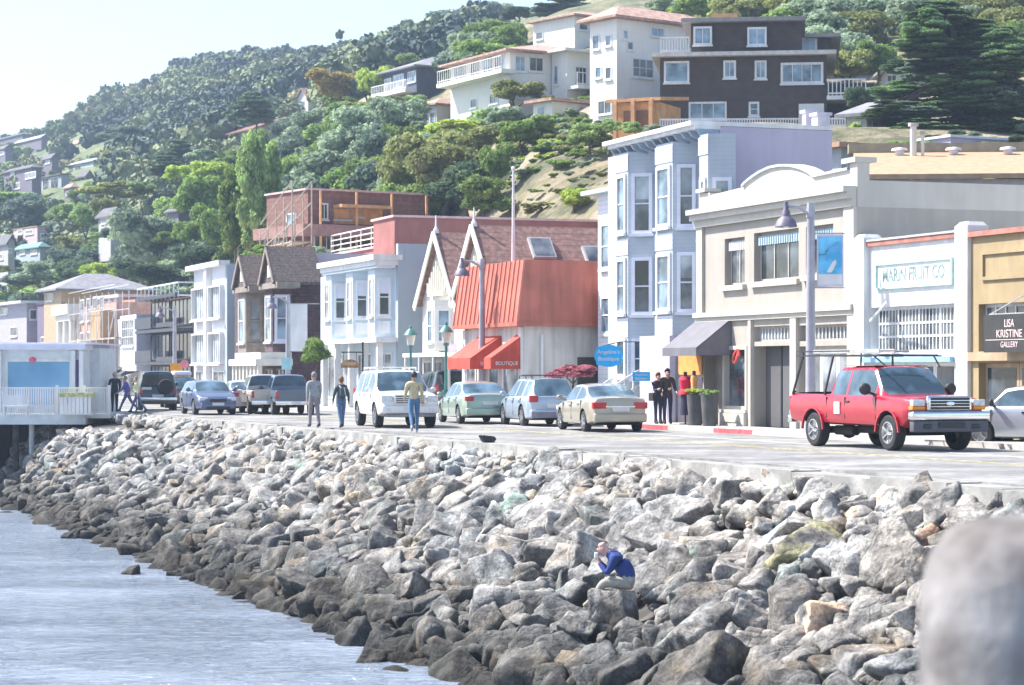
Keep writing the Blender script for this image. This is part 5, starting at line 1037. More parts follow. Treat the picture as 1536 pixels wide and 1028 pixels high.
# the great cypress on the right: one trunk with tiers of flat foliage
root = empty('cypress_tree', P(1440, 215, 128), 0, 'great dark layered cypress filling the top right above the shops', 'tree')
tiers = [(1410, 22, 150, 44), (1470, 48, 130, 40), (1390, 66, 130, 40), (1450, 84, 190, 36), (1500, 100, 110, 30), (1350, 135, 120, 30), (1430, 152, 200, 40), (1360, 168, 140, 32), (1490, 170, 130, 50), (1440, 190, 180, 34), (1380, 190, 110, 24), (1530, 150, 90, 60), (1330, 160, 80, 22), (1420, 45, 120, 60), (1460, 120, 170, 60), (1420, 100, 150, 50), (1480, 190, 150, 50), (1390, 40, 100, 60), (1500, 70, 110, 60), (1510, 140, 120, 60), (1345, 100, 60, 24), (1340, 182, 90, 22), (1310, 172, 50, 18)]
for i, (px, py, w, h) in enumerate(tiers):
    Yt = 128+TR.uniform(-3, 3); c = P(px, py, Yt)-root.location; cr = bpy.data.objects.new('crown_tier', crown_mesh('layer', i % 3)); col.objects.link(cr); cr.parent = root; s = 128/F
    cr.location = c; cr.scale = (w*s/2*1.05, w*s/2*.8, h*s/2*.85); cr.rotation_euler = (0, 0, TR.uniform(0, 6.28)); cr.material_slots[0].link = 'OBJECT'; cr.material_slots[0].material = L[('dk', 'cy', 'cy', 'bl')[i % 4]]
mb = MB(); top = P(1425, 30, 128)-root.location; mb.cyl((0, 0, -3), (0.1, 0, 4), .55, .42, n=10); mb.cyl((.1, 0, 4), top, .42, .12, n=8)
for px, py in ((1350, 150), (1500, 100), (1390, 70), (1330, 165), (1520, 165)): mb.cyl((0, 0, TR.uniform(1.5, 4)), P(px, py, 128)-root.location, .2, .06, n=6)
mb.build('trunk', M_bark, root, smooth=True)
# shrubs dotted over the open slope
sr = random.Random(11); n = 0
SH = dict(md='rounded green shrubs', yg='yellow green shrubs', tw='dry tawny shrubs', gr='grey green shrubs')
for i in range(260):
    px = sr.uniform(745, 930); Y = sr.uniform(137, 172) if i < 130 else sr.uniform(150, 175)
    X = (px-PX0)/F*Y; z = hill_z(X, Y); q = px_of((X, Y, z))[1]
    if not (176 < q < 335): continue
    c = sr.choices(['tw', 'gr', 'md', 'yg'], [3, 2, 2, 2])[0]; w = sr.uniform(9, 26) if i % 5 else sr.uniform(30, 52)
    plant('shrub', f'one of the {SH[c]} dotted over the dry open slope', 'shrub', px, 0, w, w*sr.uniform(.5, .75), Y, 'bush', c, group=SH[c]+' on the dry slope', trunk=False, world=(X, Y, z+w*Y/F*.15), base=z-.3)
for i in range(46):
    px = sr.uniform(1255, 1560); Y = sr.uniform(104, 128); X = (px-PX0)/F*Y; z = hill_z(X, Y); c = sr.choice(['md', 'gr', 'dk', 'dk']); w = sr.uniform(28, 60)
    plant('shrub', f'one of the {cols_[c]} shrubs under the great cypress', 'shrub', px, 0, w, w*.6, Y, 'round', c, group=f'{cols_[c]} shrubs under the great cypress', trunk=False, world=(X, Y, z+w*Y/F*.2), base=z-.3)
# understorey that fills between the named trees on the near wooded slopes
UC = dict(bl='dark woodland trees on the middle slope', gr='grey green woodland trees on the middle slope', md='green woodland trees on the middle slope')
for i in range(330):
    px = sr.uniform(-20, 760); Y = 42/(NV[0]*(px-PX0)/F+NV[1]); Y = min(258, Y)+12+sr.random()**1.3*120
    if 640 < px < 900 and Y < 200: continue
    X = (px-PX0)/F*Y; z = hill_z(X, Y)
    if z < 3: continue
    c = sr.choices(['bl', 'gr', 'md'], [2, 3, 3])[0]; w = sr.uniform(4.5, 8)/Y*F
    q = px_of((X, Y, z+2.2))[1]
    if blocks(px, q-w*.42, q, w*.4, Y): continue
    plant('broadleaf_tree', f'one of the {UC[c].replace(" on the middle slope", "")} filling the middle slope', 'tree', px, 0, w, w*sr.uniform(.7, .9), Y, 'round', c, group=UC[c], trunk=True, world=(X, Y, z+2.2), base=z-.5)
for i in range(70):
    px = sr.uniform(1000, 1700); Y = sr.uniform(165, 235); X = (px-PX0)/F*Y; z = hill_z(X, Y); c = sr.choice(['tw', 'md', 'gr']); w = sr.uniform(5, 8)/Y*F
    nm = dict(tw='tawny', md='green', gr='grey green')[c]
    plant('broadleaf_tree', f'one of the {nm} trees on the slope behind the brown house', 'tree', px, 0, w, w*.75, Y, 'round', c, group=f'{nm} trees behind the brown house', world=(X, Y, z+2), base=z-.5)
# far woods: one mass nobody could count
def far_wood(name, N, seed, pxr, Yr, lm, size=(5, 10), dens=None, label=None):
    g = random.Random(seed); iv, if_ = ico(2); V = []; T = []; Q = []; n = 0; gg = np.random.default_rng(seed)
    for i in range(N):
        Y = Yr[0]+(Yr[1]-Yr[0])*g.random(); px = g.uniform(*pxr); X = (px-PX0)/F*Y
        if dens and not dens(px, Y, X): continue
        z = hill_z(X, Y); s = g.uniform(*size)*.5; q_ = HY-(z-CH)/Y*F
        if blocks(px, q_-2.2*s/Y*F, q_, s/Y*F, Y): continue
        hh = g.uniform(.75, 1.35); nl = 230
        lob = np.array([[g.uniform(-.55, .55)*s, g.uniform(-.55, .55)*s, s*hh*g.uniform(.35, 1.1), s*g.uniform(.38, .62)] for k in range(5)])+np.array([X, Y, z, 0])
        for l in lob:
            w = iv*(1+gg.normal(size=(len(iv), 1))*.12)*l[3]*.68+l[:3]; V.append(w); T.append(if_+n); n += len(w)
        k = gg.integers(0, 5, nl); d = gg.normal(size=(nl, 3)); d /= np.linalg.norm(d, axis=1)[:, None]; d[:, 2] = np.abs(d[:, 2])*1.0-.15
        q = lob[k, :3]+d*(lob[k, 3]*gg.uniform(.82, 1.18, nl))[:, None]
        nr = d+gg.normal(size=(nl, 3))*.6; t = np.cross(nr, gg.normal(size=(nl, 3))); t /= np.linalg.norm(t, axis=1)[:, None]; u = np.cross(t, nr); u /= np.linalg.norm(u, axis=1)[:, None]; ss = s*gg.uniform(.05, .12, nl)[:, None]
        V.append(np.stack([q-t*ss-u*ss, q+t*ss-u*ss, q+t*ss+u*ss, q-t*ss+u*ss], 1).reshape(-1, 3)); Q.append(np.arange(nl*4).reshape(-1, 4)+n); n += nl*4
    me = np_mesh(name, np.concatenate(V), np.concatenate(T), np.concatenate(Q)); me.materials.append(lm); o = bpy.data.objects.new(name, me); col.objects.link(o); o['kind'] = 'stuff'; o['label'] = label; return o
def farleaf(name, a, b, sc_=.035):
    return mat(name, a, color2=b, var=.1, scale=sc_, rough=.85, coord='Object', cmix=(.44, .56))
W_far = farleaf('far wood foliage', (.045, .085, .075), (.20, .235, .12), .05); W_far2 = farleaf('far scrub foliage', (.11, .17, .06), (.28, .27, .14))
def d1(px, Y, X):
    b = noise.noise(Vector((X, Y, 0))*.012)
    if px < 265 and Y > 440+max(0, px-150)*.9: return b > .34 or random.random() < .05
    if px > 400 and Y > 480: return b > .1
    return b > -.33
random.seed(2)
far_wood('far_wood', 4200, 3, (-60, 720), (300, 720), W_far, (3.5, 8), d1, 'blue hazy wood covering the far hill')
far_wood('hill_scrub', 900, 4, (-60, 640), (340, 730), W_far2, (2.5, 6), lambda px, Y, X: noise.noise(Vector((X+90, Y, 3))*.012) > -.05, 'light green scrub on the far hill')
for k, (px, Y, s) in enumerate([(262, 655, 9), (282, 650, 13), (335, 640, 20), (352, 640, 24), (372, 640, 20), (398, 635, 16), (450, 610, 10), (470, 600, 9), (236, 665, 7)]):
    X = (px-PX0)/F*Y; z = hill_z(X, Y)
    plant('eucalyptus_tree', 'one of the feathery blue trees standing on the far skyline', 'tree', px, 0, s*1.6, s*1.5, Y, 'round', 'bl', group='trees on the far skyline', world=(X, Y, z+s*.13), base=z-1)
# small trees and planting at street level
root = plant('street_tree', 'small leafy street tree in front of the brown gabled house flank', 'tree', 472, 532, 52, 58, 112, 'round', 'md', base=.13)
pl = plant('red_maple_bush', 'airy dark red bush in front of the white rendered flank', 'shrub', 858, 558, 84, 44, 85, 'bush', 'pu', base=.0, trunk=True)
# ---------------------------------------------------------------- boulders of the embankment
m = bpy.data.materials.new('boulder stone'); m.use_nodes = True; nt = m.node_tree; N = nt.nodes; b = N['Principled BSDF']; b.inputs['Roughness'].default_value = .88; b.inputs['Specular IOR Level'].default_value = .3
def rockmat(name, tint=(1, 1, 1), base=None):
    m = bpy.data.materials.new(name); m.use_nodes = True; nt = m.node_tree; N = nt.nodes; b = N['Principled BSDF']; b.inputs['Roughness'].default_value = .88; b.inputs['Specular IOR Level'].default_value = .3
    tc = N.new('ShaderNodeTexCoord'); geo = N.new('ShaderNodeNewGeometry'); P_ = geo.outputs['Position']
    def nz(scale, det, rough=.6, src=P_):
        n = N.new('ShaderNodeTexNoise'); n.inputs['Scale'].default_value = scale; n.inputs['Detail'].default_value = det; n.inputs['Roughness'].default_value = rough; lk(nt, src, n.inputs['Vector']); return n.outputs['Fac']
    def ramp(src, pts):
        r = N.new('ShaderNodeValToRGB'); e = r.color_ramp.elements; e[0].position, c = pts[0]; e[0].color = (*c, 1); e[1].position, c = pts[-1]; e[1].color = (*c, 1)
        for p_, c in pts[1:-1]: q = e.new(p_); q.color = (*c, 1)
        lk(nt, src, r.inputs['Fac']); return r.outputs['Color']
    def mul(a_, b_, f=1.0, mode='MULTIPLY'):
        x = N.new('ShaderNodeMix'); x.data_type = 'RGBA'; x.blend_type = mode; x.inputs[0].default_value = f; lk(nt, a_, x.inputs[6]); lk(nt, b_, x.inputs[7]); return x.outputs[2]
    k = base or 1.0
    c = ramp(nz(2.2, 8), [(.34, (.085*k, .085*k, .085*k)), (.5, (.235*k, .233*k, .229*k)), (.66, (.45*k, .446*k, .432*k))])
    if tint != (1, 1, 1): c = mul(c, ramp(nz(1.1, 3), [(.42, (1, 1, 1)), (.56, tuple(1.2*t**1.5 for t in tint))]))
    else: c = mul(c, ramp(nz(.75, 4), [(.30, (.86, .97, .95)), (.42, (1, 1, 1)), (.57, (1.03, 1, .97)), (.66, (1.20, 1.02, .80)), (.78, (1.28, .95, .70))]))
    c = mul(c, ramp(nz(16, 6, .75), [(.36, (.55, .55, .55)), (.56, (1.1, 1.1, 1.1))]))
    c = mul(c, ramp(nz(.35, 2), [(.35, (1.06, 1.01, .96)), (.65, (.97, .99, 1.02))]))
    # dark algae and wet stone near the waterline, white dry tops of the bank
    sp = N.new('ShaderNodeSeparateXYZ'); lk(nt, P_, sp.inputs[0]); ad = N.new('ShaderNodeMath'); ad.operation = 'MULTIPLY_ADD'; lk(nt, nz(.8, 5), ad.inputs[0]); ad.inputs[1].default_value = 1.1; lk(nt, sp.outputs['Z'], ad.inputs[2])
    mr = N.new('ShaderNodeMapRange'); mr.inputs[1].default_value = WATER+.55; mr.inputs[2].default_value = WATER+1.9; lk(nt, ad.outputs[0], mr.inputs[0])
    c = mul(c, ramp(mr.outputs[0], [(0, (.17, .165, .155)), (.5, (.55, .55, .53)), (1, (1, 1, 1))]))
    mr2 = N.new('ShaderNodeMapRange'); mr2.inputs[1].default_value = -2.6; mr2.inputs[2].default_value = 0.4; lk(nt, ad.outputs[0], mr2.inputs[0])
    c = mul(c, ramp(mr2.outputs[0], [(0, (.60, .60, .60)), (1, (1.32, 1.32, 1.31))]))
    oi = N.new('ShaderNodeObjectInfo'); r2 = N.new('ShaderNodeMapRange'); r2.inputs[3].default_value = .68; r2.inputs[4].default_value = 1.3; lk(nt, oi.outputs['Random'], r2.inputs[0])
    hs = N.new('ShaderNodeHueSaturation'); lk(nt, r2.outputs[0], hs.inputs['Value']); lk(nt, c, hs.inputs['Color'])
    lk(nt, hs.outputs[0], b.inputs['Base Color'])
    bp = N.new('ShaderNodeBump'); bp.inputs['Strength'].default_value = .9; bp.inputs['Distance'].default_value = .075; lk(nt, nz(7, 9, .65), bp.inputs['Height'])
    vo = N.new('ShaderNodeTexVoronoi'); vo.feature = 'DISTANCE_TO_EDGE'; vo.inputs['Scale'].default_value = 1.5; wn = N.new('ShaderNodeVectorMath'); wn.operation = 'ADD'; nc = N.new('ShaderNodeTexNoise'); nc.inputs['Scale'].default_value = 1.3; nc.inputs['Detail'].default_value = 5; lk(nt, P_, nc.inputs['Vector']); lk(nt, P_, wn.inputs[0]); lk(nt, nc.outputs['Color'], wn.inputs[1]); lk(nt, wn.outputs[0], vo.inputs['Vector'])
    rc = N.new('ShaderNodeMapRange'); rc.inputs[1].default_value = 0; rc.inputs[2].default_value = .05; lk(nt, vo.outputs['Distance'], rc.inputs[0]); b3 = N.new('ShaderNodeBump'); b3.inputs['Strength'].default_value = .45; b3.inputs['Distance'].default_value = .035; lk(nt, rc.outputs[0], b3.inputs['Height']); lk(nt, b3.outputs[0], bp.inputs['Normal'])
    bp2 = N.new('ShaderNodeBump'); bp2.inputs['Strength'].default_value = .5; bp2.inputs['Distance'].default_value = .012; lk(nt, nz(38, 5), bp2.inputs['Height']); lk(nt, bp.outputs[0], bp2.inputs['Normal']); lk(nt, bp2.outputs[0], b.inputs['Normal'])
    return m
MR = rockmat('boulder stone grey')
def rock_verts(seed, n):
    """a worn block: soft intersection of random planes, roughened by noise"""
    g = np.random.default_rng(seed); v, f = ico(n); Q_ = np.linalg.qr(g.normal(size=(3, 3)))[0]; nn = np.concatenate([Q_, -Q_])+g.normal(size=(6, 3))*.2; K = int(g.integers(4, 8)); nn = np.concatenate([nn, g.normal(size=(K, 3))]); nn /= np.linalg.norm(nn, axis=1)[:, None]
    dd = np.concatenate([g.uniform(.58, .84, 6), g.uniform(.70, .98, K)]); ex = float(g.choice([26, 40, 60])); dots = np.clip(v @ nn.T, 0, None)/dd; r = 1/np.maximum(np.sum(dots**ex, axis=1)**(1/ex), .72); out = v*r[:, None]
    o = g.uniform(0, 50, 3); d = np.array([noise.fractal(Vector(p*1.7+o), 1.0, 2.0, 5 if n > 3 else 3)*.085+noise.noise(Vector(p*.8-o))*.10-abs(noise.noise(Vector(p*2.3+o)))*.07+(noise.noise(Vector(p*7+o))*.014 if n > 3 else 0) for p in out])
    out = out*(1.02+d)[:, None]*np.array([1.0, g.uniform(.62, .92), g.uniform(.50, .82)]); return out, f
RV = 20
HI = []
for i in range(RV):
    v, f = rock_verts(100+i, 5 if i < 8 else 4); me = np_mesh('boulder', v, f); me.polygons.foreach_set('use_smooth', [True]*len(me.polygons)); me.materials.append(MR); HI.append((me, v))
LO3 = [rock_verts(200+i, 3) for i in range(16)]
rr = random.Random(21); placed = []; grid = {}
def ok(u, v, r, fac):
    cu, cv = int(u//1.6), int(v//1.6)
    for a in range(cu-1, cu+2):
        for b_ in range(cv-1, cv+2):
            for (u2, v2, r2) in grid.get((a, b_), ()):
                if (u-u2)**2+(v-v2)**2 < (fac*(r+r2))**2: return False
    return True
def put(u, v, r): grid.setdefault((int(u//1.6), int(v//1.6)), []).append((u, v, r))
# the seated man's rock first
MAN = P(926, 884, 41.2); mu = DV[0]*MAN.x+DV[1]*MAN.y; mv = NV[0]*MAN.x+NV[1]*MAN.y
put(mu, mv, .95); put(mu-.75, mv-.5, .5)
for r_lo, r_hi, N_, fac in ((.50, .68, 340, .68), (.36, .50, 5000, .60), (.24, .36, 14000, .58), (.13, .23, 26000, .54)):
    for i in range(N_):
        u = 22+(rr.random()**1.35)*175; v = rr.uniform(10.8, 19.75); r = rr.uniform(r_lo, r_hi)*(1 if v < 18.4 else .72)*(.93 if u > 80 else 1.05)
        if u > 150 and r < .34: continue
        if v+r*.55 > 19.75: continue
        if ok(u, v, r, fac): put(u, v, r); placed.append((u, v, r))
print('rocks', len(placed))
def r_item(u, v, r):
    z = slope_zu(u, v)+r*rr.uniform(-.12, .16)-.10; z = min(z, -.7-.5*r) if u > 84 and v < 18.2 else z; z = min(z, -.08-.72*r) if v > 17.4 else z
    p = S(u, v, z); return p
items = []
for u, v, r in placed:
    p = r_item(u, v, r); Y = p.y; px, py = px_of(p)
    if Y < 20 or px < -60 or px > 1600 or py > 1080: continue
    if 862 < px < 990 and 800 < py < 1010 and 34 < Y < 42.0 and r/Y*F > 0 and (py-r/Y*F*.8 < 925) and abs(px-905) < 62+r/Y*F*.7: continue
    if abs(px-878) < 34+r/Y*F*.6 and 835 < py < 905+r/Y*F*.5 and 40 < Y < 44: continue
    items.append([r/Y*F*(1 if p.z > WATER-.2 else .35), p, r, px, py])
items.sort(key=lambda t: -t[0])
print('rocks in view', len(items))
special = [  # px, py, tint, label, size
 (926, 762, (1.35, .92, .55), 'grey boulder with an ochre orange face in the upper bank', 1),
 (1385, 800, (1.25, .95, .78), 'salmon tinted boulder in the upper bank at the right', 1),
 (1360, 745, (1.25, .98, .82), 'small salmon tinted boulder near the top of the bank at the right', 1),
 (1250, 930, (1.3, 1.05, .85), 'cream and peach mottled boulder low on the right', 1),
 (1180, 785, (.75, .98, 1.2), 'blue tinted boulder in the upper bank', 1),
 (1062, 830, (.85, 1.08, 1.02), 'pale green tinted boulder above the great grey slab', 1),
 (650, 725, (.85, 1.12, 1.0), 'green stained boulder high on the bank left of centre', 1),
 (468, 700, (.72, 1.02, .86), 'dark green stained boulder high on the bank at the left', 1),
 (1240, 812, (1.1, 1.08, .78), 'yellowish boulder in the middle right of the bank', 1),
 (845, 712, (1.2, .9, .95), 'pink tinted boulder at the top of the bank', 1),
 (760, 765, (.88, 1.1, 1.0), 'small green flecked boulder in the upper middle of the bank', 1),
 (595, 660, (.8, .92, 1.15), 'small slate blue boulder near the road edge', 1)]
for s_ in special:
    it = min([t for t in items[:800] if len(t) == 5], key=lambda t: math.hypot(t[3]-s_[0], (t[4]-s_[1])*1.3)); it.append(s_)
def put_boulder(p, r, mi, mt=None, label=None, group=None, sc3=(1, 1, 1), rot=None):
    me, v = HI[mi]
    o = bpy.data.objects.new('boulder', me); col.objects.link(o); o.location = p
    o.rotation_euler = rot or (rr.uniform(-.5, .5), rr.uniform(-.5, .5), rr.uniform(0, 6.28)); o.scale = (r*1.22*sc3[0], r*1.22*sc3[1], r*1.22*sc3[2])
    if mt: o.material_slots[0].link = 'OBJECT'; o.material_slots[0].material = mt
    return tag(o, label, 'boulder', group)
ind = 0; rest = []
for it in items:
    if ind < 286 or len(it) == 6:
        ind += 1
        if len(it) == 6:
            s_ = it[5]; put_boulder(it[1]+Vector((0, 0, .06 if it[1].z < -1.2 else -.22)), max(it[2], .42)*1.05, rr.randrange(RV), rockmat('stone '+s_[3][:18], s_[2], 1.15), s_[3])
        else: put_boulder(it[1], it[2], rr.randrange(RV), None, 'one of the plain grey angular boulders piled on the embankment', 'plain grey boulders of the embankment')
    else: rest.append(it)
# the rest as one heap
V = []; T = []; n = 0; gg = np.random.default_rng(9)
from mathutils import Euler
for it in rest:
    vv, ff = LO3[rr.randrange(16)]
    M_ = np.array(Euler((rr.uniform(-.6, .6), rr.uniform(-.6, .6), rr.uniform(0, 6.28))).to_matrix()); w = (vv*it[2]*1.22) @ M_.T+np.array(it[1]); V.append(w); T.append(ff+n); n += len(w)
if V:
    me = np_mesh('embankment_stones', np.concatenate(V), np.concatenate(T)); me.polygons.foreach_set('use_smooth', [True]*len(me.polygons)); me.materials.append(MR)
    o = bpy.data.objects.new('embankment_stones', me); col.objects.link(o); o['kind'] = 'stuff'; o['label'] = 'smaller grey stones packed between the big boulders of the embankment'
def fit_boulder(c, hx, hy, hz, mi, label):
    v = HI[mi][1]; e = np.abs(v).max(axis=0); o = bpy.data.objects.new('boulder', HI[mi][0]); col.objects.link(o); o.location = c; o.scale = (hx/e[0], hy/e[1], hz/e[2]); return tag(o, label, 'boulder')
best = max(range(RV), key=lambda k: float(np.mean(np.abs(HI[k][1])/np.abs(HI[k][1]).max(axis=0))))
fit_boulder(P(922, 938, 41.2), .54, .66, .70, best, 'tall rounded grey boulder the seated man sits on')
fit_boulder(P(862, 942, 41.0), .42, .5, .36, 6, 'low grey boulder under the shoes of the seated man')

# loose stones lying off the bank in the shallows
for px, py, lab in ((112, 807, 'small dark stone poking out of the water furthest left'), (196, 861, 'flat dark stone just awash off the bank'), (560, 992, 'dark stone in the water by the near tip of the bank')):
    Y_ = 5.5*F/(py-HY); put_boulder(P(px, py, Y_)+Vector((0, 0, -.03)), .3, 2, None, lab)
Y_ = 66; p = S(UV_(731, 19.6), 19.6, 0.02); put_boulder(p+Vector((0, 0, .05)), .16, 5, mat('dark bag', (.03, .03, .035)), 'small dark stone lying alone on the road edge')
# ---------------------------------------------------------------- vehicles: x forward, y left, z up, origin on the ground under the middle
def paint(name, c, rough=.28, metallic=.0): return mat(name, c, rough=rough, var=.04, scale=1.5, metallic=metallic, coat=.8, spec=.5)
M_tyre = mat('tyre rubber', (.025, .025, .027), rough=.85, var=.2, scale=20); M_rim = mat('alloy rim', (.55, .56, .58), rough=.3, var=.1, metallic=.7, scale=8)
M_steel = mat('chrome', (.75, .76, .78), rough=.14, var=.05, metallic=1.0); M_blk = mat('black plastic', (.03, .03, .033), rough=.55, var=.15)
M_under = mat('dark underbody', (.02, .02, .02), rough=.9); M_cgl = mat('car glass', (.02, .03, .04), rough=.06, var=.4, scale=1.2, spec=.8, color2=(.06, .09, .12))
M_cglb = mat('car glass sky', (.05, .09, .12), rough=.05, var=.3, scale=1.0, spec=.9, color2=(.12, .20, .27))
M_red = mat('red tail lamp', (.50, .02, .03), rough=.15, var=.15, spec=.8); M_amb = mat('amber lamp', (.85, .30, .02), rough=.2, var=.1); M_lamp = mat('clear lamp', (.65, .68, .70), rough=.1, var=.15, scale=12, spec=.9)
M_plate = mat('number plate', (.62, .64, .66), rough=.5, var=.05)
def interp(p, x):
    if x <= p[0][0]: return p[0][1]
    for (a, za), (b, zb) in zip(p[:-1], p[1:]):
        if x <= b: return za+(zb-za)*(x-a)/(b-a) if b > a else zb
    return p[-1][1]
def car_shell(sp, root):
    L_, W_ = sp['L'], sp['W']; xs = set()
    for k in ('belt', 'roof', 'plan', 'sill'):
        for x, _ in sp[k]: xs.add(round(x, 4))
    lo, hi = min(x for x, _ in sp['plan']), max(x for x, _ in sp['plan']); x = lo
    while x < hi: xs.add(round(x, 4)); x += .09
    xs = sorted(q for q in xs if lo <= q <= hi); xs = [xs[0]]+[b for a, b in zip(xs[:-1], xs[1:]) if b-a > .012]
    rings = []; info = []
    for x in xs:
        w = interp(sp['plan'], x); zb = interp(sp['belt'], x); zr = max(interp(sp['roof'], x), zb); s0 = interp(sp['sill'], x); g = min(1, (zr-zb)/.16); tum = sp.get('tum', .16)*(zr-zb)/.5
        zm = s0+(zb-s0)*.55
        side = [(w*.80, s0), (w*.955, s0+.05), (w*.985, s0+.14), (w, zm-.06), (w, zm+.02), (w*.985, zb-.12), (w*.965, zb-.04), (w*.93, zb)]
        A = [(w*.925, zb+.004), (w*(.93)-tum, zr-.085), (w*.93-tum-.055, zr-.02), ((w*.93-tum)*.5, zr+.015), (0, zr+.025)]
        Bf = [(w*.90, zb+.012), (w*.82, zb+.03), (w*.70, zb+.042), (w*.35, zb+.055), (0, zb+.06)]
        top = [(a[0]*g+b_[0]*(1-g), a[1]*g+b_[1]*(1-g)) for a, b_ in zip(A, Bf)]
        half = side+top; ring = half+[(-y, z) for y, z in half[-2::-1]]; rings.append([(x, y, z) for y, z in ring]); info.append((zb, zr))
    n = len(rings[0]); V = [p for r in rings for p in r]; Fc = []; MI = []; roof = sp['roof']
    for i in range(len(rings)-1):
        xa, xb = xs[i], xs[i+1]; xm = (xa+xb)/2; h0 = info[i][1]-info[i][0]; h1 = info[i+1][1]-info[i+1][0]; sl = (info[i+1][1]-info[i][1])/(xb-xa)
        for j in range(n-1):
            Fc.append((i*n+j, i*n+j+1, (i+1)*n+j+1, (i+1)*n+j)); jj = min(j, n-2-j); mi = 0
            if jj == 8 and min(h0, h1) > .17:
                for a, b_ in sp['side_glass']:
                    if a < xm < b_: mi = 1
            if jj >= 10 and abs(sl) > sp.get('gs', .28) and max(h0, h1) > .1 and min(h0, h1) > .02-.02: mi = 2 if sl < 0 and xm > sp['mid'] else (3 if sl > 0 and xm < sp['mid'] else 0)
            if sp.get('backglass') and jj in (9, 10, 11) and sp['backglass'][0] < xm < sp['backglass'][1]: mi = 3
            MI.append(mi)
        Fc.append((i*n+n-1, i*n, (i+1)*n, (i+1)*n+n-1)); MI.append(4)
    Fc.append(tuple(range(n))[::-1]); MI.append(0); Fc.append(tuple((len(rings)-1)*n+k for k in range(n))); MI.append(0)
    me = bpy.data.meshes.new('shell'); me.from_pydata(V, [], Fc); me.polygons.foreach_set('material_index', MI)
    mats = [sp['paint'], sp.get('glass', M_cgl), sp.get('glass', M_cgl), sp.get('glass', M_cgl), M_under]
    for m_ in mats: me.materials.append(m_)
    bm = bmesh.new(); bm.from_mesh(me); bmesh.ops.recalc_face_normals(bm, faces=bm.faces); bm.to_mesh(me); bm.free()
    o = bpy.data.objects.new('shell', me); col.objects.link(o)
    # wheel openings (and the load bed) cut out
    mb = MB(); ra = sp['rw']+sp.get('arch', .06)
    for x in sp['wx']:
        for s_ in (-1, 1): mb.cyl((x, s_*(W_/2-.30), sp['rw']+.015), (x, s_*(W_/2+.3), sp['rw']+.015), ra, n=28)
    c = bpy.data.meshes.new('cut'); c.from_pydata(mb.v, [], mb.f)
    for m_ in mats: c.materials.append(m_)
    c.polygons.foreach_set('material_index', [4]*len(c.polygons)); bm = bmesh.new(); bm.from_mesh(c); bmesh.ops.recalc_face_normals(bm, faces=bm.faces); bm.to_mesh(c); bm.free()
    cutters = [bpy.data.objects.new('cut', c)]
    if sp.get('bed'):
        a, b_, zf = sp['bed']; mb = MB(); mb.box(a, b_, -W_/2+.14, W_/2-.14, zf, 2.5); c = bpy.data.meshes.new('cut2'); c.from_pydata(mb.v, [], mb.f)
        for m_ in mats: c.materials.append(m_)
        c.polygons.foreach_set('material_index', [4]*len(c.polygons)); cutters.append(bpy.data.objects.new('cut2', c))
    for q in cutters:
        col.objects.link(q); md = o.modifiers.new('b', 'BOOLEAN'); md.operation = 'DIFFERENCE'; md.object = q; md.solver = 'EXACT'
    dg = bpy.context.evaluated_depsgraph_get(); res = bpy.data.meshes.new_from_object(o.evaluated_get(dg))
    for q in cutters+[o]: bpy.data.objects.remove(q)
    names = {0: 'body', 1: 'side_window', 2: 'windshield', 3: 'rear_window'}
    for k, nm in names.items():
        bm = bmesh.new(); bm.from_mesh(res); keep = (0, 4) if k == 0 else (k,)
        bmesh.ops.delete(bm, geom=[f for f in bm.faces if f.material_index not in keep], context='FACES')
        if not bm.faces: bm.free(); continue
        me = bpy.data.meshes.new(nm)
        if k == 0:
            for f in bm.faces: f.material_index = 1 if f.material_index == 4 else 0
            bm.to_mesh(me); bm.free(); link(nm, me, root, [sp['paint'], M_under], smooth=True, sharp=28)
        elif k == 1:
            for sgn, lr in ((1, 'l'), (-1, 'r')):
                b2 = bm.copy(); bmesh.ops.delete(b2, geom=[f for f in b2.faces if f.calc_center_median().y*sgn < 0], context='FACES'); me = bpy.data.meshes.new(nm); b2.to_mesh(me); b2.free(); me.polygons.foreach_set('material_index', [0]*len(me.polygons)); link(nm, me, root, mats[1], smooth=True, sharp=28)
            bm.free()
        else:
            bm.to_mesh(me); bm.free(); me.polygons.foreach_set('material_index', [0]*len(me.polygons)); link(nm, me, root, mats[1], smooth=True, sharp=28)
WM = {}
def wheel(root, x, y, r, w, spokes, dirty=False):
    s_ = 1 if y > 0 else -1; key = (r, w, spokes, s_)
    if key not in WM:
        t = MB(); t.lathe([(r*.62, -w/2), (r*.9, -w/2), (r*.985, -w*.38), (r, -w*.2), (r, w*.2), (r*.985, w*.38), (r*.9, w/2), (r*.62, w/2), (r*.60, 0)], (0, 0, 0), 'Y', 28)
        g = MB(); o_ = s_*w*.5
        g.lathe([(r*.62, o_*.98), (r*.57, o_*1.0), (r*.54, o_*.7), (r*.52, o_*.35), (.0, o_*.30)], (0, 0, 0), 'Y', 28)
        for k in range(spokes):
            a = 2*math.pi*k/spokes; g.bar((math.cos(a)*r*.1, o_*.72, math.sin(a)*r*.1), (math.cos(a)*r*.56, o_*.85, math.sin(a)*r*.56), .05 if spokes > 6 else .075, .03)
        g.cyl((0, o_*.5, 0), (0, o_*.95, 0), r*.17, r*.13, n=12); WM[key] = (t, g)
    t, g = WM[key]
    def mk(nm, b, m_, par):
        k2 = (key, nm)
        if k2 not in WM: q = b.build(nm, m_, par, smooth=True, sharp=30); WM[k2] = q.data; return q
        q = bpy.data.objects.new(nm, WM[k2]); col.objects.link(q); q.parent = par; return q
    ty = mk('wheel', t, M_tyre, root); ty.location = (x, y, r+.002); mk('rim', g, M_rim, ty)
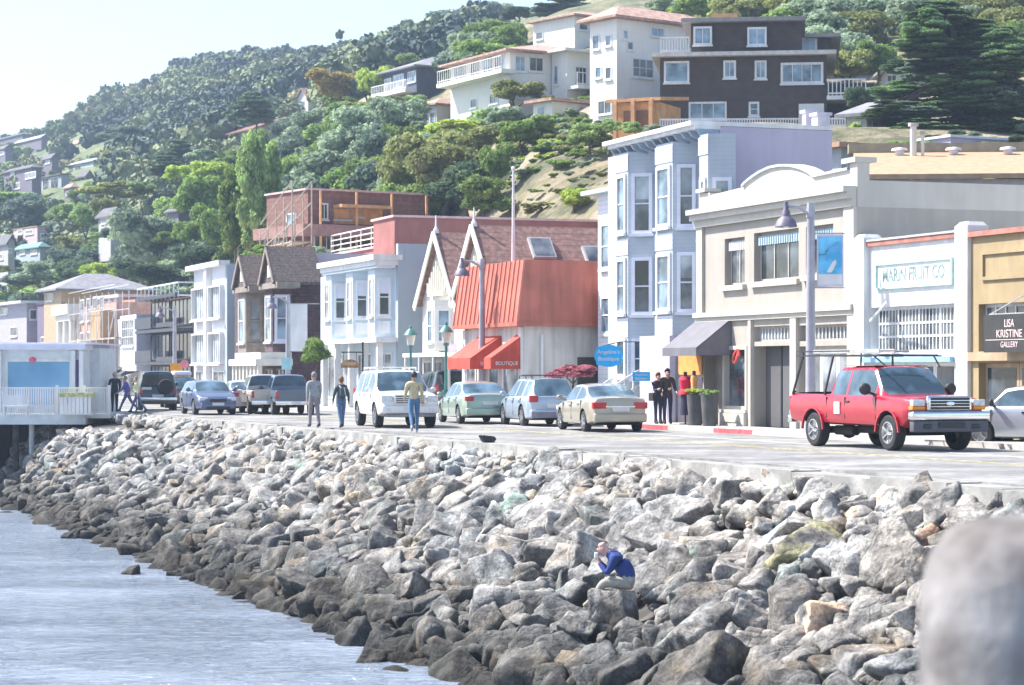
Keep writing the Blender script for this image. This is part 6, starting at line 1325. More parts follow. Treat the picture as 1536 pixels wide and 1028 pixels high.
def sidebox(mb, x0, x1, y, z0, z1, t=.02):
    for s_ in (-1, 1): mb.box(x0, x1, s_*y-t/2, s_*y+t/2, z0, z1)
def seams(sp, root, xs, ztop_at=None):
    for x in xs:
        zb = interp(sp['belt'], x); s0 = interp(sp['sill'], x); w = interp(sp['plan'], x)
        for s_ in (-1, 1):
            mb = MB(); mb.box(x-.008, x+.008, s_*w*.985-.012, s_*w*.985+.016, s0+.16, zb-.05); mb.build('door_seam', M_under, root)
def finish(sp, root, dt):
    """lamps, bumpers, mirrors, handles, plates"""
    L2 = sp['L']/2; W2 = sp['W']/2
    for x in sp['wx']:
        for s_ in (-1, 1): wheel(root, x, s_*(W2-sp['tw']/2-.015), sp['rw'], sp['tw'], sp.get('spokes', 5))
    seams(sp, root, dt['seams'])
    for x in dt['handles']:
        for s_ in (-1, 1): mb = MB(); w = interp(sp['plan'], x); mb.box(x-.09, x+.09, s_*w*.99-.02, s_*w*.99+.035, interp(sp['belt'], x)-.17, interp(sp['belt'], x)-.13); mb.build('door_handle', dt.get('hm', sp['paint']), root)
    xm = dt['mirror']
    for s_ in (-1, 1):
        mb = MB(); w = interp(sp['plan'], xm); zb = interp(sp['belt'], xm); k = dt.get('ms', 1.0); mb.sph((xm, s_*(w+.10*k), zb+.10*k), .11*k, .5, .95, .85, n=12); mb.bar((xm, s_*w*.9, zb+.02), (xm, s_*(w+.06), zb+.08), .05); mb.build('mirror', dt.get('mm', sp['paint']), root, smooth=True)
    for nm, m_, y0, y1, z0, z1, x0, x1 in dt['lamps']:
        for s_ in (-1, 1):
            mb = MB(); a, b_ = sorted((s_*y0, s_*y1)); mb.box(x0, x1, a, b_, z0, z1, taper=.0); o = mb.build(nm, m_, root)
            md = o.modifiers.new('bv', 'BEVEL'); md.width = .02; md.segments = 2
    for nm, m_, x0, x1, y0, y1, z0, z1, bv in dt['boxes']:
        mb = MB(); mb.box(x0, x1, y0, y1, z0, z1); o = mb.build(nm, m_, root)
        if bv: md = o.modifiers.new('bv', 'BEVEL'); md.width = bv; md.segments = 3; o.data.polygons.foreach_set('use_smooth', [True]*len(o.data.polygons))
def car_root(name, label, cat, px, py, heading, group=None, z=0.0, Y=None):
    """origin so that the car's middle stands on the road under the photo point px,py"""
    Y = Y or (CH-z)*F/(py-HY); return empty(name, ((px-PX0)/F*Y, Y, z), R(heading), label, cat, group)
# headings in degrees from +X; a car driving away along the street heads about 110
def sedan_spec(c, L_=4.75, W_=1.8, H_=1.43, glass=None, kind='sedan', hood=.95, belt=.93, deck=1.0):
    h = L_/2; sp = dict(L=L_, W=W_, paint=c, rw=.315, tw=.205, wx=(-h+.98, h-.92), mid=0, tum=.20, glass=glass or M_cglb)
    sp['plan'] = [(-h, W_*.36), (-h+.05, W_*.43), (-h+.35, W_*.485), (-h+.9, W_/2), (h-1.1, W_/2), (h-.45, W_*.475), (h-.12, W_*.40), (h, W_*.30)]
    sp['sill'] = [(-h, .38), (-h+.3, .26), (-h+.7, .2), (h-.7, .2), (h-.2, .24), (h, .34)]
    if kind == 'sedan':
        sp['belt'] = [(-h, .78), (-h+.05, deck-.04), (-h+.25, deck), (-h+1.0, deck), (0, belt), (h-1.45, belt-.02), (h-.6, hood-.16), (h-.15, hood-.28), (h, .58)]
        sp['roof'] = [(-h, .0), (-h+.55, deck-.02), (-h+1.35, H_-.08), (-h+1.75, H_-.02), (-.2, H_), (.35, H_-.02), (.62, H_-.07), (h-1.05, belt-.02), (h, 0)]
        sp['side_glass'] = [(-h+.98, -.42), (-.34, .95)]
    elif kind == 'wagon':
        sp['belt'] = [(-h, .80), (-h+.05, .93), (-h+.25, 1.0), (0, .97), (h-1.35, .96), (h-.6, .86), (h-.15, .72), (h, .60)]
        sp['roof'] = [(-h, .0), (-h+.05, .93), (-h+.50, H_-.04), (-h+.62, H_-.02), (-.2, H_), (.25, H_-.02), (.55, H_-.07), (h-1.05, .95), (h, 0)]
        sp['side_glass'] = [(-h+.45, -1.22), (-1.12, -.25), (-.17, .85)]
    return sp
# beige sedan, rear towards us
def basic_details(sp, seam, handle, mirror, rear_z=(.72, .90), lamp_w=.36, front=True, hm=None, plate_z=.62):
    h = sp['L']/2; W2 = sp['W']/2
    d = dict(seams=seam, handles=handle, mirror=mirror, lamps=[('taillight', M_red, W2*.93, W2*.93-lamp_w, *rear_z, -h-.015, -h+.16), ('headlight', M_lamp, W2*.86, W2*.86-.36, .60, .74, h-.32, h-.045)],
             boxes=[('rear_bumper', sp['paint'], -h-.07, -h+.25, -W2*.9, W2*.9, .30, .56, .05), ('front_bumper', sp['paint'], h-.25, h+.06, -W2*.80, W2*.80, .24, .50, .06), ('grille', M_blk, h-.12, h+.03, -.36, .36, .56, .68, .015), ('lower_intake', M_blk, h-.1, h+.068, -.5, .5, .27, .36, .01), ('number_plate', M_plate, -h-.085, -h-.02, -.26, .26, plate_z, plate_z+.13, 0)])
    if hm: d['hm'] = hm
    return d
r_ = car_root('parked_car', 'beige saloon parked nearest the lavender house, its rear towards the camera', 'car', 899, 646, 103, 'cars parked along the far kerb')
sp = sedan_spec(paint('beige metallic', (.42, .38, .30), metallic=.35)); car_shell(sp, r_); finish(sp, r_, basic_details(sp, (-1.15, -.02, 1.0), (-.85, .15), .98, rear_z=(.70, .89), lamp_w=.42))
mb = MB(); h = sp['L']/2; mb.box(-h-.03, -h+.05, -.45, .45, .74, .78); mb.build('boot_trim', M_steel, r_)
# light blue wagon
r_ = car_root('parked_car', 'light silver blue estate car with roof rails parked between the beige and green saloons', 'car', 806, 638, 104, 'cars parked along the far kerb')
sp = sedan_spec(paint('ice blue metallic', (.44, .52, .62), metallic=.35), L_=4.5, H_=1.58, kind='wagon'); sp['rw'] = .335; car_shell(sp, r_)
d = basic_details(sp, (-1.15, -.2, .85), (-.95, -.05), .82, rear_z=(.80, 1.02), lamp_w=.28); car_h = sp['L']/2; d['boxes'] += [('cladding', mat('lilac grey cladding', (.22, .21, .27)), -car_h-.075, -car_h+.12, -.80, .80, .28, .50, .03)]; finish(sp, r_, d)
mb = MB(); 
for s_ in (-1, 1): mb.bar((-1.6, s_*.60, 1.66), (.1, s_*.60, 1.66), .03); [mb.bar((x, s_*.60, 1.56), (x, s_*.60, 1.66), .03) for x in (-1.6, -.8, .1)]
for x in (-1.2, -.2): mb.bar((x, -.6, 1.68), (x, .6, 1.68), .035)
mb.build('roof_rack', M_blk, r_)
# green saloon
r_ = car_root('parked_car', 'pale green saloon parked left of the silver blue estate car', 'car', 711, 634.5, 104, 'cars parked along the far kerb')
sp = sedan_spec(paint('sage green metallic', (.33, .43, .36), metallic=.35), L_=4.8, W_=1.84, H_=1.46); car_shell(sp, r_); finish(sp, r_, basic_details(sp, (-1.15, -.02, 1.0), (-.85, .15), .98, rear_z=(.80, .96), lamp_w=.30, plate_z=.66))
# dark suv further left
def suv_spec(c, L_=5.0, W_=1.98, H_=1.86, glass=None):
    h = L_/2; sp = dict(L=L_, W=W_, paint=c, rw=.385, tw=.25, wx=(-h+.98, h-.95), mid=0, tum=.13, glass=glass or M_cgl, gs=.35)
    sp['plan'] = [(-h, W_*.44), (-h+.12, W_*.485), (-h+.5, W_/2), (h-.8, W_/2), (h-.35, W_*.49), (h-.08, W_*.455), (h, W_*.41)]
    sp['sill'] = [(-h, .48), (-h+.3, .38), (h-.5, .36), (h, .48)]
    sp['belt'] = [(-h, 1.0), (-h+.06, 1.12), (0, 1.12), (h-1.45, 1.13), (h-.5, 1.08), (h-.14, 1.0), (h, .86)]
    sp['roof'] = [(-h, 0), (-h+.06, 1.12), (-h+.36, H_-.04), (-h+.5, H_-.02), (-.2, H_), (.35, H_-.02), (.62, H_-.07), (h-1.10, 1.12), (h, 0)]
    sp['side_glass'] = [(-h+.5, -1.15), (-1.05, -.22), (-.14, .9)]; return sp
r_ = car_root('parked_suv', 'dark charcoal four wheel drive half hidden behind the walking man in beige', 'car', 664, 621, 104, 'cars parked along the far kerb')
sp = suv_spec(paint('charcoal metallic', (.06, .065, .08), metallic=.3)); car_shell(sp, r_); finish(sp, r_, basic_details(sp, (-1.1, -.18, .95), (-.95, -.05), .9, rear_z=(.95, 1.25), lamp_w=.2))
# pickups parked
def pickup_spec(c, L_=5.0, W_=1.8, H_=1.68, bed0=None, cab=(-.55, 1.5), belt=1.02, glass=None, rw=.35):
    h = L_/2; a, b_ = cab; sp = dict(L=L_, W=W_, paint=c, rw=rw, tw=.23, wx=(-h+1.05, h-.9), mid=(a+b_)/2, tum=.15, glass=glass or M_cgl, gs=.6)
    sp['plan'] = [(-h, W_*.47), (-h+.04, W_*.49), (h-.8, W_/2), (h-.35, W_*.485), (h-.08, W_*.44), (h, W_*.39)]
    sp['sill'] = [(-h, .50), (h-.4, .42), (h, .5)]
    sp['belt'] = [(-h, belt), (a, belt), (b_, belt), (h-.5, belt-.04), (h-.14, belt-.10), (h, belt-.26)]
    sp['roof'] = [(-h, 0), (a, belt), (a+.10, H_-.05), (a+.25, H_), (b_-.75, H_), (b_-.5, H_-.04), (b_+.12, belt), (h, 0)]
    sp['side_glass'] = [(a+.18, b_-.12)]; sp['bed'] = (-h+.07, a-.08, .62); return sp
for lab, c, px, py, hd in (('champagne pickup truck parked left of the dark blue pickup', (.46, .42, .38), 396, 620.5, 103), ('dark blue pickup truck parked left of the man in grey', (.10, .14, .19), 432, 621.5, 103)):
    r_ = car_root('parked_pickup', lab, 'pickup truck', px, py, hd, 'cars parked along the far kerb'); sp = pickup_spec(paint(lab[:12], c, metallic=.3)); car_shell(sp, r_); d = basic_details(sp, (-.6, .75), (-.3,), 1.3, rear_z=(.70, .98), lamp_w=.12, hm=M_blk)
    d['boxes'][0] = ('rear_bumper', M_steel, -2.62, -2.46, -.85, .85, .42, .60, .03); d['boxes'][4] = ('number_plate', M_plate, -2.64, -2.6, -.2, .2, .45, .57, 0); finish(sp, r_, d)
r_ = car_root('parked_car', 'pinkish white saloon parked behind the front of the blue oncoming car', 'car', 364, 618.5, 104, 'cars parked along the far kerb')
sp = sedan_spec(paint('pearl white', (.62, .57, .58))); car_shell(sp, r_); finish(sp, r_, basic_details(sp, (-1.15, -.02, 1.0), (-.85, .15), .98, rear_z=(.72, .9)))
# oncoming dark blue estate
r_ = car_root('oncoming_car', 'dark blue car driving towards the camera on the left part of the road', 'car', 312, 621.5, -72)
sp = sedan_spec(paint('navy metallic', (.10, .13, .22), metallic=.3), L_=4.55, H_=1.44, kind='wagon'); car_shell(sp, r_); d = basic_details(sp, (-1.15, -.2, .85), (-.95, -.05), .82); h = sp['L']/2
d['boxes'] += [('number_plate', M_plate, h+.05, h+.085, -.25, .25, .40, .52, 0)]; finish(sp, r_, d)
# dark 4x4 seen from behind with spare wheel, plus the car next to it
r_ = car_root('parked_suv', 'black boxy four wheel drive with a spare wheel on its tailgate beside the far walkers', 'car', 234, 615, 101)
sp = suv_spec(paint('black paint car', (.03, .035, .045)), L_=4.5, W_=1.85, H_=1.84); sp['roof'][2] = (-2.25+.12, 1.8); sp['roof'][3] = (-2.25+.25, 1.83); sp['backglass'] = None; car_shell(sp, r_); d = basic_details(sp, (-1.1, -.18, .95), (-.95,), .9, rear_z=(.78, 1.0), lamp_w=.14)
d['boxes'] += [('tailgate_glass', M_cgl, -2.28, -2.2, -.72, .72, 1.18, 1.68, 0), ('step_bumper', M_steel, -2.45, -2.25, -.88, .88, .48, .62, .02), ('tailgate_badge', M_lamp, -2.30, -2.27, .3, .75, .98, 1.1, 0)]; finish(sp, r_, d)
mb = MB(); mb.lathe([(0, -.12), (.33, -.12), (.36, -.05), (.36, .07), (0, .09)], (-2.42, -.35, 1.12), 'X', 22); mb.build('spare_wheel', M_tyre, r_, smooth=True)
r_ = car_root('parked_car', 'dark estate car with a pale roof box right of the black four wheel drive', 'car', 270, 611.5, 103, 'cars parked along the far kerb')
sp = sedan_spec(paint('slate paint', (.05, .06, .09)), L_=4.6, H_=1.55, kind='wagon'); car_shell(sp, r_); d = basic_details(sp, (-1.15, -.2, .85), (-.95,), .82, rear_z=(.8, 1.05), lamp_w=.25); d['boxes'] += [('roof_box', W_lav, -1.6, .2, -.45, .45, 1.6, 1.86, .1)]; finish(sp, r_, d)
# ---- white suv, oncoming
r_ = car_root('oncoming_suv', 'large white four wheel drive driving towards the camera behind the walkers', 'car', 592, 640, -76)
sp = suv_spec(paint('white paint car', (.74, .74, .72)), L_=5.05, W_=1.98, H_=1.85, glass=M_cglb); car_shell(sp, r_); h = sp['L']/2
d = dict(seams=(-1.1, -.18, .95), handles=(-.95, -.05), mirror=1.0, ms=.9, lamps=[('headlight', M_lamp, .92, .56, .84, 1.04, h-.25, h+.005), ('fog_lamp', M_lamp, .78, .60, .52, .64, h+.0, h+.065), ('taillight', M_red, .93, .75, .95, 1.25, -h-.02, -h+.1)],
         boxes=[('front_bumper', sp['paint'], h-.25, h+.06, -.92, .92, .46, .74, .07), ('lower_valance', mat('grey bumper plastic', (.25, .25, .26)), h-.2, h+.08, -.80, .80, .36, .45, .03), ('rear_bumper', sp['paint'], -h-.08, -h+.2, -.9, .9, .45, .7, .05),
                ('grille', M_steel, h-.1, h+.03, -.52, .52, .78, 1.06, .03), ('number_plate', M_plate, h+.055, h+.075, -.22, .22, .56, .68, 0)]); finish(sp, r_, d)
mb = MB()
for k in range(4): mb.box(h+.028, h+.038, -.46, .46, .81+.06*k, .845+.06*k)
mb.build('grille_slots', M_blk, r_)
mb = MB()
for s_ in (-1, 1): mb.bar((-1.9, s_*.66, 1.93), (.3, s_*.66, 1.93), .035); [mb.bar((x, s_*.66, 1.84), (x, s_*.66, 1.93), .04) for x in (-1.9, -.8, .3)]
for x in (-1.4, -.1): mb.bar((x, -.66, 1.94), (x, .66, 1.94), .04)
mb.build('roof_rack', W_white, r_)
# ---- silver hatch at the right edge
r_ = car_root('silver_car', 'silver hatchback cut by the right edge of the picture beyond the red pickup', 'car', 1556, 670, 149)
sp = sedan_spec(paint('silver metallic', (.50, .53, .57), metallic=.45), L_=4.1, W_=1.74, H_=1.46, kind='wagon'); sp['spokes'] = 5; car_shell(sp, r_); d = basic_details(sp, (-1.0, -.1, .85), (-.8, .0), .8, hm=M_steel); d['mm'] = M_blk; finish(sp, r_, d)
# ---- the red pickup with ladder rack
r_ = car_root('red_pickup_truck', 'red extended cab pickup truck with a ladder rack, chrome grille and amber indicators', 'pickup truck', 1325, 672, -69)
Mp = paint('truck red', (.36, .006, .024)); L_, W_ = 5.75, 2.0; h = L_/2
sp = dict(L=L_, W=W_, paint=Mp, rw=.405, tw=.27, wx=(-h+1.25, h-1.0), mid=.2, tum=.13, glass=M_cglb, gs=.6, arch=.11)
sp['plan'] = [(-h, W_*.47), (-h+.05, W_*.485), (-h+.6, W_*.49), (-.95, W_*.485), (-.9, W_*.485), (h-.9, W_*.49), (h-.4, W_*.48), (h-.10, W_*.455), (h, W_*.43)]
sp['sill'] = [(-h, .62), (-h+.3, .55), (h-.45, .52), (h-.2, .72), (h, .80)]
sp['belt'] = [(-h, 1.24), (-1.0, 1.24), (-.9, 1.24), (h-1.55, 1.24), (h-.5, 1.20), (h-.12, 1.15), (h, 1.05)]
sp['roof'] = [(-h, 0), (-.98, 1.24), (-.82, 1.80), (-.65, 1.90), (.75, 1.91), (.92, 1.87), (h-1.32, 1.25), (h, 0)]
sp['side_glass'] = [(-.80, -.18), (-.05, 1.18)]; sp['bed'] = (-h+.07, -1.06, .80); car_shell(sp, r_)
W2 = 1.0
d = dict(seams=(-1.0, -.12, 1.32), handles=(-.0, ), mirror=1.12, ms=1.5, mm=M_blk, hm=M_blk,
         lamps=[('headlight', M_lamp, .93, .62, 1.02, 1.16, h-.12, h+.03), ('indicator', M_amb, .945, .62, .93, 1.015, h-.16, h+.032), ('taillight', M_red, .95, .82, .85, 1.2, -h-.02, -h+.1), ('fog_lamp', M_blk, .72, .52, .52, .62, h+.10, h+.155)],
         boxes=[('front_bumper', M_steel, h-.1, h+.14, -1.0, 1.0, .70, .90, .05), ('lower_valance', mat('grey valance plastic', (.10, .10, .12)), h-.08, h+.12, -.96, .96, .44, .695, .03), ('intake', M_blk, h+.10, h+.15, -.34, .34, .54, .66, .01),
                ('grille', M_steel, h-.05, h+.06, -.58, .58, .91, 1.24, .05), ('rear_bumper', M_steel, -h-.18, -h+.02, -.92, .92, .55, .74, .03), ('door_placard', mat('white placard', (.75, .74, .70), var=.05), -.58, -.32, -.995, -.975, .80, 1.08, 0), ('rain_gutter', Mp, -.6, .8, -.70, .70, 1.915, 1.93, 0)])
finish(sp, r_, d)
mb = MB()
for k in range(4): mb.box(h+.055, h+.066, -.50, .50, .945+.068*k, .999+.068*k)
mb.build('grille_slots', M_blk, r_)
mb = MB(); mb.sph((h+.072, 0, 1.075), .085, .15, 1.3, .6, n=14); mb.build('badge', M_steel, r_, smooth=True)
mb = MB()
for s_ in (-1, 1):
    for x in sp['wx']:
        ra = .515
        for k in range(9):
            a0, a1 = math.pi*k/9, math.pi*(k+1)/9; mb.bar((x+ra*math.cos(a0), s_*.992, .42+ra*math.sin(a0)), (x+ra*math.cos(a1), s_*.992, .42+ra*math.sin(a1)), .05, .05)
mb.build('arch_flare', Mp, r_)
mb = MB(); mb.box(-h+1.9, h-1.6, -.5, .5, .35, .5); mb.cyl((-h+1.25, -.7, .40), (-h+1.25, .7, .40), .09); mb.sph((-h+1.25, 0, .38), .2); mb.cyl((h-1.0, -.7, .40), (h-1.0, .7, .40), .07); mb.cyl((-1.2, -.55, .40), (-.3, -.55, .40), .12); mb.cyl((-2.2, .4, .42), (.5, .4, .42), .04); mb.build('chassis', M_under, r_)
mb = MB(); zr_ = 2.17       # ladder rack
for s_ in (-1, 1):
    mb.bar((-h+.1, s_*.80, zr_), (1.25, s_*.80, zr_-.02), .035); mb.bar((-h+.1, s_*.80, zr_+.10), (-.2, s_*.80, zr_+.10), .03); mb.bar((-h+.12, s_*.93, 1.24), (-h+.42, s_*.80, zr_), .04); mb.bar((-1.15, s_*.93, 1.24), (-.95, s_*.80, zr_), .04)
    mb.bar((-h+.12, s_*.93, 1.24), (-h+.12, s_*.85, 1.32), .04); mb.bar((.9, s_*.80, zr_), (1.35, s_*.70, 1.90), .03); mb.bar((-h+.42, s_*.80, zr_), (-h+.42, s_*.80, zr_+.1), .03)
for x in (-h+.42, -1.9, -.95, -.1, .6, 1.1): mb.bar((x, -.8, zr_+.0), (x, .8, zr_+.0), .035)
mb.build('ladder_rack', M_blk, r_)
ld = empty('ladder', r_.location+Vector((0, 0, zr_+.10)), R(-69), 'pale ladder and boards lying on the rack of the red pickup', 'ladder'); mb = MB()
for y in (-.45, -.05): mb.bar((-h+.3, y, 0), (.6, y, 0), .03, .09)
for k in range(11): mb.bar((-h+.5+k*.3, -.45, 0), (-h+.5+k*.3, -.05, 0), .03)
mb.build('rails', mat('ladder aluminium', (.55, .55, .52), rough=.4, metallic=.5), ld); mb = MB(); mb.box(-h+.5, -.1, .15, .4, -.03, .03); mb.build('board', mat('raw plank', (.55, .45, .33)), ld)
# ---------------------------------------------------------------- street furniture
def on(px, v, z=0.13): return S(UV_(px, v), v, z)
M_pole = mat('lilac grey galvanised pole', (.36, .35, .40), rough=.55, var=.12, scale=2, metallic=.2); M_teal = mat('teal lamp paint', (.06, .22, .20), rough=.45, var=.2)
def barn_lamp(px, v, pyt, arm, label, banner=False, sc_=1.0):
    p = on(px, v); Y = p.y; zt = CH-(pyt-HY)/F*Y-.13; o = empty('street_lamp', p, SA, label, 'street lamp', None)
    mb = MB(); mb.cyl((0, 0, 0), (0, 0, zt), .15*sc_, .10*sc_, n=12); mb.build('pole', M_pole, o, smooth=True)
    mb = MB(); mb.cyl((0, 0, 0), (0, 0, .35), .22*sc_, .18*sc_, n=12); mb.build('base', M_pole, o, smooth=True)
    d = Vector((0, -1, 0)) if arm > 0 else Vector((0, -1, 0)); L_ = abs(arm); a = Vector((0, 0, zt-.25)); b = Vector((0, -L_, zt+.0))
    mb = MB(); mb.tube([a, (0, -L_*.5, zt-.02), b], .045*sc_); mb.cyl((0, -.0, zt-.3), (0, 0, zt+.1), .13*sc_, .10*sc_); mb.build('arm', M_pole, o, smooth=True)
    mb = MB(); s = sc_; mb.lathe([(0, .08), (.06*s, .06), (.07*s, -.14), (.11*s, -.2), (.13*s, -.34), (.25*s, -.44), (.31*s, -.62), (.29*s, -.63), (.2*s, -.46), (0, -.42)], (b.x, b.y, b.z+.05), n=18); mb.build('lamp_shade', mat('dull violet lamp shade', (.16, .14, .20), rough=.5, var=.2), o, smooth=True)
    mb = MB(); mb.sph((b.x, b.y, b.z-.5), .13*s, 1, 1, .8); mb.build('bulb', W_cream, o, smooth=True); return o, zt
# solve arm length so the lamp hangs where it is seen
def arm_for(px, v, pxl):
    p = on(px, v); r = (pxl-PX0)/F; return abs((p.x-r*p.y)/(NV[0]-r*NV[1]))
o, zt = barn_lamp(1216, 29.4, 310, arm_for(1216, 29.4, 1179), 'tall lilac grey street lamp with a bell shade carrying the blue banner')
# banner
p = on(1216, 29.4); Y = p.y; bz1 = CH-(352-HY)/F*Y; bz0 = CH-(430-HY)/F*Y; wd = 40/F*Y
bn = empty('street_banner', (p.x, p.y, bz0), 0, 'blue street banner with a pale bird shape hung on the tall lamp pole', 'banner')
hb = bz1-bz0; mb = MB(); mb.box(.17, .17+wd, -.012, .012, 0, hb); mb.build('cloth', mat('banner border', (.62, .55, .66), var=.05), bn)
Mb = mat('banner blue', (.07, .40, .72), color2=(.16, .55, .82), rough=.6, var=.1, scale=2); mb = MB(); mb.box(.21, .13+wd, -.018, -.012, hb*.24, hb-.06); mb.build('picture_field', Mb, bn)
mb = MB(); mb.box(.21, .13+wd, -.018, -.012, .06, hb*.235); mb.build('caption_field', W_white, bn)
mb = MB(); x0 = .17+wd*.36; mb.poly([(x0, -.019, hb*.27), (x0+.14, -.019, hb*.27), (x0+.27, -.019, hb*.44), (x0+.25, -.019, hb*.52), (x0+.17, -.019, hb*.48)], (0, -.006, 0)); mb.build('white_shape', W_white, bn)
mb = MB(); mb.bar((x0+.0, -.024, hb*.70), (x0+.36, -.024, hb*.86), .05, .008); mb.build('pink_stroke', mat('dusty pink', (.55, .38, .42)), bn); mb = MB(); mb.bar((x0-.22, -.024, hb*.60), (x0-.02, -.024, hb*.62), .06, .008); mb.bar((x0-.02, -.024, hb*.62), (x0+.04, -.024, hb*.72), .04, .008); mb.build('dark_stroke', M_dk, bn)
mb = MB(); mb.bar((.0, 0, hb+.03), (.2+wd, 0, hb+.03), .035); mb.bar((0, 0, -.03), (.2+wd, 0, -.03), .035); mb.build('bracket', M_pole, bn)
barn_lamp(723, 29.4, 392, arm_for(723, 29.4, 693), 'grey street lamp with a bell shade standing before the red mansard shop')
barn_lamp(432, 29.4, 446, arm_for(432, 29.4, 407), 'grey street lamp with a bell shade before the brown gabled house')
barn_lamp(262, 29.4, 462, arm_for(262, 29.4, 240), 'thin street lamp before the charcoal balconied block')
sgn = empty('parking_sign', on(430, 29.2), 0, 'small pale blue square sign on a post before the brown gabled house', 'sign'); mb = MB(); mb.cyl((0, 0, 0), (0, 0, 2.2), .04); mb.build('post', M_pole, sgn); mb = MB(); mb.box(-.25, .25, -.05, -.02, 1.8, 2.4); mb.build('panel', mat('aqua sign', (.35, .60, .66)), sgn)
for px, pyt, lab in ((616, 488, 'teal lantern post behind the white four wheel drive'), (669, 483, 'teal lantern post left of the red awnings')):
    p = on(px, 29.3); zt = CH-(pyt-HY)/F*p.y-.13; o = empty('lantern_post', p, 0, lab, 'street lamp', 'teal lantern posts'); mb = MB(); mb.cyl((0, 0, 0), (0, 0, .9), .13, .10, n=10); mb.cyl((0, 0, .9), (0, 0, zt-.9), .07, .055, n=10); mb.cyl((0, 0, .85), (0, 0, .95), .15); mb.cyl((0, 0, zt-.95), (0, 0, zt-.85), .13); mb.build('pole', M_teal, o, smooth=True)
    mb = MB(); mb.lathe([(0, -.85), (.14, -.84), (.2, -.45), (.22, -.40)], (0, 0, zt), n=12); mb.build('lantern_glass', mat('lantern glass', (.62, .58, .52), rough=.2), o, smooth=True)
    mb = MB(); mb.lathe([(.30, -.42), (.28, -.38), (.16, -.22), (.07, -.14), (.05, -.02), (0, .02)], (0, 0, zt), n=12); mb.build('lantern_cap', M_teal, o, smooth=True)
# blue boutique signs
sx = fr_ = D_fr
p = P(913, 534, 79.5); sg = empty('boutique_sign', p, R(-6), 'bright blue scalloped boutique sign hanging left of the bay windowed house', 'sign')
M_sb = mat('bright blue sign', (.015, .38, .75), rough=.4, var=.06); hw, hh = .47, .36
pts = []
for k in range(40):
    a = 2*math.pi*k/40; r = 1+.05*math.cos(a*8); pts.append((hw*r*math.copysign(abs(math.cos(a))**.55, math.cos(a)), -.03, hh*r*math.copysign(abs(math.sin(a))**.6, math.sin(a))))
mb = MB(); mb.poly(pts, (0, .06, 0)); mb.build('board', M_sb, sg)
text_mesh('lettering', "Angelina's", .19, W_white, sg, front_M(0, -.034, .13)); text_mesh('lettering', 'Boutique', .20, W_white, sg, front_M(0, -.034, -.10))
mb = MB(); mb.bar((-.1, .0, hh), (.4, .0, hh+.12), .03); mb.bar((.4, 0, hh+.12), (1.3, .9, hh+.12), .03); mb.build('bracket', M_blk, sg)
sg = empty('small_blue_sign', P(962, 565, 77.2), R(-8), 'little bright blue sign board under the ground floor bay window', 'sign'); mb = MB(); mb.box(-.29, .29, -.02, .02, -.15, .15); mb.build('board', M_sb, sg)
text_mesh('lettering', "Angelina's", .11, W_white, sg, front_M(0, -.024, .06)); text_mesh('lettering', 'Boutique', .11, W_white, sg, front_M(0, -.024, -.06))
# oval sign on the rendered wall
p = P(786, 523, 88.3); sg = empty('oval_sign', p, R(-8), 'dark oval projecting sign beside the right hand red awning', 'sign'); mb = MB(); mb.poly([(.33*math.cos(k*.2094), -.03, .2*math.sin(k*.2094)) for k in range(30)], (0, .06, 0)); mb.build('board', mat('dark grey oval', (.10, .10, .13)), sg); mb = MB(); mb.box(-.22, .22, -.036, -.03, -.05, .05); mb.build('stripe', mat('maroon stripe', (.30, .06, .08)), sg)
mb = MB(); mb.bar((-.3, 0, .0), (-.75, .1, .05), .03); mb.build('bracket', M_blk, sg)
# carved hanging sign
p = P(525, 547, 104); sg = empty('carved_sign', p, R(-15), 'rust red and gold arched hanging sign before the powder blue house', 'sign'); mb = MB(); mb.poly([(-.42, -.03, -.15)]+[(.42*math.cos(math.pi-k*math.pi/14), -.03, -.05+.28*math.sin(k*math.pi/14)) for k in range(15)]+[(.42, -.03, -.15)], (0, .06, 0)); mb.build('board', mat('rust red board', (.36, .12, .07), color2=(.42, .30, .14), scale=8), sg)
mb = MB(); mb.box(-.3, .3, -.038, -.03, -.02, .10); mb.build('gold_panel', mat('old gold', (.50, .38, .18)), sg); mb = MB(); mb.bar((-.4, 0, .55), (.6, 0, .55), .05); mb.bar((.6, 0, 1.0), (.6, 0, -1.0), .07); mb.bar((-.3, 0, .55), (-.3, 0, .1), .02); mb.bar((.3, 0, .55), (.3, 0, .1), .02); mb.build('bracket', M_blk, sg)
# white board beside the brown house
p = P(448, 491, 121); sg = empty('white_board', p, R(-10), 'blank white hanging board on the flank of the brown gabled house', 'sign'); mb = MB(); mb.box(-.46, .46, -.05, .05, -1.25, 1.2); mb.build('board', W_white, sg); mb = MB(); mb.bar((-.5, .0, 1.22), (1.0, .4, 1.22), .05); mb.build('bracket', W_grey, sg)
# pink hooded figure-like pale banner, orange road sign
sg = empty('work_sign', on(264, 28.6, 0), 0, 'orange road sign with a round pink lamp in front of the dark balconied block', 'sign'); mb = MB(); mb.cyl((0, 0, 0), (0, 0, 1.7), .05); mb.build('post', M_pole, sg); mb = MB(); mb.box(-.35, .35, -.03, .03, 1.5, 2.35); mb.build('panel', mat('orange sign', (.85, .36, .03)), sg); mb = MB(); mb.cyl((.5, -.05, 2.3), (.5, .05, 2.3), .25, n=16); mb.build('round_lamp', mat('pink red lamp', (.8, .25, .3)), sg)
sg = empty('lilac_banner', P(688, 560, 99), R(-10), 'pale lilac vertical banner left of the red awnings', 'banner'); mb = MB(); mb.box(-.45, .35, -.02, .02, -.9, 1.25); mb.build('cloth', mat('pale lilac cloth', (.62, .55, .66), var=.1, scale=3), sg); mb = MB(); mb.cyl((-.5, 0, -1.9), (-.5, 0, 1.4), .04); mb.build('pole', M_pole, sg)
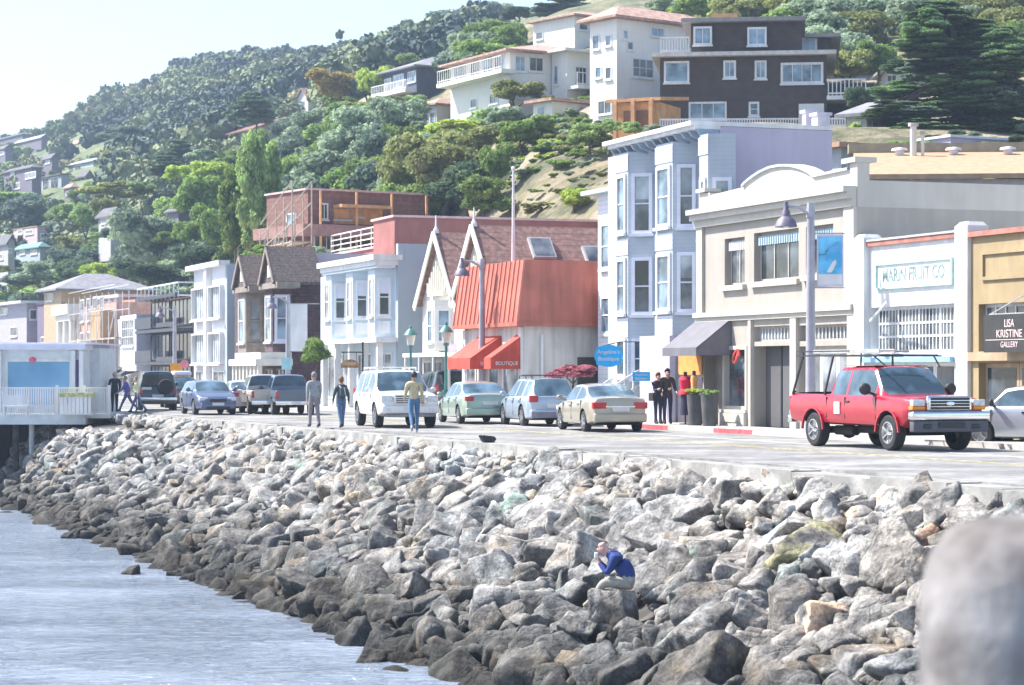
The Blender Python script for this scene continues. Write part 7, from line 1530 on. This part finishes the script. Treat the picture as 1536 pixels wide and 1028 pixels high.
# planters, clothes on display
for px, lab, g in ((1043, 'left dark tub planter with a clipped plant at the boutique door', 1), (1064, 'right dark tub planter with a clipped plant at the boutique door', 0)):
    o = empty('planter', on(px, 30.0), 0, lab, 'planter'); mb = MB(); mb.lathe([(0, .0), (.2, .0), (.27, .95), (.24, .95), (.22, .86), (0, .86)], n=18); mb.build('tub', mat('charcoal tub', (.09, .09, .095), var=.2), o, smooth=True)
    c = bpy.data.objects.new('plant', crown_mesh('bush', g)); col.objects.link(c); c.parent = o; c.location = (0, 0, 1.02); c.scale = (.3, .3, .22); c.material_slots[0].link = 'OBJECT'; c.material_slots[0].material = L['yg' if g else 'lg']
def garment(px, v, c, label, h0, h1, w):
    o = empty('dress_form', on(px, v), 0, label, 'clothing display'); mb = MB(); mb.lathe([(w*.35, h1), (w*.5, h1-.12), (w*.36, h1-.4), (w*.5, h0+.1), (w*.55, h0), (0, h0)], n=14); mb.build('garment', mat(label[:10], c, rough=.8, var=.15, scale=6), o, smooth=True); mb = MB(); mb.cyl((0, 0, 0), (0, 0, h1+.15), .025); mb.cyl((0, 0, 0), (0, 0, .03), .2, n=14); mb.cyl((0, 0, h1), (0, 0, h1+.14), .06); mb.build('stand', M_blk, o)
    return o
o = garment(1028, 30.2, (.65, .02, .07), 'scarlet jacket over a dark skirt on a stand in the boutique doorway', .95, 1.52, .40); mb = MB(); mb.lathe([(.14, .95), (.17, .3), (0, .3)], n=14); mb.build('skirt', mat('dark navy skirt', (.03, .03, .07)), o, smooth=True)
garment(1041, 30.1, (.80, .38, .12), 'orange and white robe on a stand by the boutique door post', .75, 1.55, .22)
# pier restaurant on the left
Yd = 100; s = Yd/F; ox = (-60-PX0)/F*Yd
pier = empty('pier', (ox, Yd, 0), 0, 'pale timber pier deck on dark piles with a white picket railing', 'pier')
X_ = lambda px: (px+60)*s; Z_ = lambda py: CH-(py-HY)*s
M_deck = mat('pale blue deck paint', (.55, .60, .63), rough=.7, var=.08, scale=2); M_pile = mat('dark wet pile', (.05, .045, .04), rough=.9, var=.4)
mb = MB(); mb.box(X_(-260), X_(128), 0, 12, Z_(637), Z_(622)); mb.box(X_(-260), X_(160), .4, 12, Z_(628), Z_(621)); mb.build('deck', M_deck, pier)
mb = MB(); mb.box(X_(-260), X_(125), 5, 5.2, WATER-1, Z_(638)); mb.build('underdeck_shade', mat('black underdeck shade', (.015, .014, .014), rough=.95), pier)  # black sheet standing in for the dark void under the deck
for px in (-40, -10, 20, 44, 75, 104):
    mb = MB(); mb.cyl((X_(px), .5, WATER-1.5), (X_(px), .5, Z_(637)), .14 if px != 44 else .12, n=10); mb.build('pile', W_grey if px == 44 else M_pile, pier, smooth=True)
mb = MB(); n = 64
for i in range(n): x = X_(-60)+(X_(163)-X_(-60))*i/(n-1); mb.box(x-.028, x+.028, .05, .09, Z_(622), Z_(583))
mb.build('pickets', W_white, pier); mb = MB(); mb.box(X_(-60), X_(163), .03, .11, Z_(583), Z_(581)); mb.box(X_(-60), X_(163), .1, .13, Z_(620), Z_(618)); 
for px in (-20, 85, 126, 163): mb.box(X_(px)-.06, X_(px)+.06, .02, .14, Z_(624), Z_(578))
mb.build('handrail', W_white, pier)
ks = empty('pier_restaurant', (ox, Yd+2.2, Z_(621)), 0, 'white trimmed restaurant pavilion with a huge blue window on the pier at the left edge', 'building')
s2 = (Yd+2.2)/F; X2 = lambda px: (px-PX0)*s2-ox; Z2 = lambda py: CH-(py-HY)*s2-Z_(621)
mb = MB(); hs = [(X2(6), X2(108), Z2(612), Z2(538)), (X2(-80), X2(-2), Z2(612), Z2(538)), (X2(113), X2(120), Z2(600), Z2(540))]
holewall(mb, X2(-120), X2(126), 0, Z2(525), hs, t=.25); mb.box(X2(-120), X2(126), .25, 6.5, 0, Z2(525)); mb.box(X2(126), X2(140), 1.6, 6, 0, Z2(522)); mb.build('wall', mat('pale grey white boards', (.60, .64, .66), var=.06), ks)
mb = MB(); mb.box(X2(-125), X2(130), -.35, 6.8, Z2(525), Z2(517)); mb.box(X2(-125), X2(142), -.1, 6.8, Z2(516.9), Z2(514)); mb.build('roof', W_lav, ks)
M_bw = mat('bright blue pane', (.14, .33, .52), color2=(.20, .40, .58), rough=.12, var=.08, scale=.4, spec=.6)
for h_ in hs[:2]:
    f = win(ks, M_at(0, .15, 0), *h_, gm=M_bw, fm=W_white, sill=False, fw=.14)
mb = MB(); mb.box(X2(112), X2(121), .1, .16, Z2(600), Z2(540)); mb.build('side_pane', mat('violet pane', (.22, .20, .42)), ks)
for px in (0, 111, 123): mb = MB(); mb.box(X2(px)-.09, X2(px)+.09, -.25, -.01, 0, Z2(526)); mb.build('post', W_white, ks)
mb = MB(); mb.sph((X2(51), -.3, Z2(540)), .17, 1, .4, .8); mb.build('life_ring', mat('red and pink float', (.60, .12, .18)), ks)
bx_ = empty('flower_box', (X_(95)+ox, Yd-.2, Z_(622)), 0, 'pale crate topped with orange flowers on the pier end', 'crate')
mb = MB(); 
for i in range(8): mb.box(i*.17, i*.17+.12, -.5, -.45, .05, .75)
mb.box(-.02, 1.35, -.44, .1, .0, .1); mb.build('crate', W_white, bx_); mb = MB(); mb.box(-.05, 1.38, -.52, .12, .76, .95); mb.build('top', mat('lime ochre cloth', (.5, .5, .25), var=.3, scale=9), bx_)
bn2 = empty('deck_bench', (X_(8)+ox, Yd-.3, Z_(622)-.02), 0, 'white slatted bench in front of the big blue window', 'bench'); mb = MB(); mb.box(0, 1.1, -.35, -.3, .45, .85); mb.build('backrest', W_white, bn2); mb = MB(); mb.box(0, 1.1, -.3, .05, .35, .42); mb.build('seat', W_white, bn2)
for x in (.04, 1.0):
    mb = MB(); mb.box(x, x+.06, -.34, .0, 0, .36); mb.build('leg', W_white, bn2)
# foreground piling, close to the camera and out of focus
p = P(1380, 780, 6.2); s3 = 6.2/F; fp_ = empty('foreground_piling', (p.x, 6.2, CH-(1100-HY)*s3-.5), 0, 'blurred grey weathered post filling the lower right corner', 'post')
wpx = 300; H_ = (1100-778)*s3+.5; bmv = MB(); rw_ = wpx*s3/2; prof = [(0, H_), (rw_*.45, H_+.0), (rw_*.72, H_-.03), (rw_*.90, H_-.10), (rw_*.985, H_-.19), (rw_, H_-.32), (rw_*1.01, 0)]
bmv.lathe(prof, (rw_, 0, 0), n=28); bmv.build('post', mat('weathered grey wood', (.17, .155, .15), color2=(.27, .255, .25), rough=.95, var=.2, scale=4, streak=.35, bump=.5, bscale=9), fp_, smooth=True, sharp=60)
# ---------------------------------------------------------------- people: skinned skeletons, one continuous body each
def skin_body(joints, edges, radii, root_i, mats_of, parent, name='body', sub=2, hands=(), extra=None):
    me = bpy.data.meshes.new(name); me.from_pydata([tuple(j) for j in joints], edges, []); o = bpy.data.objects.new(name, me); col.objects.link(o)
    md = o.modifiers.new('skin', 'SKIN'); md.use_smooth_shade = True
    if not me.skin_vertices: 
        me.attributes  # layer is made by the modifier below
        bm = bmesh.new(); bm.from_mesh(me); bm.verts.layers.skin.verify(); bm.to_mesh(me); bm.free()
    for i, sv in enumerate(me.skin_vertices[0].data):
        r = radii[i]; sv.radius = r if isinstance(r, tuple) else (r, r); sv.use_root = i == root_i
    s = o.modifiers.new('sub', 'SUBSURF'); s.levels = sub; s.render_levels = sub
    dg = bpy.context.evaluated_depsgraph_get(); res = bpy.data.meshes.new_from_object(o.evaluated_get(dg)); bpy.data.objects.remove(o)
    bm = bmesh.new(); bm.from_mesh(res)
    # fingers: five unequal bent tapered chains per hand, joined into the same mesh
    nb = len(bm.faces); mb = MB()
    for (pw, dirv, side, sc_, curl) in hands:
        pw = Vector(pw); d = Vector(dirv).normalized(); sd = Vector(side).normalized(); up = d.cross(sd).normalized()
        for k, (off, ln) in enumerate(((-.028, .068), (-.010, .078), (.009, .074), (.027, .058))):
            a = pw+sd*off*sc_; b_ = a+(d+up*curl*.3).normalized()*ln*.5*sc_; c_ = b_+(d*.8+up*curl).normalized()*ln*.5*sc_; mb.cyl(a, b_, .0095*sc_, .0085*sc_, n=6); mb.cyl(b_, c_, .0085*sc_, .006*sc_, n=6)
        a = pw-d*.055*sc_-sd*.030*sc_; b_ = a+(d*.6-sd*.8+up*curl*.3).normalized()*.035*sc_; c_ = b_+(d+up*curl*.6).normalized()*.03*sc_; mb.cyl(a, b_, .011*sc_, .01*sc_, n=6); mb.cyl(b_, c_, .01*sc_, .007*sc_, n=6)
    vs = [bm.verts.new(v) for v in mb.v]
    for f in mb.f:
        try: bm.faces.new([vs[i] for i in f])
        except ValueError: pass
    mats = []; 
    for key in mats_of[0]: mats.append(key)
    fn = mats_of[1]; J = [Vector(j) for j in joints]; bm.faces.ensure_lookup_table()
    for i, f in enumerate(bm.faces):
        c = f.calc_center_median(); f.smooth = True
        if i >= nb: f.material_index = 0; continue
        best = (9, 0, 0)
        for ei, (a, b_) in enumerate(edges):
            A, B_ = J[a], J[b_]; t = max(0, min(1, (c-A).dot(B_-A)/max(1e-6, (B_-A).length_squared))); dd = (c-(A+(B_-A)*t)).length-.5*((radii[a][0] if isinstance(radii[a], tuple) else radii[a])*(1-t)+(radii[b_][0] if isinstance(radii[b_], tuple) else radii[b_])*t)
            if dd < best[0]: best = (dd, ei, t)
        f.material_index = fn(best[1], best[2], c)
    res.name = name; res.materials.clear()
    for m_ in mats: res.materials.append(m_)
    bm.to_mesh(res); bm.free()
    ob = bpy.data.objects.new(name, res); col.objects.link(ob); ob.parent = parent; return ob
M_skin = mat('skin', (.50, .30, .22), rough=.6, var=.06); M_shoe = mat('dark shoe', (.03, .028, .03), rough=.5)
def cloth(n, c, v=.12): return mat(n, c, rough=.9, var=v, scale=14, bump=.3, bscale=40)
# standard figure, 1.75 tall, facing +x; pose parameters give limb angles (degrees from straight down, forward positive)
NAMES = ['pel', 'wst', 'chs', 'shc', 'nck', 'hdb', 'hdt', 'nos', 'shL', 'elL', 'wrL', 'hnL', 'shR', 'elR', 'wrR', 'hnR', 'hpL', 'knL', 'anL', 'toL', 'hpR', 'knR', 'anR', 'toR', 'heL', 'heR', 'mid']
def figure(name, label, loc, rz, H=1.75, lean=0, armL=(0, 10), armR=(0, 10), legL=(0, 0), legR=(0, 0), out=8, top=None, trousers=None, hair=None, shirt_len='long', build=1.0, female=False, shoes=None, head_tilt=0, cat='person', hat=None, bag=None, group=None, skinm=None):
    k = H/1.75; R_ = lambda a: math.radians(a); lx, lz = math.sin(R_(lean)), math.cos(R_(lean)); J = {}
    def seg(p, L_, ang, side=0.0): return Vector(p)+Vector((math.sin(R_(ang))*L_*math.cos(side), math.sin(side)*L_, -math.cos(R_(ang))*L_*math.cos(side)))
    J['pel'] = Vector((0, 0, 0)); up = Vector((lx, 0, lz)); J['wst'] = up*.14; J['chs'] = up*.34; J['shc'] = up*.47; J['nck'] = up*.54+Vector((.01, 0, 0)); hd = Vector((math.sin(R_(lean*.6+head_tilt)), 0, math.cos(R_(lean*.6+head_tilt))))
    J['hdb'] = J['nck']+hd*.10+Vector((.015, 0, 0)); J['hdt'] = J['nck']+hd*.215; J['nos'] = J['hdb']+Vector((.115*math.cos(R_(head_tilt)), 0, .0))
    sw = (.165 if female else .19)*build; hw = .095
    for s_, nm, arm in ((1, 'L', armL), (-1, 'R', armR)):
        J['sh'+nm] = up*.465+Vector((0, s_*sw, 0)); J['el'+nm] = seg(J['sh'+nm], .29, arm[0], s_*R_(out)); J['wr'+nm] = seg(J['el'+nm], .25, arm[0]+arm[1], s_*R_(out*.3)); J['hn'+nm] = seg(J['wr'+nm], .085, arm[0]+arm[1]+5, 0)
    for s_, nm, leg in ((1, 'L', legL), (-1, 'R', legR)):
        J['hp'+nm] = Vector((0, s_*hw, -.03)); J['kn'+nm] = seg(J['hp'+nm], .43, leg[0]); J['an'+nm] = seg(J['kn'+nm], .42, leg[0]-leg[1]); f_ = R_(min(0, (leg[0]-leg[1]))*.8); J['to'+nm] = J['an'+nm]+Vector((.16*math.cos(f_), 0, .16*math.sin(f_)-.045)); J['he'+nm] = J['an'+nm]+Vector((-.055, 0, -.05))
    J['mid'] = up*.24
    low = min(J['anL'].z, J['anR'].z, J['toL'].z, J['toR'].z)-.035
    pts = [(J[n]-Vector((0, 0, low)))*k for n in NAMES]; ix = {n: i for i, n in enumerate(NAMES)}
    E = [('pel', 'wst'), ('wst', 'mid'), ('mid', 'chs'), ('chs', 'shc'), ('shc', 'nck'), ('nck', 'hdb'), ('hdb', 'hdt'), ('hdb', 'nos'), ('shc', 'shL'), ('shL', 'elL'), ('elL', 'wrL'), ('wrL', 'hnL'), ('shc', 'shR'), ('shR', 'elR'), ('elR', 'wrR'), ('wrR', 'hnR'), ('pel', 'hpL'), ('hpL', 'knL'), ('knL', 'anL'), ('anL', 'toL'), ('pel', 'hpR'), ('hpR', 'knR'), ('knR', 'anR'), ('anR', 'toR'), ('anL', 'heL'), ('anR', 'heR')]
    E = [e for e in E if e[0] != 'hdb' or e[1] != 'nos']+[('hdb', 'nos')]
    b = build; w = 1.12 if not female else 1.0
    rad = dict(pel=(.13*b, .15*b), wst=(.115*b, .145*b), mid=(.12*b, .155*b), chs=(.125*b, .165*b), shc=(.09*b, .12*b), nck=.056, hdb=(.092, .078), hdt=(.088, .078), nos=.018, shL=.072*b*w, shR=.072*b*w, elL=.052*b, elR=.052*b, wrL=.036, wrR=.036, hnL=(.035, .022), hnR=(.035, .022), hpL=.10*b, hpR=.10*b, knL=.067*b, knR=.067*b, anL=.047, anR=.047, toL=(.035, .04), toR=(.035, .04), heL=.035, heR=.035)
    rad = [tuple(q*k for q in rad[n]) if isinstance(rad[n], tuple) else rad[n]*k for n in NAMES]
    root = empty(name, loc, rz, label, cat, group)
    en = [tuple(e) for e in E]
    def pick(ei, t, c):
        a, b_ = en[ei]
        if a in ('nck', 'hdb') or (a == 'shc' and b_ == 'nck' and t > .6): return 0
        if a in ('wrL', 'wrR'): return 0
        if a in ('elL', 'elR') and (shirt_len == 'short' or t > .93): return 0
        if b_ in ('toL', 'toR', 'heL', 'heR'): return 3
        if a in ('hpL', 'hpR', 'knL', 'knR'): return 3 if (b_[:2] == 'an' and t > .97) else 2
        if a == 'pel' and b_ in ('hpL', 'hpR'): return 2
        if a == 'pel' and t < .25 and not shirt_len == 'jacket': return 2
        return 1
    hands = []
    for nm in 'LR':
        d = pts[ix['hn'+nm]]-pts[ix['wr'+nm]]; hands.append((pts[ix['hn'+nm]]+d.normalized()*.01, d, Vector((1, 0, 0)) if abs(d.normalized().x) < .8 else Vector((0, 0, 1)), k, .5))
    skin_body(pts, [(ix[a], ix[b_]) for a, b_ in en], rad, 0, ([skinm or M_skin, top, trousers, shoes or M_shoe], pick), root, hands=hands)
    hc = pts[ix['hdb']].lerp(pts[ix['hdt']], .55)
    # face: eyes, mouth, ears
    mb = MB()
    for s_ in (-1, 1): mb.sph((hc.x+.078*k, s_*.032*k, hc.z-.012), .012*k, .6, 1.2, .8, n=8)
    mb.box(hc.x+.076*k, hc.x+.088*k, -.022*k, .022*k, hc.z-.078*k, hc.z-.07*k); mb.build('face_features', M_shoe, root)
    mb = MB()
    for s_ in (-1, 1): mb.sph((hc.x-.005*k, s_*.080*k, hc.z-.02), .028*k, .55, .3, 1, n=8)
    mb.build('ear', skinm or M_skin, root, smooth=True)
    if hair:
        mh, kind = hair; hv, hf = ico(3); g = np.random.default_rng(4); vv = []
        for p_ in hv:
            q = p_*(1+g.normal()*.02); vv.append((hc.x-.012*k+q[0]*.103*k, q[1]*.092*k, hc.z+.018*k+q[2]*.118*k*(1.25 if kind == 'long' and q[2] < 0 and q[0] < .1 else 1)))
        keep = [tuple(int(i) for i in f) for f in hf if (np.mean([hv[i][2] for i in f]) > .12 or np.mean([hv[i][0] for i in f]) < (-.15 if kind == 'short' else .02)) and not (np.mean([hv[i][0] for i in f]) > .45 and np.mean([hv[i][2] for i in f]) < .55) and np.mean([hv[i][2] for i in f]) > (-.55 if kind == 'short' else -1)]
        me = bpy.data.meshes.new('hair'); me.from_pydata(vv, [], keep); ob = link('hair', me, root, mh, smooth=True); md = ob.modifiers.new('s', 'SOLIDIFY'); md.thickness = .012
    if bag:
        mb = MB(); c = pts[ix['hp'+bag[1]]]; s_ = 1 if bag[1] == 'L' else -1; mb.box(c.x-.13, c.x+.13, c.y+s_*.10, c.y+s_*.19, c.z-.12, c.z+.14); mb.bar((c.x, c.y+s_*.14, c.z+.14), (c.x-.02, -s_*.05, pts[ix['shc']].z+.03), .02); ob = mb.build('shoulder_bag', bag[0], root); ob.modifiers.new('bv', 'BEVEL').width = .02
    return root, pts, ix
H_grey = mat('grey hair', (.25, .23, .21), rough=.8, var=.3, scale=40); H_brn = mat('auburn hair', (.20, .10, .05), rough=.7, var=.3, scale=40); H_blk = mat('black hair', (.02, .018, .018), rough=.5, var=.3, scale=40); H_bld = mat('fair hair', (.42, .33, .20), rough=.7, var=.2, scale=40)
def gp(px, py, z=0.0): Y = (CH-z)*F/(py-HY); return Vector(((px-PX0)/F*Y, Y, z))
def walker_v(px, v, z=0.0): return S(UV_(px, v), v, z)
figure('person', 'person in a pale grey suit walking away beside the one with a backpack', gp(471, 642), R(118), H=1.74, armL=(-6, 8), armR=(8, 10), legL=(10, 4), legR=(-10, 8), top=cloth('grey suit cloth', (.30, .33, .35)), trousers=cloth('mauve grey trousers', (.25, .22, .25)), hair=(H_grey, 'short'), shirt_len='jacket', build=1.05)
_, pts, ix = figure('person', 'person in a dark green jacket and jeans walking beside the grey suit', gp(512, 642.5), R(112), H=1.62, armL=(6, 12), armR=(-6, 14), legL=(-14, 12), legR=(14, 4), top=cloth('dark green jacket', (.05, .08, .09)), trousers=cloth('blue jeans', (.09, .15, .27)), hair=(H_brn, 'long'), shirt_len='jacket', female=True, out=16)
bp_ = empty('backpack', _.location+Vector((0, 0, 0)), R(112), 'small dark backpack with white straps on the back of the person in green', 'backpack'); mb = MB(); mb.box(-.24, -.11, -.13, .10, 1.02, 1.30); ob = mb.build('bag', cloth('dark teal nylon', (.06, .09, .10)), bp_); ob.modifiers.new('bv', 'BEVEL').width = .03; mb = MB(); mb.bar((-.245, -.06, 1.05), (-.245, -.02, 1.28), .02); mb.bar((-.13, .05, 1.28), (-.06, .09, 1.36), .03); mb.build('strap', W_lav, bp_)
figure('person', 'person in a beige pullover and jeans walking by the white four wheel drive', gp(621, 650), R(98), H=1.78, armL=(14, 38), armR=(-4, 30), legL=(-18, 26), legR=(12, 2), top=cloth('beige knit', (.52, .44, .27)), trousers=cloth('mid blue jeans', (.08, .17, .30)), hair=(H_blk, 'short'), shoes=mat('pale trainers', (.45, .45, .5), rough=.6), build=1.0)
figure('person', 'person in black with a belt standing by the pier railing', walker_v(172, 19.0, 0), R(110), H=1.75, armL=(10, 40), armR=(10, 40), top=cloth('black jacket', (.025, .035, .04)), trousers=cloth('black trousers', (.025, .035, .038)), hair=(H_bld, 'short'), build=1.1)
figure('person', 'person in a blue violet top striding past the black four wheel drive', walker_v(191, 19.4, 0), R(180), H=1.66, lean=8, armL=(25, 30), armR=(-25, 20), legL=(28, 6), legR=(-26, 18), top=cloth('violet blue top', (.12, .12, .38)), trousers=cloth('denim', (.10, .13, .26)), hair=(H_grey, 'short'))
figure('person', 'person in a pale yellow top striding just behind the blue violet one', walker_v(206, 19.4, 0), R(180), H=1.62, lean=6, armL=(-25, 30), armR=(25, 30), legL=(-24, 16), legR=(26, 6), top=cloth('pale yellow top', (.55, .58, .38)), trousers=cloth('denim', (.10, .13, .26)), hair=(H_grey, 'short'), female=True)
figure('person', 'person in a dark coat with a shoulder bag outside the bay windowed house', walker_v(987, 29.6, .13), R(-60), H=1.62, armL=(20, 80), armR=(20, 80), top=cloth('dark plum coat', (.035, .03, .055)), trousers=cloth('dark teal trousers', (.03, .05, .07)), hair=(H_brn, 'long'), shirt_len='jacket', female=True, bag=(M_blk, 'R'))
figure('person', 'person with dark hair in a khaki black jacket standing next to the dark coat', walker_v(1001, 29.9, .13), R(-80), H=1.74, armL=(10, 50), armR=(8, 40), top=cloth('khaki black jacket', (.06, .06, .05)), trousers=cloth('dark denim', (.04, .05, .08)), hair=(H_blk, 'short'), shirt_len='jacket')
figure('person', 'person in black sitting high on the roof edge of the white three storey block', (S(UV_(341, 31.6), 31.6, 8.0)), R(-110), H=1.7, armL=(30, 60), armR=(30, 60), top=cloth('black jacket', (.025, .035, .04)), trousers=cloth('black trousers', (.025, .035, .038)), hair=(H_blk, 'short')) if 0 else None
# ---- the seated man on the rocks: profile to the left, hands at his mouth
seat = MAN+Vector((0, 0, .02)); root = empty('person', seat, R(180-6), 'bald person in a blue hooded top and khaki trousers sitting on a boulder', 'person')
# local: +x forward (towards the left of the picture), y to his left, z up; pelvis is at about (-.22, 0, .10)
q = {'pel': (-.26, 0, .12), 'wst': (-.20, 0, .24), 'mid': (-.12, 0, .36), 'chs': (-.03, 0, .46), 'shc': (.07, 0, .56), 'nck': (.16, 0, .62), 'hdb': (.255, 0, .655), 'hdt': (.27, 0, .76), 'jaw': (.315, 0, .615), 'nos': (.372, 0, .685), 'brw': (.345, 0, .755),
     'shL': (.04, .19, .53), 'elL': (.16, .22, .27), 'wrL': (.31, .07, .44), 'hnL': (.345, .035, .515), 'shR': (.04, -.19, .53), 'elR': (.15, -.23, .26), 'wrR': (.31, -.07, .45), 'hnR': (.35, -.03, .53),
     'hpL': (-.22, .11, .08), 'knL': (.24, .17, .12), 'anL': (.45, .15, -.24), 'toL': (.60, .16, -.315), 'heL': (.41, .15, -.30), 'hpR': (-.22, -.11, .08), 'knR': (.20, -.20, .13), 'anR': (.34, -.17, -.26), 'toR': (.49, -.18, -.33), 'heR': (.30, -.17, -.31)}
nm = list(q); ix = {n: i for i, n in enumerate(nm)}
en = [('pel', 'wst'), ('wst', 'mid'), ('mid', 'chs'), ('chs', 'shc'), ('shc', 'nck'), ('nck', 'hdb'), ('hdb', 'hdt'), ('hdb', 'jaw'), ('hdb', 'nos'), ('hdt', 'brw'), ('shc', 'shL'), ('shL', 'elL'), ('elL', 'wrL'), ('wrL', 'hnL'), ('shc', 'shR'), ('shR', 'elR'), ('elR', 'wrR'), ('wrR', 'hnR'), ('pel', 'hpL'), ('hpL', 'knL'), ('knL', 'anL'), ('anL', 'toL'), ('anL', 'heL'), ('pel', 'hpR'), ('hpR', 'knR'), ('knR', 'anR'), ('anR', 'toR'), ('anR', 'heR')]
rd = dict(pel=(.15, .17), wst=(.14, .16), mid=(.145, .17), chs=(.15, .175), shc=(.11, .13), nck=.062, hdb=(.088, .078), hdt=(.082, .076), jaw=.045, nos=.017, brw=.04, shL=.088, shR=.088, elL=.062, elR=.062, wrL=.040, wrR=.040, hnL=(.036, .024), hnR=(.036, .024), hpL=.115, hpR=.115, knL=.085, knR=.085, anL=.055, anR=.055, toL=(.04, .045), toR=(.04, .045), heL=.04, heR=.04)
def pick2(ei, t, c):
    a, b_ = en[ei]
    if a in ('nck', 'hdb', 'hdt') or a in ('wrL', 'wrR'): return 0
    if b_ in ('toL', 'toR', 'heL', 'heR'): return 3
    if a in ('hpL', 'hpR', 'knL', 'knR') or b_ in ('hpL', 'hpR'): return 2
    if a == 'pel' and t < .2: return 2
    return 1
M_blue = cloth('royal blue fleece', (.025, .05, .20)); M_pink = mat('ruddy skin', (.58, .33, .27), rough=.5, var=.08)
skin_body([Vector(q[n]) for n in nm], [(ix[a], ix[b_]) for a, b_ in en], [rd[n] for n in nm], 0, ([M_pink, M_blue, cloth('khaki trousers', (.34, .32, .27)), mat('tan shoe', (.30, .26, .20))], pick2), root,
          hands=[((.352, .03, .53), (.25, -.25, 1), (0, 1, 0), .95, .9), ((.357, -.028, .545), (.2, .3, 1), (0, -1, 0), .95, .9)])
mb = MB(); mb.lathe([(.10, -.03), (.125, .02), (.10, .06), (.07, .05)], (.10, 0, .60), n=16); mb.sph((.03, 0, .60), .10, 1.0, 1.2, .6); mb.build('hood', M_blue, root, smooth=True)
mb = MB()
for s_ in (-1, 1): mb.sph((.255, s_*.078, .69), .03, .6, .35, 1, n=8)
mb.build('ear', M_pink, root, smooth=True)
mb = MB()
for s_ in (-1, 1): mb.sph((.340, s_*.033, .712), .011, .7, 1.2, .8, n=8)
mb.build('eye', M_shoe, root)
ob = empty('sandwich', seat+Vector((-.37, .0, .60)), 0, 'small white wrapped snack held in the seated man\'s hands', 'food'); mb = MB(); mb.box(-.035, .03, -.05, .05, -.07, .03); o_ = mb.build('wrapper', W_white, ob); o_.modifiers.new('bv', 'BEVEL').width = .012
